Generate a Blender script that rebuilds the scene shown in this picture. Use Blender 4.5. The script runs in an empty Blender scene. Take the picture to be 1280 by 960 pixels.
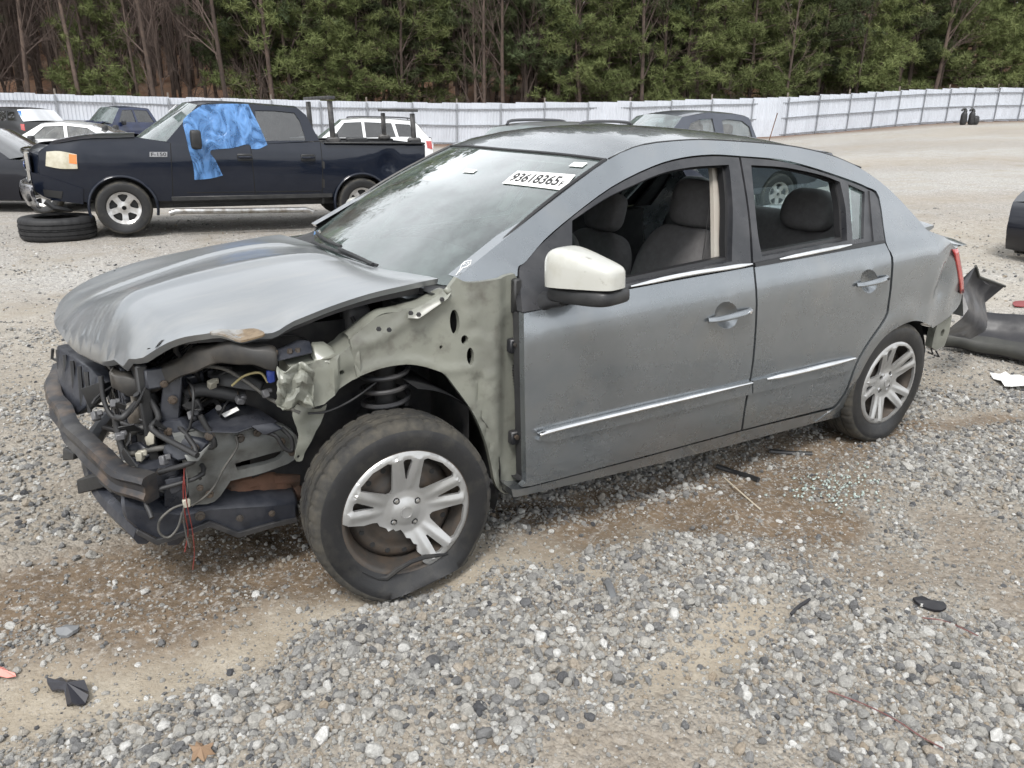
import bpy, bmesh, math, random
import numpy as np
from mathutils import Vector, Matrix, noise as mnoise
from mathutils.geometry import delaunay_2d_cdt

# ------------------------------------------------------------------ camera, sky, sun, exposure
SC = bpy.context.scene
COL = SC.collection
rad = math.radians
CAM = np.array([-.91, -2.952, 1.537]); YAW, PITCH, ROLL, FPX = rad(32.65), rad(19.15), rad(1.2), 966.0
_f = np.array([math.sin(YAW)*math.cos(PITCH), math.cos(YAW)*math.cos(PITCH), -math.sin(PITCH)])
_r = np.array([math.cos(YAW), -math.sin(YAW), 0.0]); _u = np.cross(_r, _f)
_R, _U = math.cos(ROLL)*_r + math.sin(ROLL)*_u, -math.sin(ROLL)*_r + math.cos(ROLL)*_u
cd = bpy.data.cameras.new('camera'); cam = bpy.data.objects.new('camera', cd); COL.objects.link(cam)
cd.sensor_width = 36; cd.lens = FPX/1280*36; cd.clip_end = 2000; cd.clip_start = .05
cam.matrix_world = Matrix(((_R[0], _U[0], -_f[0], CAM[0]), (_R[1], _U[1], -_f[1], CAM[1]), (_R[2], _U[2], -_f[2], CAM[2]), (0, 0, 0, 1)))
SC.camera = cam

world = bpy.data.worlds.new('World'); SC.world = world; world.use_nodes = True
nt = world.node_tree; nt.nodes.clear()
sky = nt.nodes.new('ShaderNodeTexSky'); sky.sky_type = 'NISHITA'; sky.sun_disc = False
SUN_EL, SUN_ROT = rad(56), rad(228)
sky.sun_elevation = SUN_EL; sky.sun_rotation = SUN_ROT; sky.air_density = 1.6; sky.dust_density = 1.5; sky.ozone_density = 1.5
hs = nt.nodes.new('ShaderNodeHueSaturation'); hs.inputs['Saturation'].default_value = .16
cl = nt.nodes.new('ShaderNodeTexNoise'); cl.inputs['Scale'].default_value = 2.6; cl.inputs['Detail'].default_value = 7
clr = nt.nodes.new('ShaderNodeMapRange'); clr.inputs[1].default_value = .33; clr.inputs[2].default_value = .67; clr.inputs[3].default_value = .62; clr.inputs[4].default_value = 1.35
mu = nt.nodes.new('ShaderNodeMix'); mu.data_type = 'RGBA'; mu.blend_type = 'MULTIPLY'; mu.inputs[0].default_value = 1
bg = nt.nodes.new('ShaderNodeBackground'); bg.inputs[1].default_value = .12
wo = nt.nodes.new('ShaderNodeOutputWorld')
nt.links.new(sky.outputs[0], hs.inputs['Color'])
nt.links.new(cl.outputs[0], clr.inputs[0]); nt.links.new(clr.outputs[0], mu.inputs[7])
ov = nt.nodes.new('ShaderNodeMix'); ov.data_type = 'RGBA'; ov.inputs[0].default_value = .62; ov.inputs[7].default_value = (6.3, 6.5, 6.75, 1)   # even overcast veil
nt.links.new(hs.outputs[0], ov.inputs[6]); nt.links.new(ov.outputs[2], mu.inputs[6]); nt.links.new(mu.outputs[2], bg.inputs[0]); nt.links.new(bg.outputs[0], wo.inputs[0])
sl = bpy.data.lights.new('sun', 'SUN'); sun = bpy.data.objects.new('sun', sl); COL.objects.link(sun)
sl.energy = 1.5; sl.angle = rad(16); sl.color = (1, .97, .93)
_sd = Vector((math.sin(SUN_ROT)*math.cos(SUN_EL), math.cos(SUN_ROT)*math.cos(SUN_EL), math.sin(SUN_EL)))
sun.rotation_euler = _sd.to_track_quat('Z', 'Y').to_euler()
vs = SC.view_settings; vs.view_transform = 'Standard'; vs.look = 'None'; vs.exposure = 1.08; vs.gamma = 1; vs.use_curve_mapping = False
SC.render.engine = 'CYCLES'; SC.cycles.use_denoising = True; SC.cycles.max_bounces = 5; SC.cycles.transparent_max_bounces = 12; SC.cycles.use_adaptive_sampling = True; SC.cycles.adaptive_threshold = .025
SC.cycles.glossy_bounces = 3; SC.cycles.diffuse_bounces = 2; SC.cycles.transmission_bounces = 3; SC.cycles.caustics_reflective = False; SC.cycles.caustics_refractive = False

# ------------------------------------------------------------------ helpers
RNG = random.Random(7)
def ray(px, py): return (px-640)/FPX*_R + (480-py)/FPX*_U + _f
def atY(px, py, Y): d = ray(px, py); return CAM + d*((Y-CAM[1])/d[1])
def atX(px, py, X): d = ray(px, py); return CAM + d*((X-CAM[0])/d[0])
def atZ(px, py, Z): d = ray(px, py); return CAM + d*((Z-CAM[2])/d[2])
def atD(px, py, D): return CAM + ray(px, py)*D
def lerp(a, b, t): return a+(b-a)*t
def sstep(a, b, x): t = min(1, max(0, (x-a)/(b-a))); return t*t*(3-2*t)
def interp(x, xs, ys): return float(np.interp(x, xs, ys))
class Spl:
    """smooth 1-D interpolation (monotone-ish cubic Hermite)"""
    def __init__(s, xs, ys):
        s.x = np.array(xs, float); s.y = np.array(ys, float)
        d = np.diff(s.y)/np.diff(s.x); m = np.r_[d[0], (d[1:]+d[:-1])/2, d[-1]]
        for i in range(len(d)):
            if i > 0 and d[i-1]*d[i] <= 0: m[i] = 0
        s.m = m
    def __call__(s, x):
        x = min(max(x, s.x[0]), s.x[-1]); i = min(int(np.searchsorted(s.x, x, 'right'))-1, len(s.x)-2); h = s.x[i+1]-s.x[i]; t = (x-s.x[i])/h
        return float((2*t**3-3*t*t+1)*s.y[i]+(t**3-2*t*t+t)*h*s.m[i]+(-2*t**3+3*t*t)*s.y[i+1]+(t**3-t*t)*h*s.m[i+1])
def cr(pts, n=4, closed=False):
    """Catmull-Rom through points; a point whose last item is 'c' is a corner"""
    P = [np.array([q for q in p if not isinstance(q, str)], float) for p in pts]; cor = [isinstance(p[-1], str) for p in pts]
    N = len(P); out = []
    for i in range(N if closed else N-1):
        a, b = P[i], P[(i+1) % N]
        p0 = P[i-1] if (closed or i > 0) and not cor[i] else 2*a-b
        j = (i+2) % N if closed else i+2
        p3 = P[j] if (closed or i+2 < N) and not cor[(i+1) % N] else 2*b-a
        for k in range(n):
            t = k/n
            out.append(.5*((2*a)+(b-p0)*t+(2*p0-5*a+4*b-p3)*t*t+(-p0+3*a-3*b+p3)*t**3))
    if not closed: out.append(P[-1])
    return out
def nz(p, s=1.0): return mnoise.noise(Vector((p[0]*s, p[1]*s, p[2]*s)))

class MB:
    def __init__(s): s.v = []; s.f = []; s.mi = None
    def add(s, vs, fs):
        o = len(s.v); s.v += [tuple(float(c) for c in v) for v in vs]; s.f += [tuple(i+o for i in f) for f in fs]; return s
    def box(s, c, d, rot=None):
        x, y, z = [q/2 for q in d]; vs = [Vector(q) for q in ((-x,-y,-z),(x,-y,-z),(x,y,-z),(-x,y,-z),(-x,-y,z),(x,-y,z),(x,y,z),(-x,y,z))]
        if rot is not None: vs = [rot @ v for v in vs]
        return s.add([v+Vector(c) for v in vs], [(3,2,1,0),(4,5,6,7),(0,1,5,4),(1,2,6,5),(2,3,7,6),(3,0,4,7)])
    def tube(s, pts, r, n=8, caps=True, flat=1.0):
        P = [Vector(p) for p in pts]; N = len(P); rs = r if hasattr(r, '__len__') else [r]*N
        vs = []; fs = []; up = None
        for i in range(N):
            t = (P[min(i+1, N-1)]-P[max(i-1, 0)]); t = t.normalized() if t.length > 1e-9 else Vector((0, 0, 1))
            if up is None: up = t.orthogonal().normalized()
            up = (up - t*up.dot(t)); up = up.normalized() if up.length > 1e-6 else t.orthogonal().normalized()
            w = t.cross(up)
            for k in range(n):
                a = 2*math.pi*k/n; vs.append(P[i]+(up*math.cos(a)+w*math.sin(a)*flat)*rs[i])
        for i in range(N-1):
            for k in range(n): fs.append((i*n+k, i*n+(k+1) % n, (i+1)*n+(k+1) % n, (i+1)*n+k))
        if caps: fs.append(tuple(range(n-1, -1, -1))); fs.append(tuple((N-1)*n+k for k in range(n)))
        return s.add(vs, fs)
    def lathe(s, prof, c=(0,0,0), ax='y', n=48, close=False):
        """prof: (radius, along-axis)"""
        vs = []; fs = []; M = len(prof)
        for k in range(n):
            a = 2*math.pi*k/n
            for r, h in prof:
                q = (r*math.cos(a), h, r*math.sin(a)) if ax == 'y' else ((h, r*math.cos(a), r*math.sin(a)) if ax == 'x' else (r*math.cos(a), r*math.sin(a), h))
                vs.append((q[0]+c[0], q[1]+c[1], q[2]+c[2]))
        for k in range(n):
            for i in range(M if close else M-1):
                j = (i+1) % M; k2 = (k+1) % n
                fs.append((k*M+i, k*M+j, k2*M+j, k2*M+i))
        return s.add(vs, fs)
    def grid(s, fn, nu, nv, closeu=False):
        vs = [fn(i/(nu if closeu else nu-1), j/(nv-1)) for i in range(nu) for j in range(nv)]
        fs = [(i*nv+j, ((i+1) % nu)*nv+j, ((i+1) % nu)*nv+j+1, i*nv+j+1) for i in range(nu if closeu else nu-1) for j in range(nv-1)]
        return s.add(vs, fs)
    def sell(s, c, r, e1=.5, e2=.5, rot=None, nu=24, nv=14, fn=None):
        """superellipsoid: rounded pillows and lumps"""
        sp = lambda v, e: math.copysign(abs(v)**e, v)
        vs = []; fs = []
        for j in range(nv+1):
            la = -math.pi/2+math.pi*j/nv
            for i in range(nu):
                lo = 2*math.pi*i/nu
                p = Vector((r[0]*sp(math.cos(la), e1)*sp(math.cos(lo), e2), r[1]*sp(math.cos(la), e1)*sp(math.sin(lo), e2), r[2]*sp(math.sin(la), e1)))
                if fn: p = fn(p)
                if rot is not None: p = rot @ p
                vs.append(p+Vector(c))
        for j in range(nv):
            for i in range(nu): fs.append((j*nu+i, j*nu+(i+1) % nu, (j+1)*nu+(i+1) % nu, (j+1)*nu+i))
        return s.add(vs, fs)
    def prism(s, poly, dvec):
        """3-D polygon swept by dvec"""
        n = len(poly); a = [Vector(p) for p in poly]; b = [p+Vector(dvec) for p in a]
        return s.add(a+b, [tuple(range(n-1, -1, -1)), tuple(range(n, 2*n))]+[(i, (i+1) % n, n+(i+1) % n, n+i) for i in range(n)])

ORIG = {}
def origin_of(o): return ORIG.get(o.name, Vector((0, 0, 0))) if o else Vector((0, 0, 0))
def obj(name, mb, mat, parent=None, smooth=40, bevel=0, local=False, solid=0, sub=0, seg=1, weld=0):
    """link one mesh object; coordinates are world unless local"""
    me = bpy.data.meshes.new(name)
    o0 = Vector((0, 0, 0)) if local else origin_of(parent)
    V = np.array(mb.v, dtype=float).reshape(-1, 3) - np.array(o0)
    me.from_pydata(V.tolist(), [], mb.f)
    if bevel or weld:
        bm = bmesh.new(); bm.from_mesh(me)
        if weld: bmesh.ops.remove_doubles(bm, verts=bm.verts, dist=weld)
        if bevel:
            bmesh.ops.remove_doubles(bm, verts=bm.verts, dist=1e-5); bmesh.ops.recalc_face_normals(bm, faces=bm.faces)
            ed = [e for e in bm.edges if len(e.link_faces) == 2 and e.calc_face_angle(0) > rad(35)]
            bmesh.ops.bevel(bm, geom=ed, offset=bevel, segments=seg, profile=.6, affect='EDGES', clamp_overlap=True)
        bm.to_mesh(me); bm.free()
    if mb.mi is not None: me.polygons.foreach_set('material_index', mb.mi)
    me.validate()
    if smooth:
        me.polygons.foreach_set('use_smooth', [True]*len(me.polygons)); me.set_sharp_from_angle(angle=rad(smooth))
    for m in (mat if isinstance(mat, (list, tuple)) else [mat]): me.materials.append(m)
    o = bpy.data.objects.new(name, me); COL.objects.link(o)
    if parent: o.parent = parent; ORIG[o.name] = o0
    if solid:
        md = o.modifiers.new('solid', 'SOLIDIFY'); md.thickness = solid; md.offset = -1
    if sub:
        md = o.modifiers.new('sub', 'SUBSURF'); md.levels = sub; md.render_levels = sub
    return o
def empty(name, loc, rz=0):
    o = bpy.data.objects.new(name, None); COL.objects.link(o); o.location = loc; o.rotation_euler = (0, 0, rz); o.empty_display_size = .2
    ORIG[o.name] = Vector(loc) if rz == 0 else Vector((0, 0, 0)); return o
def tag(o, label=None, cat=None, group=None, kind=None):
    if label: o['label'] = label
    if cat: o['category'] = cat
    if group: o['group'] = group
    if kind: o['kind'] = kind
    return o
def kids(o): return [c for c in bpy.data.objects if c.parent == o]
def copy_tree(o, parent=None, table=None):
    if table is None:
        table = {}
        for c in bpy.data.objects:
            if c.parent: table.setdefault(c.parent.name, []).append(c)
    c = o.copy(); COL.objects.link(c); c.parent = parent
    for ch in table.get(o.name, []): copy_tree(ch, c, table)
    return c

def inpoly(x, y, P):
    c = False; n = len(P); j = n-1
    for i in range(n):
        if (P[i][1] > y) != (P[j][1] > y) and x < (P[j][0]-P[i][0])*(y-P[i][1])/(P[j][1]-P[i][1])+P[i][0]: c = not c
        j = i
    return c
def panel(mb, outline, surf, holes=(), step=.05, ret=None, flip=False):
    """a sheet cut to a 2-D outline (with holes), laid on surf(a, b) -> 3-D, its edges folded back by ret"""
    loops = [outline]+list(holes); vs = []; es = []
    for L in loops:
        o = len(vs); n = len(L); vs += [Vector((float(p[0]), float(p[1]))) for p in L]; es += [(o+i, o+(i+1) % n) for i in range(n)]
    B = np.array([(v.x, v.y) for v in vs]); nb = len(vs)
    a0, b0 = B.min(0); a1, b1 = B.max(0)
    segA = np.array([B[e[0]] for e in es]); segB = np.array([B[e[1]] for e in es]); dv = segB-segA; dl = np.maximum((dv**2).sum(1), 1e-12)
    for ia, a in enumerate(np.arange(a0+step/2, a1, step)):
        for b in np.arange(b0+(step/2 if ia % 2 else step*.25), b1, step):
            t = np.clip((((a, b)-segA)*dv).sum(1)/dl, 0, 1); d2 = ((segA+dv*t[:, None]-(a, b))**2).sum(1).min()
            if d2 > (step*.45)**2 and inpoly(a, b, outline) and not any(inpoly(a, b, h) for h in holes): vs.append(Vector((a, b)))
    V, E, F, *_ = delaunay_2d_cdt(vs, es, [], 0, 1e-7)
    P3 = [surf(v.x, v.y) for v in V]; fs = []
    for f in F:
        cx = sum(V[i].x for i in f)/len(f); cy = sum(V[i].y for i in f)/len(f)
        if inpoly(cx, cy, outline) and not any(inpoly(cx, cy, h) for h in holes): fs.append(tuple(reversed(f)) if flip else tuple(f))
    used = {}
    for f in fs:
        for k in range(len(f)):
            e = (f[k], f[(k+1) % len(f)]); used[e] = 1
    bd = [e for e in used if (e[1], e[0]) not in used]
    if ret is not None:
        m = {}; ex = []
        for e in bd:
            for i in e:
                if i not in m:
                    q = ret(P3[i]) if callable(ret) else ret
                    m[i] = len(P3)+len(ex); ex.append(tuple(np.array(P3[i], float)+np.array(q, float)))
        fs += [(e[1], e[0], m[e[0]], m[e[1]]) for e in bd]; P3 = list(P3)+ex
    return mb.add(P3, fs)

# ------------------------------------------------------------------ materials (procedural)
MATS = {}
def mat(name, col, rough=.5, metal=0.0, col2=None, scale=8.0, lo=.4, hi=.65, detail=6, bump=0.0, bscale=60.0, coat=0.0, coatr=.03, spec=.5,
        rvar=0.0, col3=None, scale3=2.0, lo3=.5, hi3=.7, rnd=0.0, coord='Object', stretch=None, sheen=0.0, trans=0.0):
    if name in MATS: return MATS[name]
    m = bpy.data.materials.new(name); m.use_nodes = True; T = m.node_tree; N = T.nodes; L = T.links; b = N['Principled BSDF']
    b.inputs['Base Color'].default_value = (*col, 1); b.inputs['Roughness'].default_value = rough; b.inputs['Metallic'].default_value = metal
    b.inputs['Specular IOR Level'].default_value = spec; b.inputs['Coat Weight'].default_value = coat; b.inputs['Coat Roughness'].default_value = coatr
    tc = N.new('ShaderNodeTexCoord'); out = tc.outputs[coord]
    if stretch:
        mp = N.new('ShaderNodeMapping'); mp.inputs['Scale'].default_value = stretch; L.new(out, mp.inputs[0]); out = mp.outputs[0]
    cur = None
    def noise(sc, a, c, det=detail):
        n = N.new('ShaderNodeTexNoise'); n.inputs['Scale'].default_value = sc; n.inputs['Detail'].default_value = det; n.inputs['Roughness'].default_value = .6; L.new(out, n.inputs['Vector'])
        r = N.new('ShaderNodeMapRange'); r.inputs[1].default_value = a; r.inputs[2].default_value = c; L.new(n.outputs[0], r.inputs[0]); return r.outputs[0]
    def mix(f, A, B):
        x = N.new('ShaderNodeMix'); x.data_type = 'RGBA'; L.new(f, x.inputs[0])
        for s_, q in ((6, A), (7, B)):
            if isinstance(q, tuple): x.inputs[s_].default_value = (*q, 1)
            else: L.new(q, x.inputs[s_])
        return x.outputs[2]
    if col2: f1 = noise(scale, lo, hi); cur = mix(f1, col, col2)
    if col3: cur = mix(noise(scale3, lo3, hi3), cur if cur else col, col3)
    if rnd:
        oi = N.new('ShaderNodeObjectInfo'); h = N.new('ShaderNodeHueSaturation')
        r = N.new('ShaderNodeMapRange'); r.inputs[3].default_value = 1-rnd; r.inputs[4].default_value = 1+rnd; L.new(oi.outputs['Random'], r.inputs[0]); L.new(r.outputs[0], h.inputs['Value'])
        if cur: L.new(cur, h.inputs['Color'])
        else: h.inputs['Color'].default_value = (*col, 1)
        cur = h.outputs[0]
    if cur: L.new(cur, b.inputs['Base Color'])
    if rvar:
        f = noise(scale*1.7, .35, .7); r = N.new('ShaderNodeMapRange'); r.inputs[3].default_value = max(0.02, rough-rvar); r.inputs[4].default_value = min(1, rough+rvar); L.new(f, r.inputs[0]); L.new(r.outputs[0], b.inputs['Roughness'])
    if bump:
        n = N.new('ShaderNodeTexNoise'); n.inputs['Scale'].default_value = bscale; n.inputs['Detail'].default_value = 4; L.new(out, n.inputs['Vector'])
        bp = N.new('ShaderNodeBump'); bp.inputs['Strength'].default_value = 1; bp.inputs['Distance'].default_value = bump; L.new(n.outputs[0], bp.inputs['Height']); L.new(bp.outputs[0], b.inputs['Normal'])
    MATS[name] = m; return m
def glass(name, tint=(.75, .85, .83), dust=.06, dustcol=(.55, .55, .52), rough=.01, refl=1.0, drops=False):
    if name in MATS: return MATS[name]
    m = bpy.data.materials.new(name); m.use_nodes = True; T = m.node_tree; N = T.nodes; L = T.links; N.clear()
    tr = N.new('ShaderNodeBsdfTransparent'); tr.inputs[0].default_value = (*tint, 1)
    gl = N.new('ShaderNodeBsdfGlossy'); gl.inputs['Roughness'].default_value = rough; gl.inputs[0].default_value = (refl, refl, refl, 1)
    fr = N.new('ShaderNodeFresnel'); fr.inputs[0].default_value = 1.52
    geo = N.new('ShaderNodeNewGeometry'); mx0 = N.new('ShaderNodeMath'); mx0.operation = 'MULTIPLY_ADD'
    fm = N.new('ShaderNodeMath'); fm.operation = 'MULTIPLY'; fm.inputs[1].default_value = 2.3; fm.use_clamp = True; L.new(fr.outputs[0], fm.inputs[0])
    mx = N.new('ShaderNodeMixShader'); L.new(fm.outputs[0], mx.inputs[0]); L.new(tr.outputs[0], mx.inputs[1]); L.new(gl.outputs[0], mx.inputs[2])
    df = N.new('ShaderNodeBsdfDiffuse'); df.inputs[0].default_value = (*dustcol, 1)
    tc = N.new('ShaderNodeTexCoord'); n = N.new('ShaderNodeTexNoise'); n.inputs['Scale'].default_value = 7; n.inputs['Detail'].default_value = 8; n.inputs['Roughness'].default_value = .7; L.new(tc.outputs['Object'], n.inputs[0])
    r = N.new('ShaderNodeMapRange'); r.inputs[1].default_value = .35; r.inputs[2].default_value = .75; r.inputs[3].default_value = dust*.35; r.inputs[4].default_value = dust*2; L.new(n.outputs[0], r.inputs[0])
    fac = r.outputs[0]
    if drops:
        v = N.new('ShaderNodeTexVoronoi'); v.inputs['Scale'].default_value = 60; v.inputs['Randomness'].default_value = 1; L.new(tc.outputs['Object'], v.inputs['Vector'])
        lt = N.new('ShaderNodeMath'); lt.operation = 'LESS_THAN'; lt.inputs[1].default_value = .13; L.new(v.outputs['Distance'], lt.inputs[0])
        n2 = N.new('ShaderNodeTexNoise'); n2.inputs['Scale'].default_value = 5; L.new(tc.outputs['Object'], n2.inputs[0])
        gt = N.new('ShaderNodeMath'); gt.operation = 'GREATER_THAN'; gt.inputs[1].default_value = .5; L.new(n2.outputs[0], gt.inputs[0])
        m1 = N.new('ShaderNodeMath'); m1.operation = 'MULTIPLY'; L.new(lt.outputs[0], m1.inputs[0]); L.new(gt.outputs[0], m1.inputs[1])
        m2 = N.new('ShaderNodeMath'); m2.operation = 'MULTIPLY_ADD'; m2.inputs[1].default_value = .16; m2.use_clamp = True; L.new(m1.outputs[0], m2.inputs[0]); L.new(fac, m2.inputs[2]); fac = m2.outputs[0]
    m3 = N.new('ShaderNodeMixShader'); L.new(fac, m3.inputs[0]); L.new(mx.outputs[0], m3.inputs[1]); L.new(df.outputs[0], m3.inputs[2])
    o = N.new('ShaderNodeOutputMaterial'); L.new(m3.outputs[0], o.inputs[0]); MATS[name] = m; return m

PAINT = mat('grey_paint', (.205, .224, .240), rough=.29, metal=.72, col2=(.225, .242, .257), scale=5, coat=1.0, coatr=.05, rvar=.05, col3=(.28, .275, .26), scale3=2.3, lo3=.56, hi3=.9)
PRIMER = mat('pale_primer', (.205, .21, .178), rough=.38, col2=(.15, .152, .132), scale=5, lo=.42, hi=.7, coat=.12, coatr=.25, col3=(.085, .078, .066), scale3=13, lo3=.54, hi3=.8, rvar=.1)
BLACKP = mat('black_plastic', (.012, .0125, .014), rough=.5, col2=(.03, .03, .03), scale=7, rvar=.1, bump=.0004, bscale=300)
DARKM = mat('dark_metal', (.018, .019, .022), rough=.5, col2=(.045, .043, .042), scale=9, rvar=.12, bump=.001, bscale=40)
BLUEM = mat('dark_blue_grey_plastic', (.016, .0185, .026), rough=.42, col2=(.045, .047, .055), scale=8, rvar=.15, bump=.0008, bscale=60)
RUST = mat('rusty_metal', (.13, .06, .03), rough=.85, col2=(.07, .045, .035), scale=14, col3=(.2, .1, .05), scale3=20, bump=.002, bscale=50)
RUBBER = mat('tyre_rubber', (.011, .011, .0118), rough=.5, col2=(.04, .037, .031), scale=13, lo=.5, hi=.85, bump=.0006, bscale=120)
TREAD = mat('dusty_tread', (.034, .032, .028), rough=.85, col2=(.075, .067, .052), scale=20, lo=.4, hi=.75, bump=.001, bscale=90, col3=(.02, .02, .02), scale3=9, lo3=.5, hi3=.65)
STEEL = mat('brown_steel_wheel', (.060, .054, .049), rough=.5, metal=.3, col2=(.10, .075, .056), scale=10, bump=.0008, bscale=60)
SILVER = mat('silver_plastic', (.41, .41, .405), rough=.32, metal=.6, col2=(.33, .325, .305), scale=10, lo=.5, hi=.8)
CHROME = mat('chrome', (.80, .81, .82), rough=.14, metal=1.0, col2=(.66, .66, .66), scale=12, rvar=.05)
SEAT = mat('grey_seat_fabric', (.15, .145, .146), rough=.95, col2=(.18, .176, .178), scale=30, bump=.001, bscale=350)
TRIM = mat('beige_trim', (.33, .30, .26), rough=.7, col2=(.36, .34, .3), scale=6)
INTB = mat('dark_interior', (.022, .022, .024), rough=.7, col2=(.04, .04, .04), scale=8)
HEADL = mat('grey_headliner', (.34, .33, .31), rough=.9)
WHITE = mat('white_paper', (.78, .78, .76), rough=.7)
INK = mat('black_ink', (.02, .02, .02), rough=.6)
CREAM = mat('cream_paint', (.44, .44, .405), rough=.35, coat=.5, coatr=.08, col2=(.36, .35, .30), scale=12, lo=.5, hi=.8, col3=(.22, .21, .18), scale3=30, lo3=.64, hi3=.75)
WIREB = mat('black_rubber_hose', (.02, .02, .021), rough=.55)
WIREG = mat('grey_hose', (.10, .095, .085), rough=.6, col2=(.05, .05, .048), scale=20)
WIRER = mat('red_wire', (.16, .025, .02), rough=.5)
SEAL = mat('black_seal', (.012, .012, .013), rough=.45)
GLASS = glass('windscreen_glass', (.70, .85, .81), .085, (.52, .64, .615), drops=True)
GLASS2 = glass('side_glass', (.62, .74, .73), .15, (.40, .50, .49))
GLASS3 = glass('tinted_glass', (.10, .11, .11), .05, dustcol=(.3, .3, .3))
PRIMG = mat('grey_dirty_primer', (.15, .156, .15), rough=.45, col2=(.09, .09, .085), scale=7, col3=(.05, .045, .04), scale3=15, lo3=.5, hi3=.75, rvar=.1)
HOODP = mat('weathered_grey_paint', (.235, .25, .262), rough=.36, metal=.55, col2=(.27, .282, .29), scale=3.5, coat=.7, coatr=.17, rvar=.07, col3=(.34, .34, .33), scale3=6, lo3=.52, hi3=.85, stretch=(.35, 1.6, 1))
# ------------------------------------------------------------------ terrain
FAZ = [-180, -60, -25, -7, 0, 9, 19, 28.5, 39, 49.7, 54.6, 57.5, 61, 64.4, 71, 85, 120, 180]
FD = [90, 70, 52, 49.5, 49, 48.5, 49, 50, 51, 55, 60, 64.5, 70, 76, 89, 120, 120, 90]
ZF = [0, -.3, -.3, -.3, -.3, -.3, -.28, -.22, .05, .54, 1.0, 1.37, 1.75, 1.98, 2.3, 2.3, 1, 0]
def vss(a, b, x): t = np.clip((x-a)/(b-a), 0, 1); return t*t*(3-2*t)
_rs = np.random.RandomState(3)
def vnoise(x, y, s, seed=0):
    """cheap smooth value noise on arrays"""
    x = np.asarray(x, float)*s+seed*17.3; y = np.asarray(y, float)*s-seed*9.1
    xi = np.floor(x).astype(int); yi = np.floor(y).astype(int); fx = x-xi; fy = y-yi; fx = fx*fx*(3-2*fx); fy = fy*fy*(3-2*fy)
    def h(a, b):
        n = (a*374761393+b*668265263+seed*974711) & 0x7fffffff; n = ((n ^ (n >> 13))*1274126177) & 0x7fffffff; return ((n ^ (n >> 16)) & 0xffff)/65535.0
    return (h(xi, yi)*(1-fx)+h(xi+1, yi)*fx)*(1-fy)+(h(xi, yi+1)*(1-fx)+h(xi+1, yi+1)*fx)*fy
def fbm(x, y, s, seed=0, o=4):
    r = 0; a = .5
    for k in range(o): r = r+a*vnoise(x, y, s*2**k, seed+k); a *= .5
    return r/(1-.5**o)
def fence_dist(az): return np.interp(az, FAZ, FD)
# loose stone heaps and bare soil, as they lie round the sedan: (x, y, rx, ry, turn, gravel, mud)
PATCH = []
def _pt(px, py): q = CAM+ray(px, py)*(-CAM[2]/ray(px, py)[2]); return q[0], q[1]
for (ax, ay), (bx, by), ry, gv, md in (((200, 940), (480, 850), .16, .9, 0), ((480, 850), (700, 730), .15, 1.1, 0), ((640, 900), (800, 760), .17, .9, 0), ((760, 700), (900, 690), .12, .8, 0), ((385, 800), (560, 752), .05, .8, -.4), ((640, 655), (860, 610), .05, .5, 0), ((1150, 600), (1280, 540), .20, .6, -.5), ((950, 880), (1250, 880), .12, .5, -.3), ((0, 640), (110, 660), .12, .6, -.4),
                                        ((860, 640), (1050, 650), .13, -.5, 1.0), ((930, 620), (1000, 590), .10, -.3, .7), ((0, 745), (330, 700), .11, -.5, .9), ((330, 700), (400, 730), .10, -.4, .6), ((1060, 540), (1280, 520), .09, -.4, .8), ((1190, 650), (1290, 760), .16, -.5, .4), ((830, 830), (960, 760), .06, -.9, 0), ((560, 925), (620, 940), .04, -.4, .9), ((1000, 700), (1150, 720), .10, -.3, .35), ((640, 640), (760, 625), .06, -.3, .8), ((700, 930), (820, 950), .10, -.5, .25)):
    a_, b_ = _pt(ax, ay), _pt(bx, by); PATCH.append((a_, b_, ry, gv, md))
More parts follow.
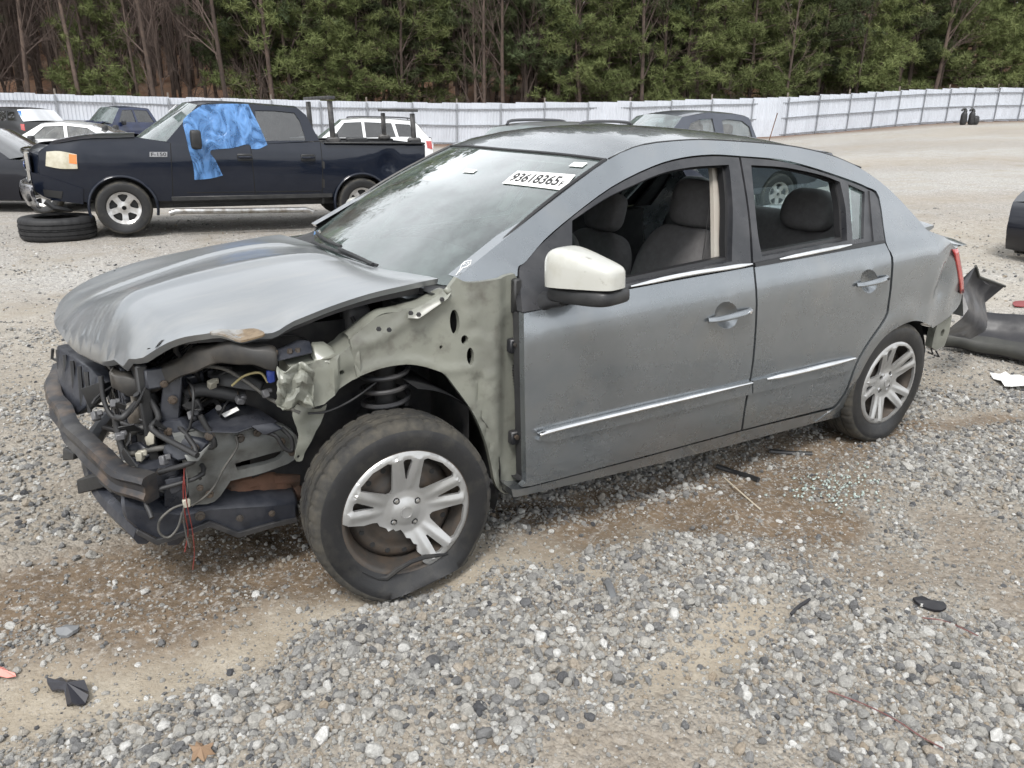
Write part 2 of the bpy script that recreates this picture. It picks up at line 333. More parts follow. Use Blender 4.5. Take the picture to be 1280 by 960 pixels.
def dirt_masks(x, y):
    """0..1: smooth tan lane, wet brown churned soil, loose gravel"""
    x = np.asarray(x, float); y = np.asarray(y, float)
    w = (fbm(x, y, 2.3, 5)-.5)
    lane = np.exp(-((y+.86+.12*vss(-.4, .5, x)+w*.22)/.19)**4)*(1-vss(.75, 1.25, x+w))
    lane = np.maximum(lane, np.exp(-(((x-.72-w*.5)/.42)**2+((y+1.62+w*.3)/.13)**2)**2)*.9)
    mud = np.exp(-((y+.38+w*.4)/.34)**4)*(1-vss(.2, .6, x))*vss(-3.5, -1.3, x)
    mud = np.maximum(mud, np.exp(-((y+.80+w*.35)/.2)**4)*vss(.4, .8, x)*(1-vss(2.6, 3.2, x)))
    mud = np.maximum(mud, .85*np.exp(-(((x-1.75+w)/.75)**2+((y+1.05+w*.4)/.22)**2)**2))
    mud = np.maximum(mud, .55*vss(.56, .7, fbm(x*.5, y*1.4, .8, 11)))
    far = vss(3, 9, np.hypot(x-CAM[0], y-CAM[1]))
    r = (x*math.cos(.42)-y*math.sin(.42)); s = (x*math.sin(.42)+y*math.cos(.42))
    band = vss(.52, .68, fbm(r*.12, s, .33, 21))
    mud = mud*(1-far)+far*band*.28
    lane = lane*(1-far)+far*.55*vss(.5, .68, fbm(r*.15, s, .5, 31))
    grav = np.clip(1-lane*1.1-mud*.75, 0, 1)*(.26+.95*vss(.38, .64, fbm(x, y, 1.7, 41, 5)))
    for (x1, y1), (x2, y2), ry, gv, md in PATCH:
        L2 = (x2-x1)**2+(y2-y1)**2; t = np.clip(((x-x1)*(x2-x1)+(y-y1)*(y2-y1))/L2, 0, 1); d = np.hypot(x-x1-t*(x2-x1), y-y1-t*(y2-y1))+w*.22
        m_ = 1-vss(ry*.55, ry*1.35, d); grav = np.clip(grav+gv*m_, 0, 1.3); mud = np.clip(mud+md*m_, 0, 1)
    ridge = np.exp(-((y+1.28+.22*(x-.2)*(x > .2)+w*.3)/.26)**2)*vss(-1.3, -.4, x)*(1-vss(1.0, 1.9, x))
    return lane, mud, np.clip(grav+ridge*.6, 0, 1.4), ridge
def gz(x, y, fine=True):
    x = np.asarray(x, float); y = np.asarray(y, float)
    dx = x-CAM[0]; dy = y-CAM[1]; d = np.hypot(dx, dy); az = np.degrees(np.arctan2(dx, dy))
    zf = np.interp(az, FAZ, ZF); fd = fence_dist(az)
    z = np.where(zf < 0, zf*vss(4.2, 10.5, d), zf*np.clip((d-7)/(fd-7), 0, 1.0))
    over = np.clip(d-fd-4, 0, 60); front = vss(-75, -40, az)*(1-vss(95, 120, az))
    z = z+front*over*.27*vss(0, 12, over)
    if fine:
        lane, mud, grav, ridge = dirt_masks(x, y); near = 1-vss(9, 16, d)
        z = z+near*((fbm(x, y, 1.3, 2)-.5)*.05+(fbm(x, y, 6, 8)-.5)*.022*(1+1.8*mud)+ridge*.03-.022*lane-.014*mud)
        z = z+(1-near)*(fbm(x, y, .25, 4)-.5)*.12
        z = z+.05*np.exp(-(((x-.30)/.16)**2+((y+.86)/.22)**2))
        for wx, wy in ((-.05, -.85), (2.66, -.83)):
            k = np.exp(-(((x-wx)/.28)**2+((y-wy)/.2)**2)); z = z*(1-k)+k*(-.006)
    return z
def G(x, y): return float(gz(np.array([x]), np.array([y]))[0])

def spaced(a, b, f0, f1, st, g=1.12):
    c = list(np.arange(f0, f1+1e-6, st)); s = st; v = f1
    while v < b: s *= g; v += s; c.append(v)
    s = st; v = f0; pre = []
    while v > a: s *= g; v -= s; pre.append(v)
    return np.array(pre[::-1]+c)
gx = spaced(-230, 260, -1.6, 4.6, .035); gy = spaced(-90, 260, -2.6, 2.2, .035)
GX, GY = np.meshgrid(gx, gy, indexing='ij'); GZ = gz(GX, GY); nx, ny = GX.shape
me = bpy.data.meshes.new('ground'); idx = np.arange(nx*ny).reshape(nx, ny)
F = np.stack([idx[:-1, :-1], idx[1:, :-1], idx[1:, 1:], idx[:-1, 1:]], -1).reshape(-1, 4)
me.from_pydata(np.stack([GX, GY, GZ], -1).reshape(-1, 3).tolist(), [], F.tolist())
me.polygons.foreach_set('use_smooth', [True]*len(me.polygons))
la, mu_, gr_, _ = dirt_masks(GX, GY)
dd = np.hypot(GX-CAM[0], GY-CAM[1]); az_ = np.degrees(np.arctan2(GX-CAM[0], GY-CAM[1])); lit = vss(-7.5, -1.5, dd-fence_dist(az_)+3*(fbm(GX, GY, .4, 51)-.5))
for nm, A in (('lane', la), ('mud', mu_), ('litter', lit)):
    at = me.attributes.new(nm, 'FLOAT', 'POINT'); at.data.foreach_set('value', A.reshape(-1).astype(np.float32))
ground = bpy.data.objects.new('ground', me); COL.objects.link(ground); tag(ground, kind='structure')

def ground_material():
    m = bpy.data.materials.new('gravel_yard'); m.use_nodes = True; T = m.node_tree; N = T.nodes; L = T.links; b = N['Principled BSDF']; b.inputs['Roughness'].default_value = .92; b.inputs['Specular IOR Level'].default_value = .25
    geo = N.new('ShaderNodeNewGeometry'); P = geo.outputs['Position']
    def noise(sc, a, c, det=6):
        n = N.new('ShaderNodeTexNoise'); n.inputs['Scale'].default_value = sc; n.inputs['Detail'].default_value = det; n.inputs['Roughness'].default_value = .65; L.new(P, n.inputs['Vector'])
        r = N.new('ShaderNodeMapRange'); r.inputs[1].default_value = a; r.inputs[2].default_value = c; L.new(n.outputs[0], r.inputs[0]); return r.outputs[0]
    def mix(f, A, B, mode='MIX'):
        x = N.new('ShaderNodeMix'); x.data_type = 'RGBA'; x.blend_type = mode
        if isinstance(f, float): x.inputs[0].default_value = f
        else: L.new(f, x.inputs[0])
        for s_, q in ((6, A), (7, B)):
            if isinstance(q, tuple): x.inputs[s_].default_value = (*q, 1)
            else: L.new(q, x.inputs[s_])
        return x.outputs[2]
    def attr(n):
        a = N.new('ShaderNodeAttribute'); a.attribute_name = n; return a.outputs['Fac']
    def vor(sc):
        v = N.new('ShaderNodeTexVoronoi'); v.inputs['Scale'].default_value = sc; L.new(P, v.inputs['Vector']); return v
    v1 = vor(38.0); v2 = vor(110.0)
    def ramp(inp, stops):
        r = N.new('ShaderNodeValToRGB'); L.new(inp, r.inputs[0]); e = r.color_ramp.elements
        while len(e) > 1: e.remove(e[-1])
        e[0].position = stops[0][0]; e[0].color = (*stops[0][1], 1)
        for p, c in stops[1:]:
            k = e.new(p); k.color = (*c, 1)
        return r.outputs[0]
    sx = N.new('ShaderNodeSeparateColor'); L.new(v1.outputs['Color'], sx.inputs[0]); sx2 = N.new('ShaderNodeSeparateColor'); L.new(v2.outputs['Color'], sx2.inputs[0])
    st = [(0, (.17, .17, .17)), (.3, (.30, .295, .285)), (.6, (.41, .395, .37)), (.85, (.50, .49, .46)), (1, (.64, .62, .59))]
    c1 = ramp(sx.outputs[0], st); c2 = ramp(sx2.outputs[0], st)
    soil = mix(noise(3.1, .35, .65), (.345, .318, .275), (.30, .27, .225)); soil = mix(noise(30, .4, .7), soil, (.42, .395, .35)); soil = mix(noise(.45, .4, .62), soil, (.36, .345, .315)); soil = mix(noise(2.2, .45, .6), soil, (.30, .275, .235))
    g = mix(noise(9, .35, .65), c1, c2); g = mix(noise(1.6, .47, .68), g, soil); nearm = N.new('ShaderNodeMapRange'); cdn = N.new('ShaderNodeVectorMath'); cdn.operation = 'DISTANCE'; cdn.inputs[1].default_value = (.6, -.6, 0); L.new(P, cdn.inputs[0]); nearm.inputs[1].default_value = 3; nearm.inputs[2].default_value = 7; nearm.inputs[3].default_value = .75; nearm.inputs[4].default_value = .15; L.new(cdn.outputs['Value'], nearm.inputs[0]); bed = mix(noise(70, .35, .65), (.27, .235, .185), (.155, .13, .10)); g = mix(nearm.outputs[0], g, bed)  # near bed colour darkened to stand in for shade between the stones
    fines = mix(noise(60, .35, .65), (.40, .355, .285), (.30, .26, .20)); fines = mix(noise(190, .55, .7), fines, (.48, .45, .40)); fines = mix(noise(5, .4, .66), fines, (.27, .225, .165))
    g = mix(attr('lane'), g, mix(.28, fines, g))
    wet = mix(noise(12, .35, .7), (.08, .052, .029), (.165, .115, .07)); wet = mix(noise(45, .5, .75), wet, c2)
    ms = N.new('ShaderNodeMath'); ms.operation = 'MULTIPLY'; ms.inputs[1].default_value = .85; L.new(attr('mud'), ms.inputs[0])
    g = mix(ms.outputs[0], g, wet)
    leaf = mix(noise(6, .4, .6), (.19, .10, .06), (.11, .07, .048)); leaf = mix(noise(.7, .4, .7), leaf, (.13, .095, .07))
    g = mix(attr('litter'), g, leaf)
    L.new(g, b.inputs['Base Color'])
    # stones stand proud: height from the cells, coarse and fine
    iv = N.new('ShaderNodeMath'); iv.operation = 'MULTIPLY_ADD'; iv.inputs[1].default_value = -.016; iv.inputs[2].default_value = .016; L.new(v1.outputs['Distance'], iv.inputs[0])
    i2 = N.new('ShaderNodeMath'); i2.operation = 'MULTIPLY_ADD'; i2.inputs[1].default_value = -.005; L.new(v2.outputs['Distance'], i2.inputs[0]); L.new(iv.outputs[0], i2.inputs[2])
    bp = N.new('ShaderNodeBump'); bp.inputs['Strength'].default_value = .8; bp.inputs['Distance'].default_value = 1; sm1 = N.new('ShaderNodeMath'); sm1.operation = 'ADD'; sm1.use_clamp = True; L.new(attr('lane'), sm1.inputs[0]); L.new(ms.outputs[0], sm1.inputs[1])
    sm2 = N.new('ShaderNodeMath'); sm2.operation = 'MULTIPLY_ADD'; sm2.inputs[1].default_value = -.8; sm2.inputs[2].default_value = 1; L.new(sm1.outputs[0], sm2.inputs[0])
    sm3 = N.new('ShaderNodeMath'); sm3.operation = 'MULTIPLY'; L.new(i2.outputs[0], sm3.inputs[0]); L.new(sm2.outputs[0], sm3.inputs[1])
    gn = N.new('ShaderNodeTexNoise'); gn.inputs['Scale'].default_value = 130; gn.inputs['Detail'].default_value = 5; L.new(P, gn.inputs['Vector'])
    sm4 = N.new('ShaderNodeMath'); sm4.operation = 'MULTIPLY_ADD'; sm4.inputs[1].default_value = .006; L.new(gn.outputs[0], sm4.inputs[0]); L.new(sm3.outputs[0], sm4.inputs[2])
    L.new(sm4.outputs[0], bp.inputs['Height']); L.new(bp.outputs[0], b.inputs['Normal'])
    return m
me.materials.append(ground_material())

# ------------------------------------------------------------------ loose gravel: uncountable, one object
def stone_mesh(k):
    bm = bmesh.new(); bmesh.ops.create_icosphere(bm, subdivisions=2, radius=1)
    rr = random.Random(k); pl = [(Vector((rr.gauss(0, 1), rr.gauss(0, 1), rr.gauss(0, 1))).normalized(), rr.uniform(.62, .9)) for _ in range(9)]
    for v in bm.verts:
        for n, d in pl:
            q = v.co.dot(n)
            if q > d: v.co -= n*(q-d)*.92
        v.co *= 1+.12*mnoise.noise(v.co*1.7+Vector((k*3.1, 0, 0)))
        v.co.z *= .72; v.co.y *= .86
    me_ = bpy.data.meshes.new('stone'); bm.to_mesh(me_); bm.free()
    me_.polygons.foreach_set('use_smooth', [True]*len(me_.polygons)); me_.set_sharp_from_angle(angle=rad(28)); me_.materials.append(STONE); return me_
def stone_material():
    m = bpy.data.materials.new('grey_stone'); m.use_nodes = True; T = m.node_tree; N = T.nodes; L = T.links; b = N['Principled BSDF']; b.inputs['Roughness'].default_value = .85; b.inputs['Specular IOR Level'].default_value = .3
    oi = N.new('ShaderNodeObjectInfo'); r = N.new('ShaderNodeValToRGB'); L.new(oi.outputs['Random'], r.inputs[0]); r.color_ramp.interpolation = 'LINEAR'
    st = [(0, (.09, .092, .10)), (.05, (.19, .19, .19)), (.2, (.30, .295, .285)), (.42, (.40, .39, .365)), (.6, (.48, .46, .42)), (.70, (.40, .33, .25)), (.76, (.50, .48, .44)), (.92, (.60, .59, .56)), (1, (.78, .77, .74))]
    e = r.color_ramp.elements; e[0].position = 0; e[0].color = (*st[0][1], 1); e[1].position = 1; e[1].color = (*st[-1][1], 1)
    for p, c in st[1:-1]:
        k = e.new(p); k.color = (*c, 1)
    tc = N.new('ShaderNodeTexCoord'); n = N.new('ShaderNodeTexNoise'); n.inputs['Scale'].default_value = 2.6; n.inputs['Detail'].default_value = 7; n.inputs['Roughness'].default_value = .7; L.new(tc.outputs['Object'], n.inputs[0])
    mr = N.new('ShaderNodeMapRange'); mr.inputs[1].default_value = .3; mr.inputs[2].default_value = .7; mr.inputs[3].default_value = .62; mr.inputs[4].default_value = 1.12; L.new(n.outputs[0], mr.inputs[0])
    x = N.new('ShaderNodeMix'); x.data_type = 'RGBA'; x.blend_type = 'MULTIPLY'; x.inputs[0].default_value = 1; L.new(r.outputs[0], x.inputs[6]); L.new(mr.outputs[0], x.inputs[7]); L.new(x.outputs[2], b.inputs['Base Color'])
    bp = N.new('ShaderNodeBump'); bp.inputs['Distance'].default_value = .12; bp.inputs['Strength'].default_value = .6; L.new(n.outputs[0], bp.inputs['Height']); L.new(bp.outputs[0], b.inputs['Normal'])
    return m
STONE = stone_material()
SCOL = bpy.data.collections.new('stone_shapes')
STONES = [stone_mesh(k) for k in range(12)]
for k, q in enumerate(STONES):
    SCOL.objects.link(bpy.data.objects.new('stone_shape', q))
def scatter(n, x0, x1, y0, y1, smin, smax, pw, seed, falloff=None, bias=1.0):
    r = np.random.RandomState(seed); x = r.uniform(x0, x1, n); y = r.uniform(y0, y1, n)
    lane, mud, grav, ridge = dirt_masks(x, y)
    p = np.clip(.16+.9*grav, 0, 1)*bias
    dep = (x-CAM[0])*_f[0]+(y-CAM[1])*_f[1]-CAM[2]*_f[2]; sx_ = ((x-CAM[0])*_R[0]+(y-CAM[1])*_R[1])/np.maximum(dep, .1)
    keep = (r.rand(n) < p) & (dep > .3) & (np.abs(sx_) < .85)
    if falloff: keep &= r.rand(n) < np.clip(falloff/np.maximum(np.hypot(x-CAM[0], y-CAM[1]), .1), 0, 1)**2
    x = x[keep]; y = y[keep]; s = smin*(1-r.rand(len(x))*(1-(smin/smax)**pw))**(-1/pw)
    s *= .75+.5*np.clip(grav[keep], 0, 1); z = gz(x, y)+s*r.uniform(-.15, .45, len(x))
    return np.stack([x, y, z], 1), s
parts_ = [scatter(46000, -1.4, 2.2, -2.5, -.2, .0046, .018, 2.5, 1), scatter(90000, -1.4, 2.4, -2.5, -.1, .002, .005, 2.2, 2), scatter(900, -1.4, 3.2, -2.3, .2, .015, .025, 2.5, 6, bias=.55),
          scatter(90000, 1.8, 5.2, -2.9, 2.6, .0055, .017, 2.6, 3, falloff=4.2), scatter(45000, -2.6, 1.8, -.6, 4.5, .0055, .017, 2.6, 4, falloff=4.6),
          scatter(80000, -4, 12, -3, 12, .008, .021, 2.4, 5, falloff=6.5)]
PP = np.concatenate([p for p, s in parts_]); SS = np.concatenate([s for p, s in parts_]); r_ = np.random.RandomState(9)
gm = bpy.data.meshes.new('loose_gravel'); gm.vertices.add(len(PP)); gm.vertices.foreach_set('co', PP.reshape(-1).astype(np.float32))
a = gm.attributes.new('rot', 'FLOAT_VECTOR', 'POINT'); ro = np.stack([r_.normal(0, .45, len(PP)), r_.normal(0, .45, len(PP)), r_.uniform(0, 6.28, len(PP))], 1); a.data.foreach_set('vector', ro.reshape(-1).astype(np.float32))
a = gm.attributes.new('sc', 'FLOAT_VECTOR', 'POINT'); sc_ = SS[:, None]*r_.uniform(.8, 1.25, (len(PP), 3)); a.data.foreach_set('vector', sc_.reshape(-1).astype(np.float32))
a = gm.attributes.new('pick', 'INT', 'POINT'); a.data.foreach_set('value', r_.randint(0, 12, len(PP)).astype(np.int32))
gravel = bpy.data.objects.new('loose_gravel', gm); COL.objects.link(gravel); tag(gravel, 'loose grey and tan gravel strewn over the yard', 'gravel', kind='stuff')
ng = bpy.data.node_groups.new('scatter_gravel', 'GeometryNodeTree'); ng.interface.new_socket('Geometry', in_out='INPUT', socket_type='NodeSocketGeometry'); ng.interface.new_socket('Geometry', in_out='OUTPUT', socket_type='NodeSocketGeometry')
gi = ng.nodes.new('NodeGroupInput'); go = ng.nodes.new('NodeGroupOutput'); ip = ng.nodes.new('GeometryNodeInstanceOnPoints'); ci = ng.nodes.new('GeometryNodeCollectionInfo'); ci.inputs[0].default_value = SCOL; ci.inputs['Separate Children'].default_value = True; ci.inputs['Reset Children'].default_value = True
def named(n, t):
    q = ng.nodes.new('GeometryNodeInputNamedAttribute'); q.data_type = t; q.inputs[0].default_value = n; return q.outputs[0]
ip.inputs['Pick Instance'].default_value = True
ng.links.new(gi.outputs[0], ip.inputs['Points']); ng.links.new(ci.outputs[0], ip.inputs['Instance']); ng.links.new(named('pick', 'INT'), ip.inputs['Instance Index'])
e2r = ng.nodes.new('FunctionNodeEulerToRotation'); ng.links.new(named('rot', 'FLOAT_VECTOR'), e2r.inputs[0]); ng.links.new(e2r.outputs[0], ip.inputs['Rotation']); ng.links.new(named('sc', 'FLOAT_VECTOR'), ip.inputs['Scale'])
ng.links.new(ip.outputs[0], go.inputs[0]); gravel.modifiers.new('scatter', 'NODES').node_group = ng

# ------------------------------------------------------------------ fence
FENCE = mat('white_sheet_metal', (.55, .58, .63), rough=.5, col2=(.49, .515, .56), scale=1.3, rnd=.06, col3=(.36, .36, .36), scale3=.9, lo3=.6, hi3=.9)
GALV = mat('galvanised_rail', (.27, .285, .31), rough=.5, metal=.3, col2=(.21, .22, .235), scale=5)
WOODP = mat('weathered_post', (.22, .19, .16), rough=.9, col2=(.14, .12, .1), scale=8)
LEAFY = mat('bark_brown', (.075, .055, .043), rough=.95, col2=(.045, .034, .028), scale=3, rnd=.3, bump=.02, bscale=6)
def polar(az, d): a = rad(az); return CAM[0]+math.sin(a)*d, CAM[1]+math.cos(a)*d
fx, fy = polar(-46, fence_dist(-46)); fence = empty('fence', (fx, fy, G(fx, fy)))
tag(fence, 'long white corrugated metal fence with grey posts and rails below the trees', 'fence')
def sheet_mesh(W=.915, H=2.42):
    mb = MB(); prof = []; n = 5; p = W/n
    for i in range(n):
        o = i*p; prof += [(o, 0), (o+p*.42, 0), (o+p*.52, .03), (o+p*.90, .03), (o+p, 0)][:-1]
    prof.append((W, 0)); N_ = len(prof)
    vs = [(x, y, 0) for x, y in prof]+[(x, y, H) for x, y in prof]+[(x, y+.004, H) for x, y in prof]
    fs = [(i, i+1, N_+i+1, N_+i) for i in range(N_-1)]+[(N_+i, N_+i+1, 2*N_+i+1, 2*N_+i) for i in range(N_-1)]
    return mb.add(vs, fs)
proto = None; az = -46.0; k = 0; post_pts = []; H = 2.42
while az < 76:
    d = fence_dist(az); x, y = polar(az, d); az2 = az+math.degrees(.9/d)
    for _ in range(3):
        x2, y2 = polar(az2, fence_dist(az2)); L_ = math.hypot(x2-x, y2-y); az2 = az+(az2-az)*.9/L_
    x2, y2 = polar(az2, fence_dist(az2)); ang = math.atan2(y2-y, x2-x); z = min(float(gz(x, y, False)), float(gz(x2, y2, False)))+.02*math.sin(k*2.7)
    if proto is None: proto = obj('fence_panel', sheet_mesh(), FENCE, fence, smooth=20, local=True); o = proto
    else: o = proto.copy(); COL.objects.link(o)
    o.location = Vector((x, y, z))-fence.location; o.rotation_euler = (0, 0, ang); o.scale = (1, 1, 1+.006*math.sin(k*5.1))
    if k % 3 == 0: post_pts.append((x, y, z, ang))
    az = az2; k += 1
pm_ = MB().box((0, -.07, 1.2), (.065, .065, 2.44)); pp = None; wp = None; rl = None
for i, (x, y, z, ang) in enumerate(post_pts):
    if pp is None: o = pp = obj('fence_post', pm_, GALV, fence, smooth=0, local=True)
    else: o = pp.copy(); COL.objects.link(o)
    o.location = Vector((x, y, z-.05))-fence.location; o.rotation_euler = (0, 0, ang)
    if i % 2 == 0:
        if wp is None: o = wp = obj('back_post', MB().tube([(0, .12, 0), (0, .12, 2.72)], .055, 7), WOODP, fence, local=True)
        else: o = wp.copy(); COL.objects.link(o)
        o.location = Vector((x, y, z-.05))-fence.location; o.rotation_euler = (0, 0, ang)
    if i+1 < len(post_pts):
        x2, y2, z2, _ = post_pts[i+1]; L_ = math.dist((x, y, z), (x2, y2, z2))
        for h in (.1, 1.12, 2.05):
            if rl is None: o = rl = obj('fence_rail', MB().box((.5, -.035, 0), (1, .05, .055)), GALV, fence, smooth=0, local=True)
            else: o = rl.copy(); COL.objects.link(o)
            o.location = Vector((x, y, z+h))-fence.location; o.rotation_euler = (0, -math.asin((z2-z)/L_), math.atan2(y2-y, x2-x)); o.scale = (L_, 1, 1)

# ------------------------------------------------------------------ trees
NEEDLE = mat('pine_needles', (.048, .064, .030), rough=.75, col2=(.088, .105, .046), scale=.55, lo=.38, hi=.66, rnd=.25, spec=.2)
NEEDLE2 = mat('bright_pine_needles', (.095, .118, .042), rough=.75, col2=(.16, .182, .072), scale=.6, lo=.38, hi=.66, rnd=.2, spec=.2)
PBARK = mat('pine_bark', (.085, .062, .048), rough=.95, col2=(.05, .038, .03), scale=4, rnd=.25)
HBARK = mat('grey_brown_bark', (.095, .068, .054), rough=.95, col2=(.055, .041, .034), scale=3, rnd=.35)
TWIG = mat('brown_twigs', (.085, .062, .052), rough=.95, rnd=.35)
DEADL = mat('dead_leaves', (.15, .085, .05), rough=.9, rnd=.3)
def pine(seed, h, c0, spread):
    r = random.Random(seed); tr = MB(); cr_ = MB(); br = tr
    lean = (r.uniform(-.5, .5), r.uniform(-.5, .5)); tp = [(lean[0]*(t**2), lean[1]*(t**2), h*t-.3) for t in np.linspace(0, 1, 9)]
    R0 = h*.0085+.03; tr.tube(tp, [R0*(1-.85*t)*(1.25 if t == 0 else 1) for t in np.linspace(0, 1, 9)], 8)
    def clump(p, s):
        for _ in range(24):
            d = Vector((r.gauss(0, 1), r.gauss(0, 1), r.gauss(.35, .8))).normalized(); L_ = s*r.uniform(.7, 1.25); w = d.cross(Vector((r.gauss(0, 1), r.gauss(0, 1), r.gauss(0, 1)))).normalized()*s*.06
            q = Vector(p)+d*s*.12
            cr_.add([q-w, q+w, q+d*L_], [(0, 1, 2)])
    z = h*c0
    while z < h*.99:
        t = (z-h*c0)/(h*(1-c0)); Lm = spread*(1-t)**.75*(.55+.45*min(1, t*4+.35))+.35
        for b in range(r.randint(3, 5)):
            a = r.uniform(0, 6.283); L_ = Lm*r.uniform(.6, 1.1); up = lerp(-.05, .55, t)+r.uniform(-.12, .12)
            base = Vector((lean[0]*(z/h)**2, lean[1]*(z/h)**2, z)); dv = Vector((math.cos(a), math.sin(a), up))
            pts = [base+dv*L_*s+Vector((0, 0, -.10*L_*s*s+.16*L_*s**3)) for s in (0, .35, .7, 1)]
            br.tube(pts, [.045*L_/3+.012, .03*L_/3+.01, .018, .008], 3, caps=False)
            n = int(4+L_*4.2)
            for i in range(n):
                s = 1-.72*(i/n)**1.1; k = min(2, int(s*3/1.0001)); f = s*3-k; c = pts[k].lerp(pts[min(k+1, 3)], min(1, f)); w = (.12+.42*(1-abs(s-.6)))*L_*.42
                clump(c+Vector((r.gauss(0, w*.55), r.gauss(0, w*.55), r.gauss(.08, w*.28))), r.uniform(.26, .42))
        z += r.uniform(.34, .6)
    return tr, cr_
def bare(seed, h, low=.3):
    r = random.Random(seed); tr = MB(); tw = MB()
    def grow(p, d, L_, R, dep):
        n = 4 if dep == 0 else 3; pts = [Vector(p)]; q = Vector(p); dd_ = Vector(d)
        m = 9 if dep == 0 else n
        for i in range(m):
            dd_ = (dd_+Vector((r.gauss(0, .07), r.gauss(0, .07), r.gauss(.03, .05)))*(1 if dep else .35)).normalized(); q = q+dd_*L_/m; pts.append(q)
        rs = [max(.006, R*(1-.78*i/m)) for i in range(m+1)]
        (tr if dep == 0 else tw).tube(pts, rs, 7 if dep == 0 else (4 if dep == 1 else 3), caps=False)
        if dep >= 3: return
        nb = (r.randint(13, 18), r.randint(5, 7), r.randint(3, 5))[dep]
        for b in range(nb):
            t = (low+(1-low)*((b+r.random())/nb)) if dep == 0 else r.uniform(.25, 1)
            k = min(m-1, int(t*m)); c = pts[k].lerp(pts[k+1], t*m-k); ax = (pts[k+1]-pts[k]).normalized()
            s = ax.orthogonal().normalized(); s.rotate(Matrix.Rotation(r.uniform(0, 6.283), 3, ax)); nd = (ax*r.uniform(.7, 1.05)+s*r.uniform(.4, .75)).normalized()
            grow(c, nd, L_*(r.uniform(.12, .26) if dep == 0 else r.uniform(.35, .6)), rs[k]*(.4 if dep == 0 else .55), dep+1)
    grow((0, 0, -.3), (r.gauss(0, .03), r.gauss(0, .03), 1), h, h*.0075+.03, 0)
    return tr, tw
def shrub(seed, h):
    r = random.Random(seed); tr = MB(); tw = MB()
    for s in range(9):
        a = r.uniform(0, 6.28); p = Vector((r.gauss(0, .25), r.gauss(0, .25), -.1)); d = Vector((math.cos(a)*.3, math.sin(a)*.3, 1)); pts = [p]
        for i in range(5): d = (d+Vector((r.gauss(0, .2), r.gauss(0, .2), .1))).normalized(); p = p+d*h*r.uniform(.14, .24); pts.append(p)
        tr.tube(pts, [.028*(1-.15*i) for i in range(6)], 4, caps=False)
        for i in range(14):
            c = pts[r.randint(2, 5)]; dd_ = Vector((r.gauss(0, 1), r.gauss(0, 1), r.gauss(.6, .5))).normalized(); e = c+dd_*h*r.uniform(.12, .3); tw.tube([c, c.lerp(e, .5)+Vector((0, 0, .05)), e], [.012, .01, .006], 3, caps=False)
    return tr, tw
def tree_proto(name, parts, mats, names):
    root = empty(name, (0, 0, 0))
    for p, m, n in zip(parts, mats, names): obj(n, p, m, root, smooth=60, local=True)
    return root
PROTO = []
for k, (h, c0, sp) in enumerate(((17, .10, 3.6), (18.5, .22, 3.5), (16, .05, 3.3), (19, .36, 3.3))):
    PROTO.append(tree_proto('pine_tree', pine(40+k, h, c0, sp), (PBARK, NEEDLE2 if k in (0, 2) else NEEDLE), ('trunk', 'crown')))
BPROTO = [tree_proto('bare_tree', bare(80+k, h, lo), (HBARK, TWIG), ('trunk', 'branches')) for k, (h, lo) in enumerate(((16, .14), (14.5, .12), (17.5, .22), (12.5, .08)))]
SPROTO = [tree_proto('bare_shrub', shrub(120+k, h), (HBARK, TWIG), ('stems', 'twigs')) for k, h in enumerate((2.6, 3.4))]
USED = set()
TABLE = {}
for c in bpy.data.objects:
    if c.parent: TABLE.setdefault(c.parent.name, []).append(c)
def plant(proto, az, off, sc, rz, label, cat, group):
    d = float(fence_dist(az))+off; x, y = polar(az, d)
    if proto.name in USED: o = copy_tree(proto, None, TABLE)
    else: USED.add(proto.name); o = proto
    o.location = (x, y, float(gz(x, y, False))-.05); o.rotation_euler = (0, 0, rz); o.scale = (sc, sc, sc*1.0); tag(o, label, cat, group); return o
rt = random.Random(5)
def region(az):
    return ('at the far left end' if az < 6 else 'above the black pickup' if az < 19 else 'above the white SUV' if az < 30 else 'above the grey sedan roof' if az < 46 else 'above the stepped fence panels' if az < 57 else 'at the far right end')
# front-row pines, each singled out; offset behind the fence in metres
pines = [(1.5, 12, 3), (5.8, 5.5, 2), (14.2, 8, 1), (15.6, 6, 0), (17.6, 6.4, 1), (19.6, 5.4, 0), (21.6, 5, 2), (23.8, 7, 1), (25.6, 6.4, 0), (27.4, 8, 1), (28.9, 9, 3), (30.6, 6.6, 1), (32.2, 9, 3), (33.5, 6, 1), (35.2, 8, 3), (40.2, 8, 1), (36.8, 4.6, 2), (38.8, 5, 0), (41.8, 7, 1), (44.0, 5, 2), (46.3, 5.6, 0),
         (48.3, 5.2, 2), (50.6, 6.2, 0), (52.5, 5.4, 1), (54.2, 6.4, 2), (56.0, 5.6, 0), (57.8, 7, 1), (59.5, 5.6, 2), (61.0, 6.4, 0), (62.6, 5.6, 2), (64.2, 6.6, 0), (66.2, 6, 1), (69, 6, 2), (-3, 6, 1), (-8, 6, 2)]
ordn = ['first', 'second', 'third', 'fourth', 'fifth', 'sixth', 'seventh', 'eighth', 'ninth', 'tenth', 'eleventh', 'twelfth', 'thirteenth', 'fourteenth', 'fifteenth', 'sixteenth', 'seventeenth', 'eighteenth', 'nineteenth', 'twentieth']
cnt = {}
for az, off, v in sorted(pines):
    rg = region(az); cnt[rg] = cnt.get(rg, 0)+1
    look = ('full bright green', 'tall dark green', 'low-branched bright green', 'high-crowned dark')[v]
    plant(PROTO[v], az, off, rt.uniform(.85, 1.12), rt.uniform(0, 6.28), f'{look} pine {rg.replace(" fence panels", " fence")}, {ordn[cnt[rg]-1]} from the left along the fence', 'tree', 'pines along the fence')
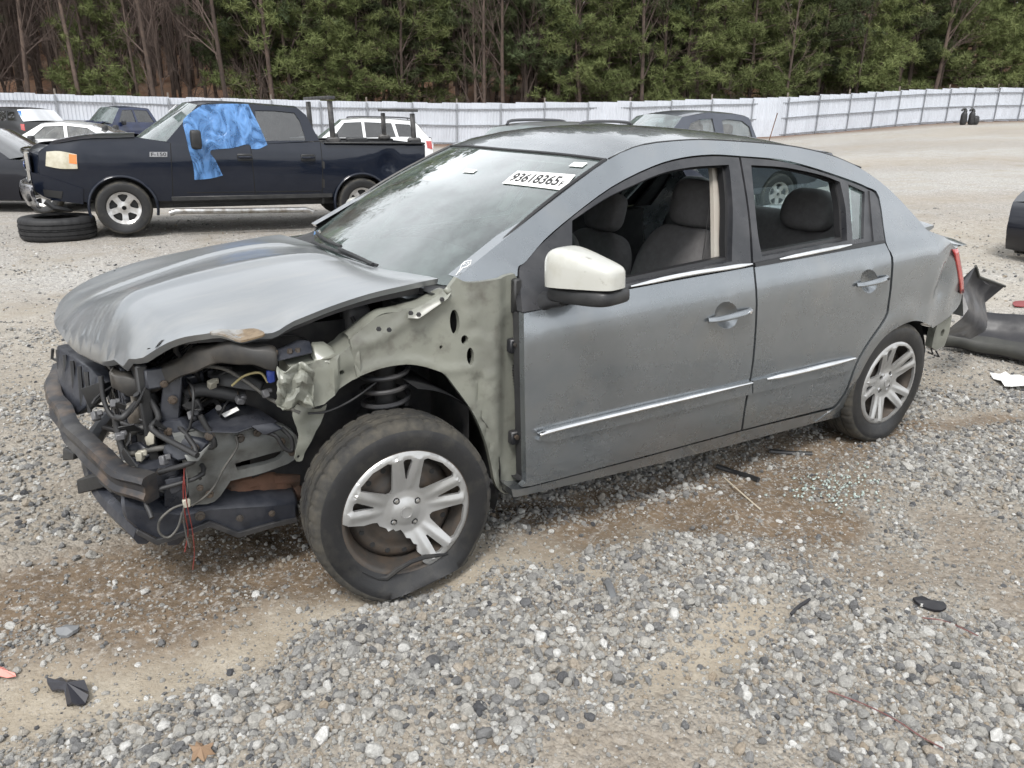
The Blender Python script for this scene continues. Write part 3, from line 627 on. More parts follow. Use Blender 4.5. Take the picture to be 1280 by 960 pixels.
for k in range(46):
    az = -10+k*1.78+rt.uniform(-.8, .8); rg = region(az)
    if (az < 32 and k % 3) or az < 13: continue
    plant(PROTO[rt.choice((1, 3, 3, 0) if az < 44 else (0, 1, 2, 3))], az, rt.uniform(9, 20), rt.uniform(.85, 1.15), rt.uniform(0, 6.28), f'green pine standing deeper in the woods {rg}', 'tree', f'deeper pines {rg}')
for k in range(200):
    az = -12+k*.36+rt.uniform(-.25, .25)
    if (az > 46 and k % 3) or (14 < az <= 46 and k % 5 == 0): continue
    rg = region(az); deep = k % 2
    plant(BPROTO[rt.randint(0, 3)], az, rt.uniform(3.4, 9) if not deep else rt.uniform(8, 26), rt.uniform(.7, 1.15), rt.uniform(0, 6.28), f'bare brown hardwood {"deeper in the woods" if deep else "close behind the fence"} {rg}', 'tree', f'bare hardwoods {"deep" if deep else "near"} {rg}')
for k in range(34):
    az = -10+k*2.3+rt.uniform(-.8, .8); rg = region(az)
    plant(SPROTO[k % 2], az, rt.uniform(2.4, 6), rt.uniform(.8, 1.2), rt.uniform(0, 6.28), f'leafless brown shrub behind the fence {rg}', 'shrub', f'shrubs behind the fence {rg}')
# the wood behind reads as one mass
fw = MB(); r2 = random.Random(77)
wood = bpy.data.meshes.new('far_woods')
for k in range(1500):
    az = r2.uniform(-50, 74) if k % 3 else r2.uniform(-4, 30); d = float(fence_dist(az))+(r2.uniform(16, 52) if az > -12 else r2.uniform(5, 40)); x, y = polar(az, d); z = float(gz(x, y, False)); h = r2.uniform(10, 18); R0 = r2.uniform(.07, .2)
    fw.tube([(x, y, z-.3), (x+r2.gauss(0, .2), y, z+h*.5), (x+r2.gauss(0, .5), y+r2.gauss(0, .5), z+h)], [R0, R0*.7, R0*.2], 5, caps=False)
    for b in range(10):
        t = r2.uniform(.2, 1); a = r2.uniform(0, 6.28); L_ = r2.uniform(.8, 2.4); c = Vector((x, y, z+h*t)); e = c+Vector((math.cos(a)*L_, math.sin(a)*L_, L_*r2.uniform(.3, .9)))
        fw.tube([c, e], [.035, .01], 3, caps=False)
tag(obj('far_woods', fw, TWIG, smooth=60), 'dense brown bare woods filling the slope behind the pines', 'woods', kind='stuff')
fp = MB()
for k in range(11000):
    az = r2.uniform(-50, 74); d = float(fence_dist(az))+(r2.uniform(24, 50) if az > -12 else r2.uniform(6, 40))
    x, y = polar(az, d); z = float(gz(x, y, False))+r2.uniform(1, 14); dens = fbm(np.array([x]), np.array([y]), .12, 61)[0]
    if dens < (.56 if az < 34 else .40): continue
    for _ in range(7):
        p = Vector((x+r2.gauss(0, .8), y+r2.gauss(0, .8), z+r2.gauss(0, .5))); dv = Vector((r2.gauss(0, 1), r2.gauss(0, 1), r2.gauss(.3, .7))).normalized(); w = dv.orthogonal().normalized()*.12
        fp.add([p-w, p+w, p+dv*.7], [(0, 1, 2)])
tag(obj('far_pine_foliage', fp, NEEDLE, smooth=0), 'dark green pine foliage deep in the woods', 'foliage', kind='stuff')
# ------------------------------------------------------------------ the wrecked grey sedan (front towards -X, near side at -Y)
car = empty('wrecked_sedan', (1.3, 0, 0)); tag(car, 'grey sedan with its front bumper and fender torn off and a flat front tyre', 'car')
W_ = Spl([-.80, -.66, -.56, -.40, -.20, -.03, 0, .03, .10, .15, .35, .56, .75], [.80, .842, .868, .883, .891, .895, .893, .885, .858, .834, .725, .600, .48])
def zcrease(x): return .835+.04*x
DENTS = []
def side_w(x, z):
    s = z-zcrease(x); w = W_(s)*interp(x, [-.8, .2, 2.5, 2.9, 3.2, 3.4, 3.5, 3.6], [.93, 1, 1, .985, .955, .91, .86, .77])
    g = sstep(.05, .2, s); w -= g*interp(x, [.1, .6, 1.0, 2.2, 3.0], [.11, .05, 0, 0, .05])
    rr = math.hypot(x-2.685, (z-.31)); w += .014*math.exp(-((rr-.35)/.035)**2)*(1 if z > .2 else 0)
    return w
def side_y(x, z):
    y = -side_w(x, z)+.0012*nz((x, z, 0), 3.1)+.0006*nz((x, z, 4), 9)
    for dx, dz, rx, rz_, dp in DENTS: y += dp*math.exp(-((x-dx)/rx)**2-((z-dz)/rz_)**2)
    return y
def on_side(px, py):
    Y = -.87
    for _ in range(30): p = atY(px, py, Y); Y = lerp(Y, -side_w(p[0], p[2]), .7)
    return (p[0], p[2])
def spx(pts, n=3): return [on_side(*p) for p in cr(pts, n, True)]
SURF = lambda off: (lambda x, z: (x, side_y(x, z)-off, z))
FSURF = lambda off: (lambda x, z: (x, side_w(x, z)+off, z))
for px, py, rx, rz_, dp in ((1183, 345, .035, .10, .03), (1168, 352, .03, .12, -.012), (1175, 365, .05, .05, .02), (1150, 388, .06, .04, .008), (1196, 372, .03, .05, .03)):
    q = on_side(px, py); DENTS.append((q[0], q[1], rx, rz_, dp))
C_ = 'c'
Q = lambda px, py, Y: Vector(atY(px, py, Y))
SIDE = spx([(571, 347, C_), (640, 291), (700, 244), (762, 199), (802, 182), (860, 175.5), (900, 176), (960, 180), (1000, 185), (1040, 195), (1075, 210), (1112, 237), (1150, 277), (1160, 288), (1182, 297), (1197, 312, C_), (1204, 358, C_), (1200, 380), (1187, 396, C_), (1166, 410, C_),
            (1160, 405), (1146, 401), (1130, 405), (1107, 420), (1087, 446), (1067, 485), (1050, 521, C_), (1020, 527, C_), (1043, 511, C_), (1049.5, 504), (1060.5, 486), (1071.5, 455), (1087, 429), (1108, 398), (1112, 380), (1115.5, 350), (1116.5, 322), (1107.5, 302), (1099, 246), (1085, 234), (1055, 222), (1012, 208), (975, 199), (926, 195), (890, 193), (852, 197), (815, 208), (765, 233), (715, 270), (680, 300), (657, 327), (648, 333), (646.5, 345, C_), (615, 352), (585, 354.5)])
DOOR1 = spx([(654.5, 392, C_), (740, 375), (787, 361.5), (941, 333.5, C_), (944.5, 380), (940, 450), (931, 502), (926, 537.5, C_), (800, 571.5), (664, 607), (657.5, 603, C_), (656, 500)])
FRAME1 = spx([(654, 391, C_), (649.8, 345), (652, 331), (660, 322), (680, 303), (715, 272.5), (765, 235.5), (815, 210.5), (852, 199.5), (890, 195.5), (924.5, 197, C_), (933, 247), (937.5, 285), (940, 332.5, C_), (787, 360.5), (740, 374)])
OPEN1 = spx([(716, 276, C_), (757, 248.5), (790, 232.5), (827, 217), (865, 209), (912, 206, C_), (914, 222), (917, 262), (916, 327, C_), (785, 355), (716, 369, C_)])
DOOR2 = spx([(943.5, 334, C_), (1106, 304, C_), (1113.5, 322), (1112.5, 350), (1109, 380), (1105, 397), (1084, 428), (1069, 454), (1057.5, 485), (1047, 502), (1040.5, 508.5, C_), (985, 522.5), (928.5, 537, C_), (933.5, 502), (942.5, 450), (947, 380)])
FRAME2 = spx([(927, 197, C_), (975, 201.5), (1012, 210.5), (1055, 224.5), (1085, 236.5), (1097, 248), (1105.5, 302.5, C_), (943, 332.5, C_), (940.5, 290), (935.5, 247)])
OPEN2 = spx([(940, 206.5, C_), (975, 208.5), (1000, 212.5), (1030, 219.5), (1051, 227.5, C_), (1058, 260), (1060, 301, C_), (954, 321, C_), (948, 290)])
QUART2 = spx([(1061.5, 230.5, C_), (1082, 240, C_), (1080.5, 298.5, C_), (1067, 300.5, C_)])
def ell(cx, cy, rx, ry, n=18): return [on_side(cx+rx*math.cos(a), cy+ry*math.sin(a)) for a in np.linspace(0, 2*math.pi, n, endpoint=False)]
CUP1, CUP2 = ell(908, 394, 15, 17), ell(1086, 351.5, 11, 15)
IN = (0, .03, 0); INF = (0, -.03, 0)
BFRAME = mat('satin_black_frame', (.018, .019, .022), rough=.35, col2=(.04, .04, .043), scale=8, rvar=.1)
side = obj('side_frame', panel(MB(), SIDE, SURF(0), step=.05, ret=(0, .06, 0)), PAINT, car)
def door(nm, outl, frame, opens, cup, near=True):
    S, ret = (SURF, IN) if near else (FSURF, INF)
    d = obj(nm, panel(MB(), outl, S(.001), [cup] if near else (), step=.045, ret=ret, flip=not near), PAINT, car)
    obj('window_frame', panel(MB(), frame, S(-.004), opens, step=.05, ret=(0, .035 if near else -.035, 0), flip=not near), BFRAME, d)
    return d
d1 = door('front_door', DOOR1, FRAME1, [OPEN1], CUP1); d2 = door('rear_door', DOOR2, FRAME2, [OPEN2, QUART2], CUP2)
f1 = door('front_door', DOOR1, FRAME1, [OPEN1], CUP1, False); f2 = door('rear_door', DOOR2, FRAME2, [OPEN2, QUART2], CUP2, False)
for k, v in (('label', 'far side front door'),): f1[k] = v
f2['label'] = 'far side rear door'
obj('side_frame', panel(MB(), SIDE, FSURF(0), step=.07, ret=(0, -.06, 0), flip=True), PAINT, car)
def offpoly(P, d):
    """inset a 2-D polygon by d"""
    n = len(P); c = np.mean(P, 0); out = []
    ar = sum(P[i][0]*P[(i+1) % n][1]-P[(i+1) % n][0]*P[i][1] for i in range(n)); sg = 1 if ar > 0 else -1
    for i in range(n):
        a, b = np.array(P[i-1]), np.array(P[(i+1) % n]); t = b-a; t = t/(np.linalg.norm(t)+1e-9); out.append((P[i][0]-t[1]*d*sg, P[i][1]+t[0]*d*sg))
    return out
# inner window channels, torn glass stubs, quarter glass, far glass
obj('window_channel', panel(MB(), offpoly(OPEN1, -.012), SURF(-.032), [offpoly(OPEN1, .012)], step=.06, ret=(0, .03, 0)), SEAL, d1)
obj('window_channel', panel(MB(), offpoly(OPEN2, -.012), SURF(-.032), [offpoly(OPEN2, .010)], step=.06, ret=(0, .03, 0)), SEAL, d2)
obj('quarter_glass', panel(MB(), offpoly(QUART2, -.004), SURF(-.018), step=.06), GLASS2, d2)
obj('pillar_cover', panel(MB(), spx([(1086, 238.5, C_), (1096.5, 249), (1105, 302, C_), (1091.5, 303.5, C_)]), SURF(.004), step=.05, ret=(0, .012, 0)), BFRAME, d2)
for f, op in ((f1, [OPEN1]), (f2, [OPEN2, QUART2])):
    for q in op: obj('window_glass', panel(MB(), offpoly(q, -.005), FSURF(-.02), step=.08, flip=True), GLASS2, f)
# door inner trims (seen through the windows)
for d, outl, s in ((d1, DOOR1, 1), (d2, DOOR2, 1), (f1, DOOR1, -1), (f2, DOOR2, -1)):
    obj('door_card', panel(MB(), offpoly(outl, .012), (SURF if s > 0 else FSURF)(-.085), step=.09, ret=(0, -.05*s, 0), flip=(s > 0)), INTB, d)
# handles in their cups
def handle(door_, cx, cy, rx, ry, a, b, cup):
    c = on_side(cx, cy); cy3 = side_y(*c); R_ = max(math.dist(c, q) for q in cup)
    def bowl(u, v):
        q = cup[int(round(u*len(cup))) % len(cup)]; k = 1-v; x = lerp(c[0], q[0], k); z = lerp(c[1], q[1], k)
        return (x, side_y(x, z)-.001+.026*math.sin(math.pi/2*min(1, v*1.25)), z)
    obj('handle_cup', MB().grid(bowl, len(cup), 6, closeu=True), PAINT, door_, smooth=80)
    A, B = on_side(*a), on_side(*b); pts = []; rs = []
    for t in np.linspace(0, 1, 13):
        x, z = lerp(A[0], B[0], t), lerp(A[1], B[1], t); o = .020*math.sin(math.pi*min(1, max(0, t*1.0)))**.5+.006
        pts.append((x, side_y(x, z)-o, z)); rs.append(.0145*(.55+.45*math.sin(math.pi*(.08+.84*t))**.4))
    h = obj('door_handle', MB().tube(pts, rs, 10, flat=.62), PAINT, door_, smooth=60)
    x, z = lerp(A[0], B[0], .88), lerp(A[1], B[1], .88)
    obj('lock_cap', MB().lathe([(0, -.006), (.006, -.006), (.007, 0)], (x, side_y(x, z)-.027, z), 'y', 12), BLACKP if door_ is d2 else CHROME, door_)
handle(d1, 908, 394, 15, 17, (884, 400), (937.5, 387), CUP1); handle(d2, 1086, 351.5, 11, 15, (1069.5, 356), (1108, 346), CUP2)
# bright belt strips and body mouldings
def strip(nm, pts, off, m, parent, n=3, d=.012): return obj(nm, panel(MB(), spx(pts, n), SURF(off), step=.03, ret=(0, d, 0)), m, parent)
strip('belt_backing', [(943, 328.5, C_), (1020, 313), (1104, 300, C_), (1105, 303.5, C_), (1020, 319.5), (944, 333.5, C_)], .004, SEAL, d2)
strip('body_moulding', [(670, 549, C_), (681, 535, C_), (800, 507), (937, 475, C_), (937, 491.5, C_), (800, 524), (690, 550, C_)], .013, PAINT, d1)
strip('body_moulding', [(938.5, 475, C_), (1000, 461), (1066, 446, C_), (1060, 462, C_), (1000, 477), (938.5, 490.5, C_)], .013, PAINT, d2)
def bar(nm, pts, off, r, m, parent, flat=.6):
    P = [on_side(*p) for p in cr(pts, 5)]; n_ = len(P); rs = [r*min(1, .35+4*i/n_, .35+4*(n_-1-i)/n_) for i in range(n_)]
    return obj(nm, MB().tube([(x, side_y(x, z)-off, z) for x, z in P], rs, 10, flat=flat), m, parent, smooth=70)
bar('chrome_moulding', [(674, 543), (683, 537), (800, 508.5), (937, 477)], .015, .0125, CHROME, d1); bar('chrome_moulding', [(955, 472.5), (1000, 462.5), (1066, 446.5)], .015, .012, CHROME, d2)
bar('belt_strip', [(787, 357.5), (850, 343.5), (907, 334.5), (939, 329.5)], .006, .0105, CHROME, d1); bar('belt_strip', [(973, 323.5), (1020, 314), (1063, 305.5)], .006, .010, CHROME, d2)
sill = obj('rocker_sill', panel(MB(), spx([(640, 612, C_), (664, 609.3), (800, 574), (926, 540), (1042.5, 511.5, C_), (1050, 522, C_), (1020, 529), (860, 571), (666, 617.5), (642, 621.5, C_)]), SURF(-.004), step=.04, ret=(0, .10, 0)), PAINT, car)
fs = [(q[0], q[1]) for q in spx([(640, 612, C_), (664, 609.3), (926, 540), (1042.5, 511.5, C_), (1050, 522, C_), (1020, 529), (666, 617.5), (642, 621.5, C_)])]
obj('rocker_sill', panel(MB(), fs, FSURF(-.004), step=.08, ret=(0, -.10, 0), flip=True), PAINT, car)
# roof, headliner, glass, rear deck
RAIL = [on_side(*p) for p in cr([(762, 199), (802, 182), (860, 175.5), (900, 176), (960, 180), (1000, 185), (1040, 195), (1075, 210)], 3)]
rx_ = [p[0] for p in RAIL]; rz_ = [p[1] for p in RAIL]; XF, XR = rx_[0], 2.45
def rail(x):
    z = interp(x, rx_, rz_); return side_w(x, z)-.004, z
def roof(dz=0, ins=0):
    def f(u, v):
        t = 2*v-1; x = lerp(XF-.065*(1-t*t), XR+.05*(1-t*t), u); xx = max(x, XF); y, z = rail(xx)
        z -= (xx-x)*.52; return (x, t*(y-ins), z+.05*(1-abs(t)**2.4)*(.75+.25*math.sin(math.pi*u))-dz+.0015*nz((x, t, 0), 2.5))
    return f
obj('roof', MB().grid(roof(), 30, 26), PAINT, car, smooth=60)
obj('headliner', MB().grid(roof(.035, .03), 12, 12), HEADL, car)
obj('roof_seam', MB().tube([(x, -rail(x)[0]+.001, rail(x)[1]+.001) for x in np.linspace(XF, XR, 24)], .0045, 6), SEAL, car)
WSB = [(.30, -.725, .995), (.20, -.4, .985), (.16, 0, .985), (.20, .4, .985), (.30, .725, .995)]
yf, zf_ = rail(XF)
def wsurf(u, v, off=0):
    t = 2*v-1; b = Vector((.16+.14*abs(t)**2.2, t*.725, .985+.01*t*t)); T_ = Vector((XF-.062*(1-t*t)-.006, t*(yf-.006), zf_+.05*(1-abs(t)**2.4)*.75-.052*.52*(1-t*t)-.006))
    p = b.lerp(T_, u); n = Vector((-.46, 0, .88)); return p+n*(.035*math.sin(math.pi*u)*(1-.3*t*t)+off)
ws = obj('windscreen', MB().grid(wsurf, 14, 18), GLASS, car, smooth=80)
obj('windscreen_seal', MB().tube([wsurf(1, v, .002) for v in np.linspace(0, 1, 20)], .007, 6), SEAL, car)
obj('windscreen_seal', MB().tube([wsurf(u, .003, .003) for u in np.linspace(0, 1, 20)], .008, 6), SEAL, car)
obj('windscreen_seal', MB().tube([wsurf(u, .997, .003) for u in np.linspace(0, 1, 20)], .008, 6), SEAL, car)
# stickers on the glass; find glass coordinates from their corners
def ws_hit(px, py):
    best = None
    def err(u, v): p = np.array(wsurf(u, v))-CAM; d = p@_f; return (p@_R/d*FPX+640-px, 480-p@_U/d*FPX-py)
    u, v = .7, .3
    for _ in range(40):
        e = err(u, v); eu = err(u+1e-4, v); ev = err(u, v+1e-4)
        J = np.array([[(eu[0]-e[0])/1e-4, (ev[0]-e[0])/1e-4], [(eu[1]-e[1])/1e-4, (ev[1]-e[1])/1e-4]]); s = np.linalg.solve(J, -np.array(e)); u += .6*s[0]; v += .6*s[1]
    return u, v
def decal(nm, corners, m, off=.0035, parent=None):
    uv = [ws_hit(*c) for c in corners]
    f = lambda a, b: wsurf(lerp(lerp(uv[0][0], uv[1][0], a), lerp(uv[3][0], uv[2][0], a), b), lerp(lerp(uv[0][1], uv[1][1], a), lerp(uv[3][1], uv[2][1], a), b), off)
    return obj(nm, MB().grid(f, 10, 4), m, parent or ws), f
st, sf = decal('lot_sticker', [(628, 230), (704, 239), (720, 219.5), (647, 214.5)], WHITE)
decal('small_sticker', [(711, 208.5), (728, 210), (735, 204.5), (718, 203.5)], WHITE)
decal('small_sticker', [(578, 216), (592, 217), (597, 213), (583, 212)], WHITE)
def text_mesh(s, bold=.012):
    cu = bpy.data.curves.new('t', 'FONT'); cu.body = s; cu.size = 1; cu.offset = bold; ob = bpy.data.objects.new('t', cu); COL.objects.link(ob)
    dg = bpy.context.evaluated_depsgraph_get(); m_ = bpy.data.meshes.new_from_object(ob.evaluated_get(dg)); bpy.data.objects.remove(ob)
    V = np.array([v.co[:] for v in m_.vertices]); F_ = [tuple(p.vertices) for p in m_.polygons]; V -= V.min(0); return V, F_
V, F_ = text_mesh('93618365', .02); sx_, sy_ = V[:, 0].max(), V[:, 1].max()
mb = MB(); mb.add([Vector(sf(.055+.80*v[0]/sx_, .2+.62*v[1]/sy_))+Vector((-.46, 0, .88))*.0015 for v in V], F_); obj('lot_number', mb, INK, st, smooth=0)
V, F_ = text_mesh('F'); mb = MB(); mb.add([Vector(sf(.89+.055*v[0]/V[:, 0].max(), .2+.3*v[1]/V[:, 1].max()))+Vector((-.46, 0, .88))*.0015 for v in V], F_); obj('lot_number', mb, INK, st, smooth=0)
def scribble(pts, r=.0016): return [Vector(wsurf(*ws_hit(*p), .004)) for p in pts]
mb = MB(); 
for pts in ([(570, 344), (575, 337), (577, 331), (581, 327), (586, 326), (589, 325), (588, 330), (584, 333), (578, 335), (574, 340)], [(579, 331), (581, 329), (583, 331)], [(584, 329), (586, 328), (586, 331)]): mb.tube([Q(p[0], p[1], -.715) for p in pts], .0016, 5)
obj('reflection_outline', mb, WHITE, ws)  # white strokes modelled in place of a bright reflection on the glass
def rglass(u, v):
    t = 2*v-1; y, z = rail(XR); T_ = Vector((XR+.05*(1-t*t)+.01, t*(y-.01), z+.045*(1-t*t)-.004)); b = Vector((3.08+.07*(1-t*t), t*.60, 1.01)); return b.lerp(T_, u)+Vector((.4, 0, .9))*.03*math.sin(math.pi*u)
obj('rear_glass', MB().grid(rglass, 10, 14), GLASS2, car, smooth=80)
_la, _lb = on_side(1197, 312), on_side(1204, 358)
def LE(z): e = lerp(_la[0], _lb[0], (z-_la[1])/(_lb[1]-_la[1])); return e-.045, e
def deck(u, v):
    t = 2*v-1; p = [(3.02, 1.01), (3.12, 1.01), (3.22, 1.005), (3.30, .998), (3.36, .985), (0, .955), (0, .93), (0, .80), (0, .72), (0, .62), (0, .55)]
    k = u*(len(p)-1); i = min(int(k), len(p)-2); q = []
    for x, z in (p[i], p[i+1]):
        e = LE(z)[1] if x == 0 else x-.07; q.append(((e+.022 if x == 0 else min(x, e+.05)), e, z, side_w(min(e, 3.5), min(z, .97))-(.006 if x == 0 else .02+.12*sstep(.95, 1.05, z))))
    xc, xe, z, hw = [lerp(q[0][j], q[1][j], k-i) for j in range(4)]
    if u < .46:
        ze = interp(xe, QTX, QTZ); hw = side_w(xe, ze)-.045; return (lerp(xc, xe, abs(t)**3), t*hw, lerp(z, ze, abs(t)**5))
    return (lerp(xc, xe, abs(t)**3), t*hw, z-.004*abs(t)**4)
_qt = [on_side(*q) for q in ((1112, 237), (1150, 277), (1160, 288), (1182, 297), (1197, 312))]; QTX, QTZ = [q[0] for q in _qt], [q[1] for q in _qt]
tl = obj('trunk_lid', MB().grid(deck, 31, 20), PAINT, car, smooth=60)
sp = [(3.31+.06*(1-(y/.56)**4), y, 1.0+.02*(1-abs(y/.56)**3)) for y in np.linspace(-.56, .56, 15)]
mb = MB(); n = len(sp)
for p in sp: mb.v += [(p[0]-.11, p[1], p[2]-.012), (p[0]-.03, p[1], p[2]+.006), (p[0]+.045, p[1], p[2]+.014), (p[0]+.05, p[1], p[2]+.002), (p[0], p[1], p[2]-.02)]
for i in range(n-1):
    for k in range(5): mb.f.append((i*5+k, i*5+(k+1) % 5, (i+1)*5+(k+1) % 5, (i+1)*5+k))
mb.f += [tuple(range(4, -1, -1)), tuple((n-1)*5+k for k in range(5))]
obj('spoiler', mb, PAINT, tl, smooth=50)
LAMP = mat('red_lamp', (.32, .02, .02), rough=.12, coat=.8, col2=(.45, .06, .05), scale=18); CLEARL = mat('clear_lamp', (.6, .58, .55), rough=.15, coat=.8)
for s in (-1, 1):
    def lampf(u, v, s=s):
        z = lerp(.95, .70, u); x0, xe = LE(z); x = lerp(x0, xe+.03, v); return (x, s*(side_w(min(x, xe), z)+.004-.03*max(0, (x-xe)/.03)**1.5-.0*v), z)
    t_ = obj('tail_lamp', MB().grid(lampf, 10, 8), LAMP, car, smooth=80, solid=.01)
# rear structure bared by the missing bumper
mb = MB(); mb.box((3.36, 0, .52), (.06, 1.36, .22)); mb.box((3.30, 0, .40), (.10, 1.2, .10)); obj('rear_body_panel', mb, DARKM, car, bevel=.01)
br = [Q(1189, 394, -.77), Q(1186, 415, -.77), Q(1182, 432, -.77), Q(1170, 438, -.77), Q(1165, 434, -.77), Q(1168, 418, -.77), Q(1172, 407, -.77)]
mb = MB(); panel(mb, [(p.x, p.z) for p in br], lambda x, z: (x, -.77+.01*nz((x, z, 2), 20), z), [[(Q(1178, 416, -.77).x+.018*math.cos(a), Q(1178, 416, -.77).z+.022*math.sin(a)) for a in np.linspace(0, 6.28, 10, endpoint=False)]], step=.03, ret=(0, .04, 0)); obj('bumper_bracket', mb, PRIMER, car)
mb = MB()
for a, b_, c in (((1164, 436), (1166, 443), (1160, 440)), ((1170, 439), (1174, 446), (1168, 444))): mb.tube([Q(*a, -.76), Q(*b_, -.75), Q(*c, -.74)], .005, 5)
obj('torn_clip', mb, BLACKP, car)
# rear wheel housing and floor
mb = MB(); mb.grid(lambda u, v: (2.685+.37*math.cos(lerp(.1, 3.3, u)), lerp(-.82, -.55, v), .31+.36*math.sin(lerp(.1, 3.3, u))), 20, 3); mb.grid(lambda u, v: (lerp(2.28, 3.1, u), -.55, lerp(.2, .72, v)), 2, 2)
obj('wheel_housing', mb, BLACKP, car)
mb = MB(); mb.grid(lambda u, v: (2.685+.37*math.cos(lerp(.1, 3.3, u)), -lerp(-.82, -.55, v), .31+.36*math.sin(lerp(.1, 3.3, u))), 20, 3); obj('wheel_housing', mb, BLACKP, car)
mb = MB(); mb.box((1.45, 0, .235), (2.05, 1.56, .05)); mb.box((2.9, 0, .30), (.9, 1.05, .06)); mb.box((1.4, 0, .20), (1.8, .3, .05)); mb.box((.85, -.62, .21), (.5, .10, .04)); obj('floor_pan', mb, DARKM, car, bevel=.01)
mb = MB(); mb.tube([(.5, .1, .2), (1.5, .15, .19), (2.3, .2, .2), (2.9, .4, .25)], .03, 8); mb.sell((2.9, .3, .26), (.28, .14, .08), .5, .5); obj('exhaust', mb, RUST, car)
mb = MB(); mb.tube([(2.685, -.75, .28), (2.685, -.4, .24), (2.685, .4, .24), (2.685, .75, .28)], .04, 8); obj('rear_axle', mb, DARKM, car)

# ------------------------------------------------------------------ wheels
TN = 216
def tyre_mesh(R=.316, hw=.103, rb=.206, flat=None, tread=True, tn=TN, squish=0):
    """axis along y, outer face at -y"""
    s = R/.316; P_ = [(rb, .088), (rb+.012, .099), (rb+.03, .1025), (.262*s, .105), (.288*s, .102), (.303*s, .093), (.311*s, .080), (.3135*s, .066), (.3145*s, .056), (.3045*s, .054), (.3045*s, .045), (.316*s, .043), (.3165*s, .014), (.305*s, .012), (.305*s, .004), (.3165*s, .002)]
    P_ = [(r, h*hw/.103) for r, h in P_]; P_ = P_+[(r, -h) for r, h in P_[::-1]]
    mb = MB(); M = len(P_)
    for k in range(tn):
        a = 2*math.pi*k/tn; ca, sa = math.cos(a), math.sin(a)
        for i, (r, h) in enumerate(P_):
            if tread and r > .300*s and k % 6 == (0 if h > 0 else 3): r -= .005*s if abs(h) > .05 else .003*s
            x, z, y = r*ca, r*sa, h
            if flat is not None:
                low = max(0, -z-flat*.62)/(R-flat*.62); sw = sstep(rb, .26*s, r)
                fl = flat if flat > .29 or R > .32 else flat-.15*x
                if z < -fl: z = -fl+(z+fl)*.06
                y += ((-.05 if R < .32 and flat < .29 else -.03) if y < 0 else .02)*low**1.2*sw*(1-sstep(.30*s, .317*s, r)*.4)
                y += .006*math.sin(a*5)*low; z += .006*math.sin(x*14+1)*low*sw
            mb.v.append((x, y, z))
    for k in range(tn):
        for i in range(M-1): mb.f.append((k*M+i, k*M+i+1, ((k+1) % tn)*M+i+1, ((k+1) % tn)*M+i))
    mb.mi = [1 if 4 <= i < M-5 else 0 for k in range(tn) for i in range(M-1)]
    return mb
def rim_mesh():
    return MB().lathe([(.206, .09), (.20, .085), (.19, .05), (.186, -.02), (.186, -.04), (.197, -.062), (.204, -.088), (.212, -.0985), (.221, -.0995), (.2215, -.094)], n=64), MB().lathe([(.188, -.018), (.181, -.028), (.172, -.040), (.163, -.045), (.145, -.046), (.132, -.044), (.12, -.052), (.085, -.058), (.065, -.046), (.03, -.05), (.0, -.05)], n=64)
def pol(r, a): return (r*math.cos(rad(a)), r*math.sin(rad(a)))
def cover_mesh(broken=False, rot=88.0):
    mb = MB(); holes = []
    for k in range(5):
        t = rot+72*k; wd = [(.094, -7), (.125, -13.5), (.16, -17.5), (.192, -19.5), (.199, -16), (.2015, 0), (.199, 16), (.192, 19.5), (.16, 17.5), (.125, 13.5), (.094, 7), (.088, 0)]
        sl_ = [(.118, -1.2), (.15, -3.2), (.186, -4.8), (.192, -3.2), (.1935, 0), (.192, 3.2), (.186, 4.8), (.15, 3.2), (.118, 1.2)]
        if not (broken and k in (1, 2)): holes.append([pol(r, t+36+a) for r, a in wd])
        if not (broken and k == 2): holes.append([pol(r, t+a) for r, a in sl_])
    for k in range(4): holes.append([(pol(.052, rot+37+90*k)[0]+.0115*math.cos(q), pol(.052, rot+37+90*k)[1]+.0115*math.sin(q)) for q in np.linspace(0, 6.283, 10, endpoint=False)])
    if broken:
        out = [pol(.2185, a) for a in np.linspace(287-360, 177, 60)]+[pol(r, a) for r, a in ((.2, 179), (.165, 182), (.15, 184), (.118, 186), (.10, 190), (.098, 198), (.09, 205), (.083, 214), (.086, 222), (.071, 231), (.075, 240), (.066, 252), (.078, 262), (.095, 268), (.10, 276), (.12, 279), (.128, 284), (.15, 281), (.17, 285), (.19, 283))]
    else: out = [pol(.2185, a) for a in np.linspace(0, 360, 90, endpoint=False)]
    def surf(x, z):
        r = math.hypot(x, z); a = math.degrees(math.atan2(z, x)); y = interp(r, [0, .02, .036, .05, .075, .10, .15, .185, .203, .213, .2185], [-.0885, -.0885, -.0845, -.078, -.0765, -.083, -.096, -.104, -.107, -.105, -.098])
        m = ((a-rot+36) % 72)-36; sp = abs(abs(m)-10.5)/7.5
        if .07 < r < .2: y -= .008*max(0, 1-sp)*math.sin(math.pi*min(1, (r-.07)/.10)*.5)
        return (x, y, z)
    panel(mb, out, surf, holes, step=.0065, ret=lambda p: (0, .013, 0), flip=True); return mb
SH = {}
def shared(nm, key, mbf, m, parent, **kw):
    if key in SH: o = SH[key].copy(); COL.objects.link(o); o.parent = parent; o.name = nm; return o
    o = SH[key] = obj(nm, mbf(), m, parent, local=True, **kw); return o
def hole_discs_mb():
    mb = MB()
    for k in range(16): x, z = pol(.155, k*22.5); mb.lathe([(0, -.0475), (.0088, -.0475), (.0095, -.046)], (x, 0, z), 'y', 10)  # solid black discs stand in for the dark inside of vent holes
    return mb
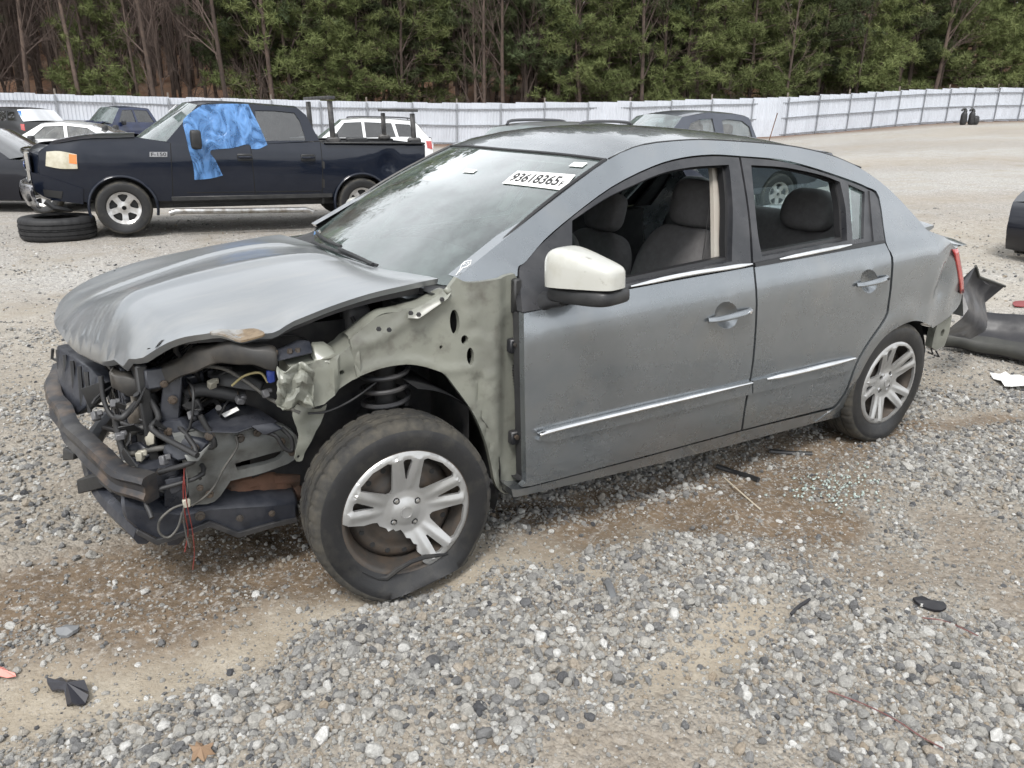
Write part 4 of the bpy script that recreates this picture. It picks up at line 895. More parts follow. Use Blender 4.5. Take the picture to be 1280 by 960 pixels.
def wheel(parent, loc, steer=0, camber=0, flat=False, broken=False, spin=0, outer=-1):
    w = bpy.data.objects.new('wheel', None); COL.objects.link(w); w.parent = parent; w.location = Vector(loc)-origin_of(parent); w.rotation_euler = (camber, 0, steer+(math.pi if outer > 0 else 0)); w.empty_display_size = .1
    shared('tyre', ('tyre', flat), lambda: tyre_mesh(flat=.262 if flat else .306), [RUBBER, TREAD], w, smooth=50)
    a, b = rim_mesh(); r_ = shared('steel_rim', 'rim', lambda: a, STEEL, w, smooth=50); shared('wheel_disc', 'disc', lambda: b, STEEL, w, smooth=50); tag(shared('vent_hole_discs', 'vh', hole_discs_mb, INK, w), kind='stuff')
    c = shared('wheel_cover', ('cov', broken), lambda: cover_mesh(broken), SILVER, w, smooth=35)
    shared('cover_badge', 'badge', lambda: MB().lathe([(.021, -.0895), (.0205, -.0915), (.0175, -.0915), (.017, -.090), (.0, -.0895)], n=28), SILVER, w, smooth=30)
    for k in range(4):
        x, z = pol(.052, 125+90*k); o = shared('lug_nut', 'lug', lambda: MB().lathe([(.009, -.055), (.009, -.079), (.007, -.083), (0, -.084)], n=6), CHROME, w, smooth=30); o.location = (x, 0, z)
    for o in kids(w):
        if o.name.split('.')[0] in ('wheel_cover', 'vent_hole_discs', 'wheel_disc'): o.rotation_euler = (0, spin, 0)
    return w
w1 = wheel(car, (.035, -.775, .290), steer=rad(-5), camber=rad(-3), flat=True, broken=True); w1['label'] = 'front wheel with flat tyre and broken cover'
w2 = wheel(car, (2.685, -.765, .300), camber=rad(1), spin=rad(-20))
w3 = wheel(car, (.02, .775, .300), steer=rad(-9), outer=1); w4 = wheel(car, (2.685, .765, .300), outer=1)
# torn bead hanging off the flat tyre
def wl(p): return Matrix.Rotation(rad(-5), 3, 'Z') @ Vector(p) + Vector((.035, -.775, .29))
mb = MB(); mb.tube([wl(p) for p in ((-.165, -.107, -.165), (-.12, -.112, -.20), (-.085, -.118, -.205), (-.05, -.122, -.18), (0, -.122, -.162), (.05, -.120, -.158), (.10, -.115, -.168), (.135, -.11, -.172))], [.006, .008, .009, .009, .008, .008, .007, .005], 7); obj('torn_bead', mb, RUBBER, w1) if False else obj('torn_bead', mb, RUBBER, car)
# ------------------------------------------------------------------ hood: thin-plate sheet through its edge and crease lines
HB = [(548, 348, -.70), (505, 357, -.70), (462, 367, -.70), (425, 379, -.695), (390, 392, -.69), (358, 406, -.68), (333, 417.5, -.67), (318, 422, -.665), (300, 419, -.66), (276, 416, -.64), (242, 418, -.61), (209, 428, -.57), (179, 447, -.50), (154, 461, -.42), (124, 453, -.22), (90.6, 434.5, .02), (76, 418, .2), (67.4, 401, .38), (74, 380, .52), (90.6, 361, .58), (124, 344, .62), (166, 329, .64), (230, 314, .66), (293, 302, .67), (350, 293, .68)]
HR = [(400, 308, .40), (437, 321, .1), (477, 335, -.25), (515, 342, -.5)]
hb = [atY(*p) for p in HB]; hr = [atY(*p) for p in HR]
HI = [atY(89, 380, .28), atY(200, 340, .28), atY(350, 307, .28), atY(107, 390, -.22), atY(230, 350, -.22), atY(399, 321, -.22)]
CP = np.array([p for i, p in enumerate(hb) if i <= 10 or i >= 21]+hr+HI); XY = CP[:, :2]
def tpsK(r2): return np.where(r2 > 1e-12, r2*np.log(np.maximum(r2, 1e-12)), 0)
n = len(CP); Kk = tpsK(((XY[:, None]-XY[None])**2).sum(-1))+np.eye(n)*1.5e-3; Pm = np.c_[np.ones(n), XY]; A_ = np.block([[Kk, Pm], [Pm.T, np.zeros((3, 3))]]); co = np.linalg.solve(A_, np.r_[CP[:, 2], 0, 0, 0])
def hood_s(x, y):
    k = tpsK(((XY-(x, y))**2).sum(1)); return float(k@co[:n]+co[n]+co[n+1]*x+co[n+2]*y)
FE = np.array(cr([tuple(p) for p in hb[9:22]], 6)); FEd = np.array([hood_s(p[0], p[1])-p[2] for p in FE])
FEd *= np.array([sstep(0, .2, i/(len(FE)-1))*sstep(1, .85, i/(len(FE)-1)) for i in range(len(FE))])
def hood_z(x, y):
    z = hood_s(x, y); d2 = ((FE[:, :2]-(x, y))**2).sum(1); wt = np.exp(-(np.sqrt(d2)-math.sqrt(d2.min()))/.03); D = float((FEd*wt).sum()/wt.sum()); d = math.sqrt(d2.min())
    if d < .16: z -= D*(1-d/.16)**2.6
    for y0 in (.28, -.22):     # pressed ridges
        e = y-y0; z += .013*(max(0, 1+e/.042) if e < 0 else max(0, 1-e/.14))*sstep(-.80, -.62, x)*sstep(.14, .0, x)
    c = HC; e = math.hypot((x-c[0])/.11, (y-c[1])/.045); z += .008*math.exp(-e*e)*math.sin((x-c[0])*55+1)
    return z+.0012*nz((x, y, 1), 4)
HC = atY(318, 421, -.66)
OUT = [(p[0], p[1]) for p in cr([tuple(p[:2])+(('c',) if i in (0, 13, len(hb)-1) else ()) for i, p in enumerate(hb)]+[tuple(p[:2]) for p in hr[::1]], 3, True)]
hood = obj('hood', panel(MB(), OUT, lambda x, y: (x, y, hood_z(x, y)), step=.016, ret=lambda p: (.012*(p[0] < -.5), -np.sign(p[1])*.01, -.02)), HOODP, car, smooth=50)
obj('hood_inner', panel(MB(), offpoly(OUT, .05), lambda x, y: (x, y, hood_z(x, y)-.03), step=.07, ret=(0, 0, -.02), flip=True), DARKM, hood)
# crumpled bare-metal lip
CR_ = mat('bare_rusty_lip', (.22, .165, .105), rough=.5, metal=.3, col2=(.10, .07, .045), scale=26, col3=(.30, .30, .29), scale3=14, lo3=.45, hi3=.6)
lipo = [(p[0], p[1]) for p in [atY(*q) for q in ((262, 414, -.625), (285, 410, -.62), (305, 410, -.625), (322, 415, -.64), (331, 419, -.675), (318, 424, -.685), (300, 421, -.68), (280, 418, -.665))]]
obj('crumpled_lip', panel(MB(), cr(lipo, 3, True), lambda x, y: (x, y, hood_z(x, y)+.0025+.004*nz((x, y, 3), 28)), step=.012, ret=(0, 0, -.006)), CR_, hood, smooth=30)
sc = MB()
for a, b_ in (((191, 425), (200, 421)), ((193, 429), (203, 424)), ((196, 431), (206, 430)), ((182, 428), (187, 426))):
    p, q = atY(*a, -.535), atY(*b_, -.545)
    for (P1, P2) in ((p, q),):
        w = .006; d = np.array([P2[0]-P1[0], P2[1]-P1[1]]); nn = np.array([-d[1], d[0]])/(np.linalg.norm(d)+1e-9)*w; m_ = (P1+P2)/2
        ring = [(P1[0], P1[1]), (m_[0]+nn[0], m_[1]+nn[1]), (P2[0], P2[1]), (m_[0]-nn[0]*.4, m_[1]-nn[1]*.4)]; sc.add([(x, y, hood_z(x, y)+.0025) for x, y in ring], [(0, 1, 2, 3)])
obj('paint_chip', sc, INK, hood)
# cowl, wipers
def cowl(u, v):
    t = 2*v-1; a = wsurf(.0, v, .004); y = a[1]; xr = interp(y, [-.7, -.5, -.25, .1, .4, .7], [.245, .235, .227, .235, .213, .12])-.05; zr = min(hood_z(max(-.8, min(.2, xr)), max(-.69, min(.67, y)))-.035, .985); return (lerp(xr, a[0]+.03, u), y, lerp(zr, a[2]+.008, u)-.015*math.sin(math.pi*u))
obj('cowl', MB().grid(cowl, 6, 20), BLACKP, car, smooth=60)
mb = MB(); pts = [wsurf(*ws_hit(*p), .014) for p in ((392, 306), (430, 320), (474, 336))]; mb.tube(cr(pts, 5), .007, 6, flat=.5); mb.tube([wsurf(*ws_hit(*p), .026) for p in ((428, 318), (448, 327), (470, 338))], .008, 6)
obj('wiper', mb, BLACKP, car); mb = MB(); pts = [wsurf(.03+.02*t, lerp(.86, .55, t), .014) for t in np.linspace(0, 1, 8)]; mb.tube(pts, .007, 6); obj('wiper', mb, BLACKP, car)

# ------------------------------------------------------------------ door mirror
mir = MB(); mc = Vector((0, 0, 0))
def mpt(px, py, Y): return Q(px, py, Y)
def mshape(p):
    t = sstep(-.135, .135, -p.y); z = p.z*lerp(1.0, .42, t**1.3) if p.z > 0 else max(p.z, -.034)
    return Vector((p.x*lerp(1, .72, t)+(.012*t), p.y, z+.008))
MR = Matrix.Rotation(rad(16), 3, 'Z') @ Matrix.Rotation(rad(-4), 3, 'X')
cap = obj('mirror_cap', MB().sell(Q(731, 348, -.985), (.085, .128, .098), .5, .48, rot=MR, nu=44, nv=24, fn=mshape), CREAM, car, smooth=60)
cap['label'] = 'cream white mirror cap'
obj('mirror_base', MB().sell(Q(735, 367.5, -.972), (.086, .130, .028), .4, .45, rot=MR, nu=36).tube([Q(705, 372, -.93), Q(690, 375, -.88), Q(676, 378, -.83)], [.035, .032, .045], 10, flat=.6), BLACKP, car, smooth=60)
mg = MB().grid(lambda u, v: Q(0, 0, 0) if False else (Q(732, 341, -.985)+Matrix.Rotation(rad(14), 3, 'Z') @ Vector((.070, lerp(-.06, .08, u), lerp(-.03, .03, v)))), 2, 2); obj('mirror_glass', mg, CHROME, car)
obj('mirror_cap', MB().sell((.66, .99, 1.03), (.08, .12, .085), .6, .55, nu=24), CREAM, car, smooth=60); obj('mirror_base', MB().tube([(.62, .90, .985), (.6, .84, .98)], .04, 8), BLACKP, car)
# ------------------------------------------------------------------ bared front structure
def on_surf(px, py, yf, Y=-.75):
    for _ in range(25): p = atY(px, py, Y); Y = lerp(Y, yf(p[0], p[2]), .7)
    return (p[0], p[2])
def ap_y(x, z): return interp(x, [-.45, -.1, .18, .30, .40, .6], [-.665, -.70, -.735, -.785, -.80, -.805])
def spf(pts, yf, n=3): return [on_surf(*p, yf) for p in cr(pts, n, True)]
APO = spf([(571, 347, C_), (585, 353), (615, 350.5), (647, 343.5, C_), (664, 392), (666, 607, C_), (648, 622, C_), (634, 620), (620, 607), (614, 580), (608, 555), (597, 527), (585, 506), (568, 483), (556, 468), (540, 461), (520, 456), (500, 455.5), (472, 461), (446, 471, C_), (437, 424, C_), (450, 413), (472, 396), (490, 391), (512, 386), (530, 381), (557, 366, C_)], ap_y)
def px_ell(cx, cy, rx, ry, n=14, tilt=0): return [on_surf(cx+rx*math.cos(a)*math.cos(tilt)-ry*math.sin(a)*math.sin(tilt), cy+rx*math.cos(a)*math.sin(tilt)+ry*math.sin(a)*math.cos(tilt), ap_y) for a in np.linspace(0, 2*math.pi, n, endpoint=False)]
apH = [px_ell(568.5, 403, 6, 16, 16, -.06), px_ell(581, 425, 4.6, 6), px_ell(588, 445.5, 4.6, 11, 14, -.03), px_ell(551.5, 434, 2.2, 2.4, 8)]
LOWE = np.array([on_surf(*p, ap_y) for p in cr([(446, 468), (472, 458), (500, 452), (520, 452.5), (540, 457), (560, 463), (590, 459)], 5)])
UPE = np.array([on_surf(*p, ap_y) for p in cr([(440, 432), (470, 425), (510, 400), (560, 372)], 6)])
HP = [on_surf(*p, ap_y) for p in ((611, 432), (611, 470), (613, 492), (587, 375), (588, 396), (596, 420), (633, 390), (620, 445))]
def ap_s(x, z):
    y = ap_y(x, z); d = np.sqrt(((LOWE-(x, z))**2).sum(1).min()); y += -.008*math.exp(-(d/.014)**2)+(.02*sstep(0, .05, .05-d) if False else 0)
    d = np.sqrt(((UPE-(x, z))**2).sum(1).min()); y += -.009*math.exp(-(d/.018)**2)
    for i, (hx, hz) in enumerate(HP): y -= .004*sstep(.026, .020, max(abs(x-hx)*1.0, abs(z-hz)*(1.4 if i % 2 else .8)))
    if x > .30 and z < .70: y += .016*sstep(.0, .02, .02-abs(x-(.335+.12*(.70-z)+.09*(.70-z)**2*4)))      # pressed channel beside the wheel opening
    if x > .40: y += .02*sstep(.41, .45, x)
    return y+.0012*nz((x, z, 1), 7)
apr = obj('inner_fender', panel(MB(), APO, lambda x, z: (x, ap_s(x, z), z), apH, step=.016, ret=(0, .02, 0)), PRIMER, car, smooth=55)
# upper flange of the rail, running inboard
tp = [np.array((*on_surf(*p, ap_y),)) for p in cr([(437, 424), (450, 413), (472, 396), (490, 391), (512, 386), (530, 381), (557, 366)], 4)]
obj('rail_flange', MB().grid(lambda u, v: (lambda q: (q[0]+.01*v, ap_s(q[0], q[1])+.13*v, q[1]+.012*math.sin(v*3)-.03*v*v+.006*nz((q[0], v, 0), 14)))(tp[int(round(u*(len(tp)-1)))]), len(tp), 6), PRIMER, apr, smooth=50)
mb = MB(); P_ = [Q(510, 398, -.76), Q(524, 399, -.765), Q(560, 374, -.775), Q(565, 366, -.775), Q(556, 363, -.76), Q(530, 380, -.745), Q(511, 388, -.74)]; mb.prism(P_, (0, .006, -.006)); mb.tube([Q(557, 360, -.80), Q(562, 366, -.81)], .012, 8); obj('fender_bracket', mb, PRIMER, apr, bevel=.002)
mb = MB()
for px, py in ((523, 393), (552, 374), (473, 411), (486, 412), (513, 391)): p = Q(px, py, -.775); mb.lathe([(0, -.008), (.007, -.008), (.008, 0)], p, 'y', 6)
tag(obj('bolt_heads', mb, DARKM, apr), kind='stuff')
# rail front box, crushed
def box_y(x, z): return -.70+.02*nz((x, z, 5), 13)
obj('crushed_rail', panel(MB(), spf([(447, 424, C_), (449, 470, C_), (425, 488), (405, 505, C_), (388, 510), (374, 505), (364, 482), (361, 458, C_), (392, 453), (424, 442)], lambda x, z: -.70), lambda x, z: (x, box_y(x, z)-.010*(abs(((x*11.0) % 1)-.5) < .12), z), [[(q[0], q[1]) for q in [on_surf(428+3.4*math.cos(a), 466+3.4*math.sin(a), lambda x, z: -.70) for a in np.linspace(0, 6.28, 8, endpoint=False)]]], step=.012, ret=(0, .11, .006)), PRIMER, apr, smooth=35)
mb = MB().grid(lambda u, v: tuple(Vector(Q(lerp(346, 392, u), lerp(458, 508, v)+6*math.sin(u*7), -.71-.018*abs(math.sin(u*5+v*3))-.012*abs(math.sin(v*7-u*2))))+Vector((.008*nz((u*5, v*5, 0)), .01*nz((u*6, v*6, 3)), .012*nz((u*6, v*6, 7))))), 16, 16); obj('crumpled_plate', mb, PRIMER, apr, smooth=14, solid=.003)
mb = MB(); panel(mb, spf([(372, 506, C_), (396, 512), (408, 505, C_), (401, 530), (384, 560), (379, 577), (369, 574), (374, 545), (366, 520)], lambda x, z: -.66), lambda x, z: (x, -.66+.02*nz((x, z, 8), 18), z), [[on_surf(374+2.2*math.cos(a), 572+2.2*math.sin(a), lambda x, z: -.66) for a in np.linspace(0, 6.28, 8, endpoint=False)]], step=.015, ret=(0, .006, 0)); obj('bent_flange', mb, PRIMER, apr, smooth=30)
mb = MB(); mb.prism([Q(392, 452, -.69), Q(412, 455, -.70), Q(424, 452, -.71), Q(420, 440, -.68), Q(408, 432, -.66), Q(392, 433, -.66)], (0, .03, .008)); obj('hood_hinge_bracket', mb, PRIMER, apr, bevel=.004)
# wheel house, strut and spring
mb = MB(); mb.grid(lambda u, v: (.02+.415*math.cos(lerp(-.35, 1.35, u)), lerp(-.79, -.44, v), .30+.40*math.sin(lerp(-.35, 1.35, u))), 24, 4); obj('wheel_liner', mb, BLACKP, car)
mb = MB(); mb.grid(lambda u, v: (lerp(-.36, .48, u), -.44+.02*nz((u*4, v*4, 0)), lerp(.2, .86, v)), 12, 8); obj('inner_apron', mb, DARKM, car)
mb = MB(); mb.tube([(.07+.078*math.cos(a), -.62+.078*math.sin(a), .575+.0078*a) for a in np.linspace(0, 2*math.pi*3.6, 110)], .0088, 8); obj('coil_spring', mb, DARKM, car)
mb = MB(); mb.lathe([(0, .20), (.03, .2), (.035, .3), (.09, .555), (.10, .56), (.04, .565), (.035, .72), (.07, .76), (.10, .79), (0, .80)], (.07, -.62, 0), 'z', 24); obj('strut', mb, BLACKP, car, smooth=50)
mb = MB(); mb.sell((.03, -.62, .31), (.10, .05, .13), .7, .7); mb.tube([(.03, -.62, .2), (-.05, -.3, .2), (.1, -.25, .2)], .03, 8); obj('steering_knuckle', mb, RUST, car)
# hinges and wiring boot
mb = None
for (cx, cy) in ((647, 431), (648, 545)):
    m_ = MB(); c = Q(cx, cy, -.80); m_.box(c, (.075, .03, .05)); m_.box(c+Vector((.02, -.015, 0)), (.05, .02, .034)); h = obj('door_hinge', m_, DARKM, car, bevel=.005)
    m_ = MB(); m_.lathe([(0, -.03), (.008, -.03), (.009, -.018)], c+Vector((-.022, 0, .008)), 'y', 6).lathe([(0, -.03), (.008, -.03), (.009, -.018)], c+Vector((-.002, 0, .006)), 'y', 6); obj('hinge_bolts', m_, STEEL, h)
bp_ = cr([Q(646, 456, -.785), Q(647, 472, -.80), Q(650, 490, -.81), Q(654, 508, -.80)], 14); mb = MB(); mb.tube(bp_, [.016+.003*math.cos(i*2.2) for i in range(len(bp_))], 10); obj('wiring_boot', mb, WIREB, car, smooth=30)
mb = MB(); mb.box(Q(645, 370, -.79), (.03, .03, .12)); obj('mirror_seal_block', mb, BLACKP, car, bevel=.006)
# upper tie bar, centre post, torn mounts
tb = cr([Q(347, 449, -.68), Q(318, 443, -.655), (Q(285, 439, -.61)), Q(250, 447, -.53), Q(218, 462, -.44), Q(185, 478, -.37), Q(160, 479, -.33), Q(140, 471, -.29)], 5); mb = MB()
for i, p in enumerate(tb):
    h = .030+.004*math.sin(i*.9); w = .032; mb.v += [tuple(p+np.array((-.3*w, -w, h))), tuple(p+np.array((.3*w, w, h))), tuple(p+np.array((.3*w, w, -h))), tuple(p+np.array((-.3*w, -w, -h)))]
for i in range(len(tb)-1):
    for k in range(4): mb.f.append((i*4+k, i*4+(k+1) % 4, (i+1)*4+(k+1) % 4, (i+1)*4+k))
mb.f += [(3, 2, 1, 0), tuple((len(tb)-1)*4+k for k in range(4))]
tie = obj('radiator_tie_bar', mb, mat('dusty_dark_metal', (.028, .027, .026), .55, col2=(.06, .053, .044), scale=9), car, bevel=.006, smooth=50)
tb2 = cr([Vector((-.70, -.25, .74)), Vector((-.74, .1, .76)), Vector((-.70, .5, .75)), Vector((-.55, .66, .78))], 5); mb = MB().tube(tb2, .03, 6); obj('radiator_tie_bar', mb, DARKM, car)
mb = MB(); mb.prism([Q(345, 452, -.70), Q(392, 441, -.70), Q(388, 426, -.66), Q(375, 424, -.64), Q(338, 441, -.64)], (0, .03, -.01)); b_ = obj('bolted_bracket', mb, BLUEM, car, bevel=.004)
mb = MB()
for px, py in ((346, 448), (364, 446), (374, 445)): mb.lathe([(0, .012), (.008, .012), (.009, 0)], Q(px, py, -.69)+Vector((0, .01, .01)), 'z', 6)
obj('bracket_bolts', mb, STEEL, b_)
def slab(nm, pts, d, m, parent=car, bev=.004, **kw): mb = MB(); mb.prism([Q(*p) for p in pts], d); return obj(nm, mb, m, parent, bevel=bev, **kw)
slab('centre_post', [(204, 468, -.44), (228, 462, -.46), (224, 526, -.46), (198, 527, -.44)], (.02, .05, 0), BLUEM)
slab('lamp_mount', [(195, 527, -.45), (226, 523, -.48), (240, 545, -.52), (222, 560, -.5), (198, 548, -.46)], (.03, .05, -.01), BLUEM, bev=.006)
pl = slab('torn_mount_plate', [(236, 532, -.50), (258, 516, -.46), (281, 501, -.42), (300, 503, -.44), (323, 511, -.47), (347, 527, -.58), (318, 533, -.60), (296, 541, -.62), (252, 540, -.58)], (.01, .02, -.012), BLUEM, bev=.004)
slab('mount_label', [(277, 518, -.502), (296, 509, -.502), (299, 513, -.512), (281, 522, -.515)], (0, -.001, .002), WHITE, pl, 0)
slab('broken_lug', [(205, 556, -.50), (236, 545, -.53), (262, 553, -.57), (246, 572, -.57), (222, 577, -.54), (203, 568, -.5)], (.02, .05, -.01), BLUEM, bev=.006)
lg = slab('primer_tab', [(230, 569, -.60), (250, 566, -.605), (262, 555, -.61), (259, 562, -.612), (248, 577, -.61), (234, 577, -.605)], (.004, .006, 0), PRIMG, bev=.0015)
# side support with its long opening
def ly(x, z): return -.52
so = spf([(217, 546, C_), (262, 536), (296, 531), (345, 530), (370, 545), (371, 573), (330, 590), (288, 601, C_), (268, 627), (238, 632, C_), (232, 590)], ly); sh = spf([(294, 580, C_), (330, 569), (358, 563, C_), (346, 576), (297, 588, C_)], ly)
obj('lamp_support', panel(MB(), so, lambda x, z: (x, -.52-.015*math.exp(-((z-.50)/.03)**2)+.012*nz((x, z, 3), 10), z), [sh], step=.018, ret=(0, .02, .004)), PRIMG, car, smooth=45)
mb = MB()
for px, py in ((250, 592), (250, 598)): mb.lathe([(0, -.004), (.005, -.004), (.0055, 0)], Q(px, py, -.54), 'y', 8)
obj('support_hole_discs', mb, INK, car)  # no openings here: black caps paint in the darkness of two holes
# bumper beam, crash pieces and lower members
BEAMM = mat('scraped_bumper_beam', (.03, .03, .033), .45, metal=.3, col2=(.12, .085, .06), scale=9, lo=.5, hi=.7, col3=(.07, .066, .062), scale3=5, rvar=.12)
bp2 = cr([Vector((-.70, -.57, .435)), Vector((-.775, -.45, .445)), Vector((-.845, -.18, .465)), Vector((-.885, .12, .48)), Vector((-.895, .38, .495)), Vector((-.86, .58, .50))], 6); mb = MB()
for i, p in enumerate(bp2):
    sec = [(.0, .043), (-.014, .040), (-.022, .024), (-.010, .009), (-.010, -.009), (-.022, -.024), (-.014, -.040), (0, -.043), (.035, -.042), (.035, .042)]
    t = Vector(bp2[min(i+1, len(bp2)-1)])-Vector(bp2[max(i-1, 0)]); nrm = Vector((-t.y, t.x, 0)).normalized(); nrm = -nrm if nrm.x > 0 else nrm
    for a, b in sec: mb.v.append(tuple(Vector(p)-nrm*a+Vector((.010*nz((p[0]*7, p[1]*7, b*9)), 0, b+.012*nz((p[0]*8, p[1]*8, b*12))))))
M_ = 10
for i in range(len(bp2)-1):
    for k in range(M_): mb.f.append((i*M_+k, i*M_+(k+1) % M_, (i+1)*M_+(k+1) % M_, (i+1)*M_+k))
mb.f += [tuple(range(M_)), tuple((len(bp2)-1)*M_+M_-1-k for k in range(M_))]
beam = obj('bumper_beam', mb, BEAMM, car, smooth=22)
slab('crash_box', [(163, 585, -.48), (220, 578, -.48), (226, 600, -.48), (216, 622, -.48), (170, 628, -.48), (158, 604, -.5)], (.06, .09, 0), BLUEM, bev=.012)
slab('tow_bracket', [(78, 560, .1), (92, 566, .0), (92, 575, .0), (78, 576, .1)], (.05, .03, 0), BLACKP)
slab('tow_bracket', [(95, 600, -.05), (128, 592, -.2), (130, 610, -.2), (97, 618, -.05)], (.05, .03, 0), BLACKP)
slab('lower_member', [(150, 626, -.50), (175, 634, -.52), (200, 637, -.52), (232, 640, -.52), (260, 633, -.52), (300, 631, -.53), (335, 629, -.53), (372, 626, -.53), (374, 650, -.53), (345, 656, -.53), (320, 663, -.53), (298, 669, -.53), (280, 663, -.53), (262, 655, -.52), (240, 664, -.52), (222, 674, -.52), (196, 678, -.52), (170, 664, -.51), (154, 650, -.5)], (.02, .10, .02), BLUEM, bev=.012)
slab('lower_member_lip', [(172, 662, -.535), (196, 675, -.535), (240, 661, -.535), (262, 652, -.535), (298, 666, -.54), (345, 653, -.54), (372, 648, -.54), (372, 653, -.54), (345, 659, -.54), (298, 673, -.54), (262, 659, -.535), (240, 668, -.535), (196, 682, -.535), (170, 668, -.535)], (.0, .015, 0), DARKM, bev=.002)
slab('lower_hook', [(205, 600, -.50), (232, 596, -.50), (235, 650, -.50), (224, 682, -.50), (208, 684, -.50), (203, 640, -.50)], (.02, .025, 0), BLUEM, bev=.006)
mb = MB(); mb.tube(cr([(-.72, -.50, .25), (-.8, -.1, .25), (-.8, .3, .26), (-.70, .6, .27)], 5), .035, 8); obj('lower_crossmember', mb, BLUEM, car)
mb = MB()
for k in range(5): c = Q(300+15*k, 606+5*math.sin(k*2), -.40); mb.sell(c, (.055, .06, .045+.01*math.sin(k)), .7, .7, nu=14, nv=8, fn=lambda p: p*(1+.18*nz(p, 22)))
mb.tube([Q(270, 612, -.40), Q(300, 606, -.42), Q(330, 600, -.42), Q(372, 598, -.42)], [.02, .035, .035, .03], 8); obj('gearbox_casting', mb, mat('rust_brown_casting', (.16, .085, .055), .85, col2=(.085, .055, .04), scale=12, bump=.003, bscale=40), car)
# radiator, fan shroud, condenser
mb = MB(); mb.box((-.655, .09, .56), (.035, 1.06, .46)); rd = obj('radiator', mb, BLACKP, car, bevel=.006)
mb = MB()
for k in range(9): mb.box((-.69, .15+.10*(k-4), .56), (.02, .012, .42))
for z in (.40, .52, .64, .74): mb.box((-.694, .15, z), (.018, .9, .014))
obj('shroud_ribs', mb, BLUEM, rd, bevel=.003)
mb = MB(); P_ = [Q(70, 432, .42), Q(112, 460, .1), Q(128, 478, -.02), Q(118, 500, 0), Q(95, 520, .1), Q(72, 490, .35)]; mb.prism(P_, (.05, .02, 0)); obj('upper_grille_carrier', mb, BLUEM, car, bevel=.006)
mb = MB()
for i in range(5): mb.tube([Q(72+i*9, 437+i*7, .40-i*.09), Q(76+i*9, 480+i*9, .36-i*.09)], .008, 5)
obj('carrier_ribs', mb, BLACKP, car)
mb = MB(); mb.tube([Q(66, 436, .42), Q(65, 448, .43), Q(72, 451, .42)], .006, 5); obj('torn_clip', mb, BLACKP, car)
# engine bay contents
mb = MB(); mb.sell((-.18, .02, .56), (.26, .30, .24), .45, .45, nu=26, nv=14, fn=lambda p: p*(1+.06*nz(p, 9))); mb.box((-.2, .05, .80), (.34, .42, .06)); obj('engine', mb, DARKM, car, bevel=0)
mb = MB(); mb.box((-.30, -.30, .66), (.22, .18, .20)); obj('battery', mb, BLACKP, car, bevel=.01)
mb = MB(); mb.box((-.05, -.30, .74), (.24, .22, .18)); mb.tube(cr([(-.1, -.28, .78), (-.3, -.1, .80), (-.45, .1, .76)], 5), .045, 10); obj('air_box', mb, BLACKP, car, bevel=.015)
mb = MB(); mb.box((.24, -.48, .86), (.14, .22, .12)); mb.sell((.05, -.42, .85), (.05, .05, .06), .6, .6); obj('fluid_reservoir', mb, mat('grey_plastic', (.12, .12, .125), .4), car, bevel=.012)
mb = MB(); mb.grid(lambda u, v: (.33, lerp(-.74, .74, u), lerp(.2, .97, v)), 6, 6); obj('firewall', mb, DARKM, car)
mb = MB(); mb.grid(lambda u, v: (lerp(-.6, .33, u), .60, lerp(.25, .9, v)), 4, 4); mb.grid(lambda u, v: (lerp(-.6, .33, u), lerp(-.44, .6, v), .24), 4, 4); obj('engine_bay_wall', mb, DARKM, car)
slab('cowl_bracket', [(475, 366, -.62), (556, 360, -.62), (560, 368, -.62), (508, 374, -.63), (502, 372, -.63), (478, 371, -.62)], (0, .06, .01), PAINT, bev=.002)
# relay can, connectors, hoses and wires
mb = MB(); c = Q(170, 515, -.34); mb.lathe([(0, -.032), (.026, -.032), (.028, -.028), (.028, .024), (.024, .03), (.01, .032), (.01, .06), (0, .06)], c, 'z', 20); can = obj('horn_can', mb, mat('dull_tin', (.30, .28, .25), .45, metal=.6, col2=(.14, .12, .1), scale=14), car, smooth=40)
slab('horn_bracket', [(152, 510, -.33), (166, 505, -.34), (164, 517, -.34), (152, 520, -.33)], (.0, .03, 0), DARKM)
slab('blue_plug', [(334, 464, -.66), (344, 463, -.665), (345, 478, -.665), (336, 480, -.66)], (.0, .02, 0), mat('blue_plastic', (.03, .06, .30), .4), bev=.004)
slab('grey_plug', [(181, 548, -.44), (190, 537, -.45), (195, 540, -.45), (194, 556, -.45), (184, 559, -.44)], (.0, .02, 0), mat('pale_plug', (.36, .34, .28), .5), bev=.005)
def wire(nm, pts, r, m, n=6): return obj(nm, MB().tube(cr([tuple(Q(*p)) for p in pts], 6), r, 7), m, car, smooth=80)
wire('grey_hose', [(250, 457, -.50), (280, 461, -.52), (310, 478, -.58), (340, 500, -.62), (375, 516, -.66)], .0065, WIREG)
wire('wire_loom', [(126, 470, -.25), (130, 500, -.27), (140, 520, -.3), (160, 531, -.34), (185, 533, -.42)], .008, WIREB)
wire('wire_loom', [(185, 533, -.42), (165, 540, -.40), (155, 555, -.38), (162, 567, -.40), (190, 562, -.44), (215, 558, -.47)], .010, WIREG)
wire('wire_loom', [(330, 540, -.60), (345, 545, -.61), (355, 560, -.61), (365, 563, -.61), (364, 548, -.61), (352, 535, -.6)], .007, WIREB)
wire('ridged_hose', [(228, 495, -.40), (250, 487, -.42), (275, 490, -.44), (305, 497, -.46)], .024, mat('ridged_hose_rubber', (.045, .045, .047), .55))
wire('radiator_hose', [(160, 488, -.30), (185, 492, -.36), (192, 505, -.37), (190, 530, -.38)], .022, WIREB)
wire('ground_cable', [(335, 478, -.63), (325, 466, -.62), (305, 470, -.58), (290, 482, -.55)], .004, mat('yellowish_wire', (.35, .30, .15), .5))
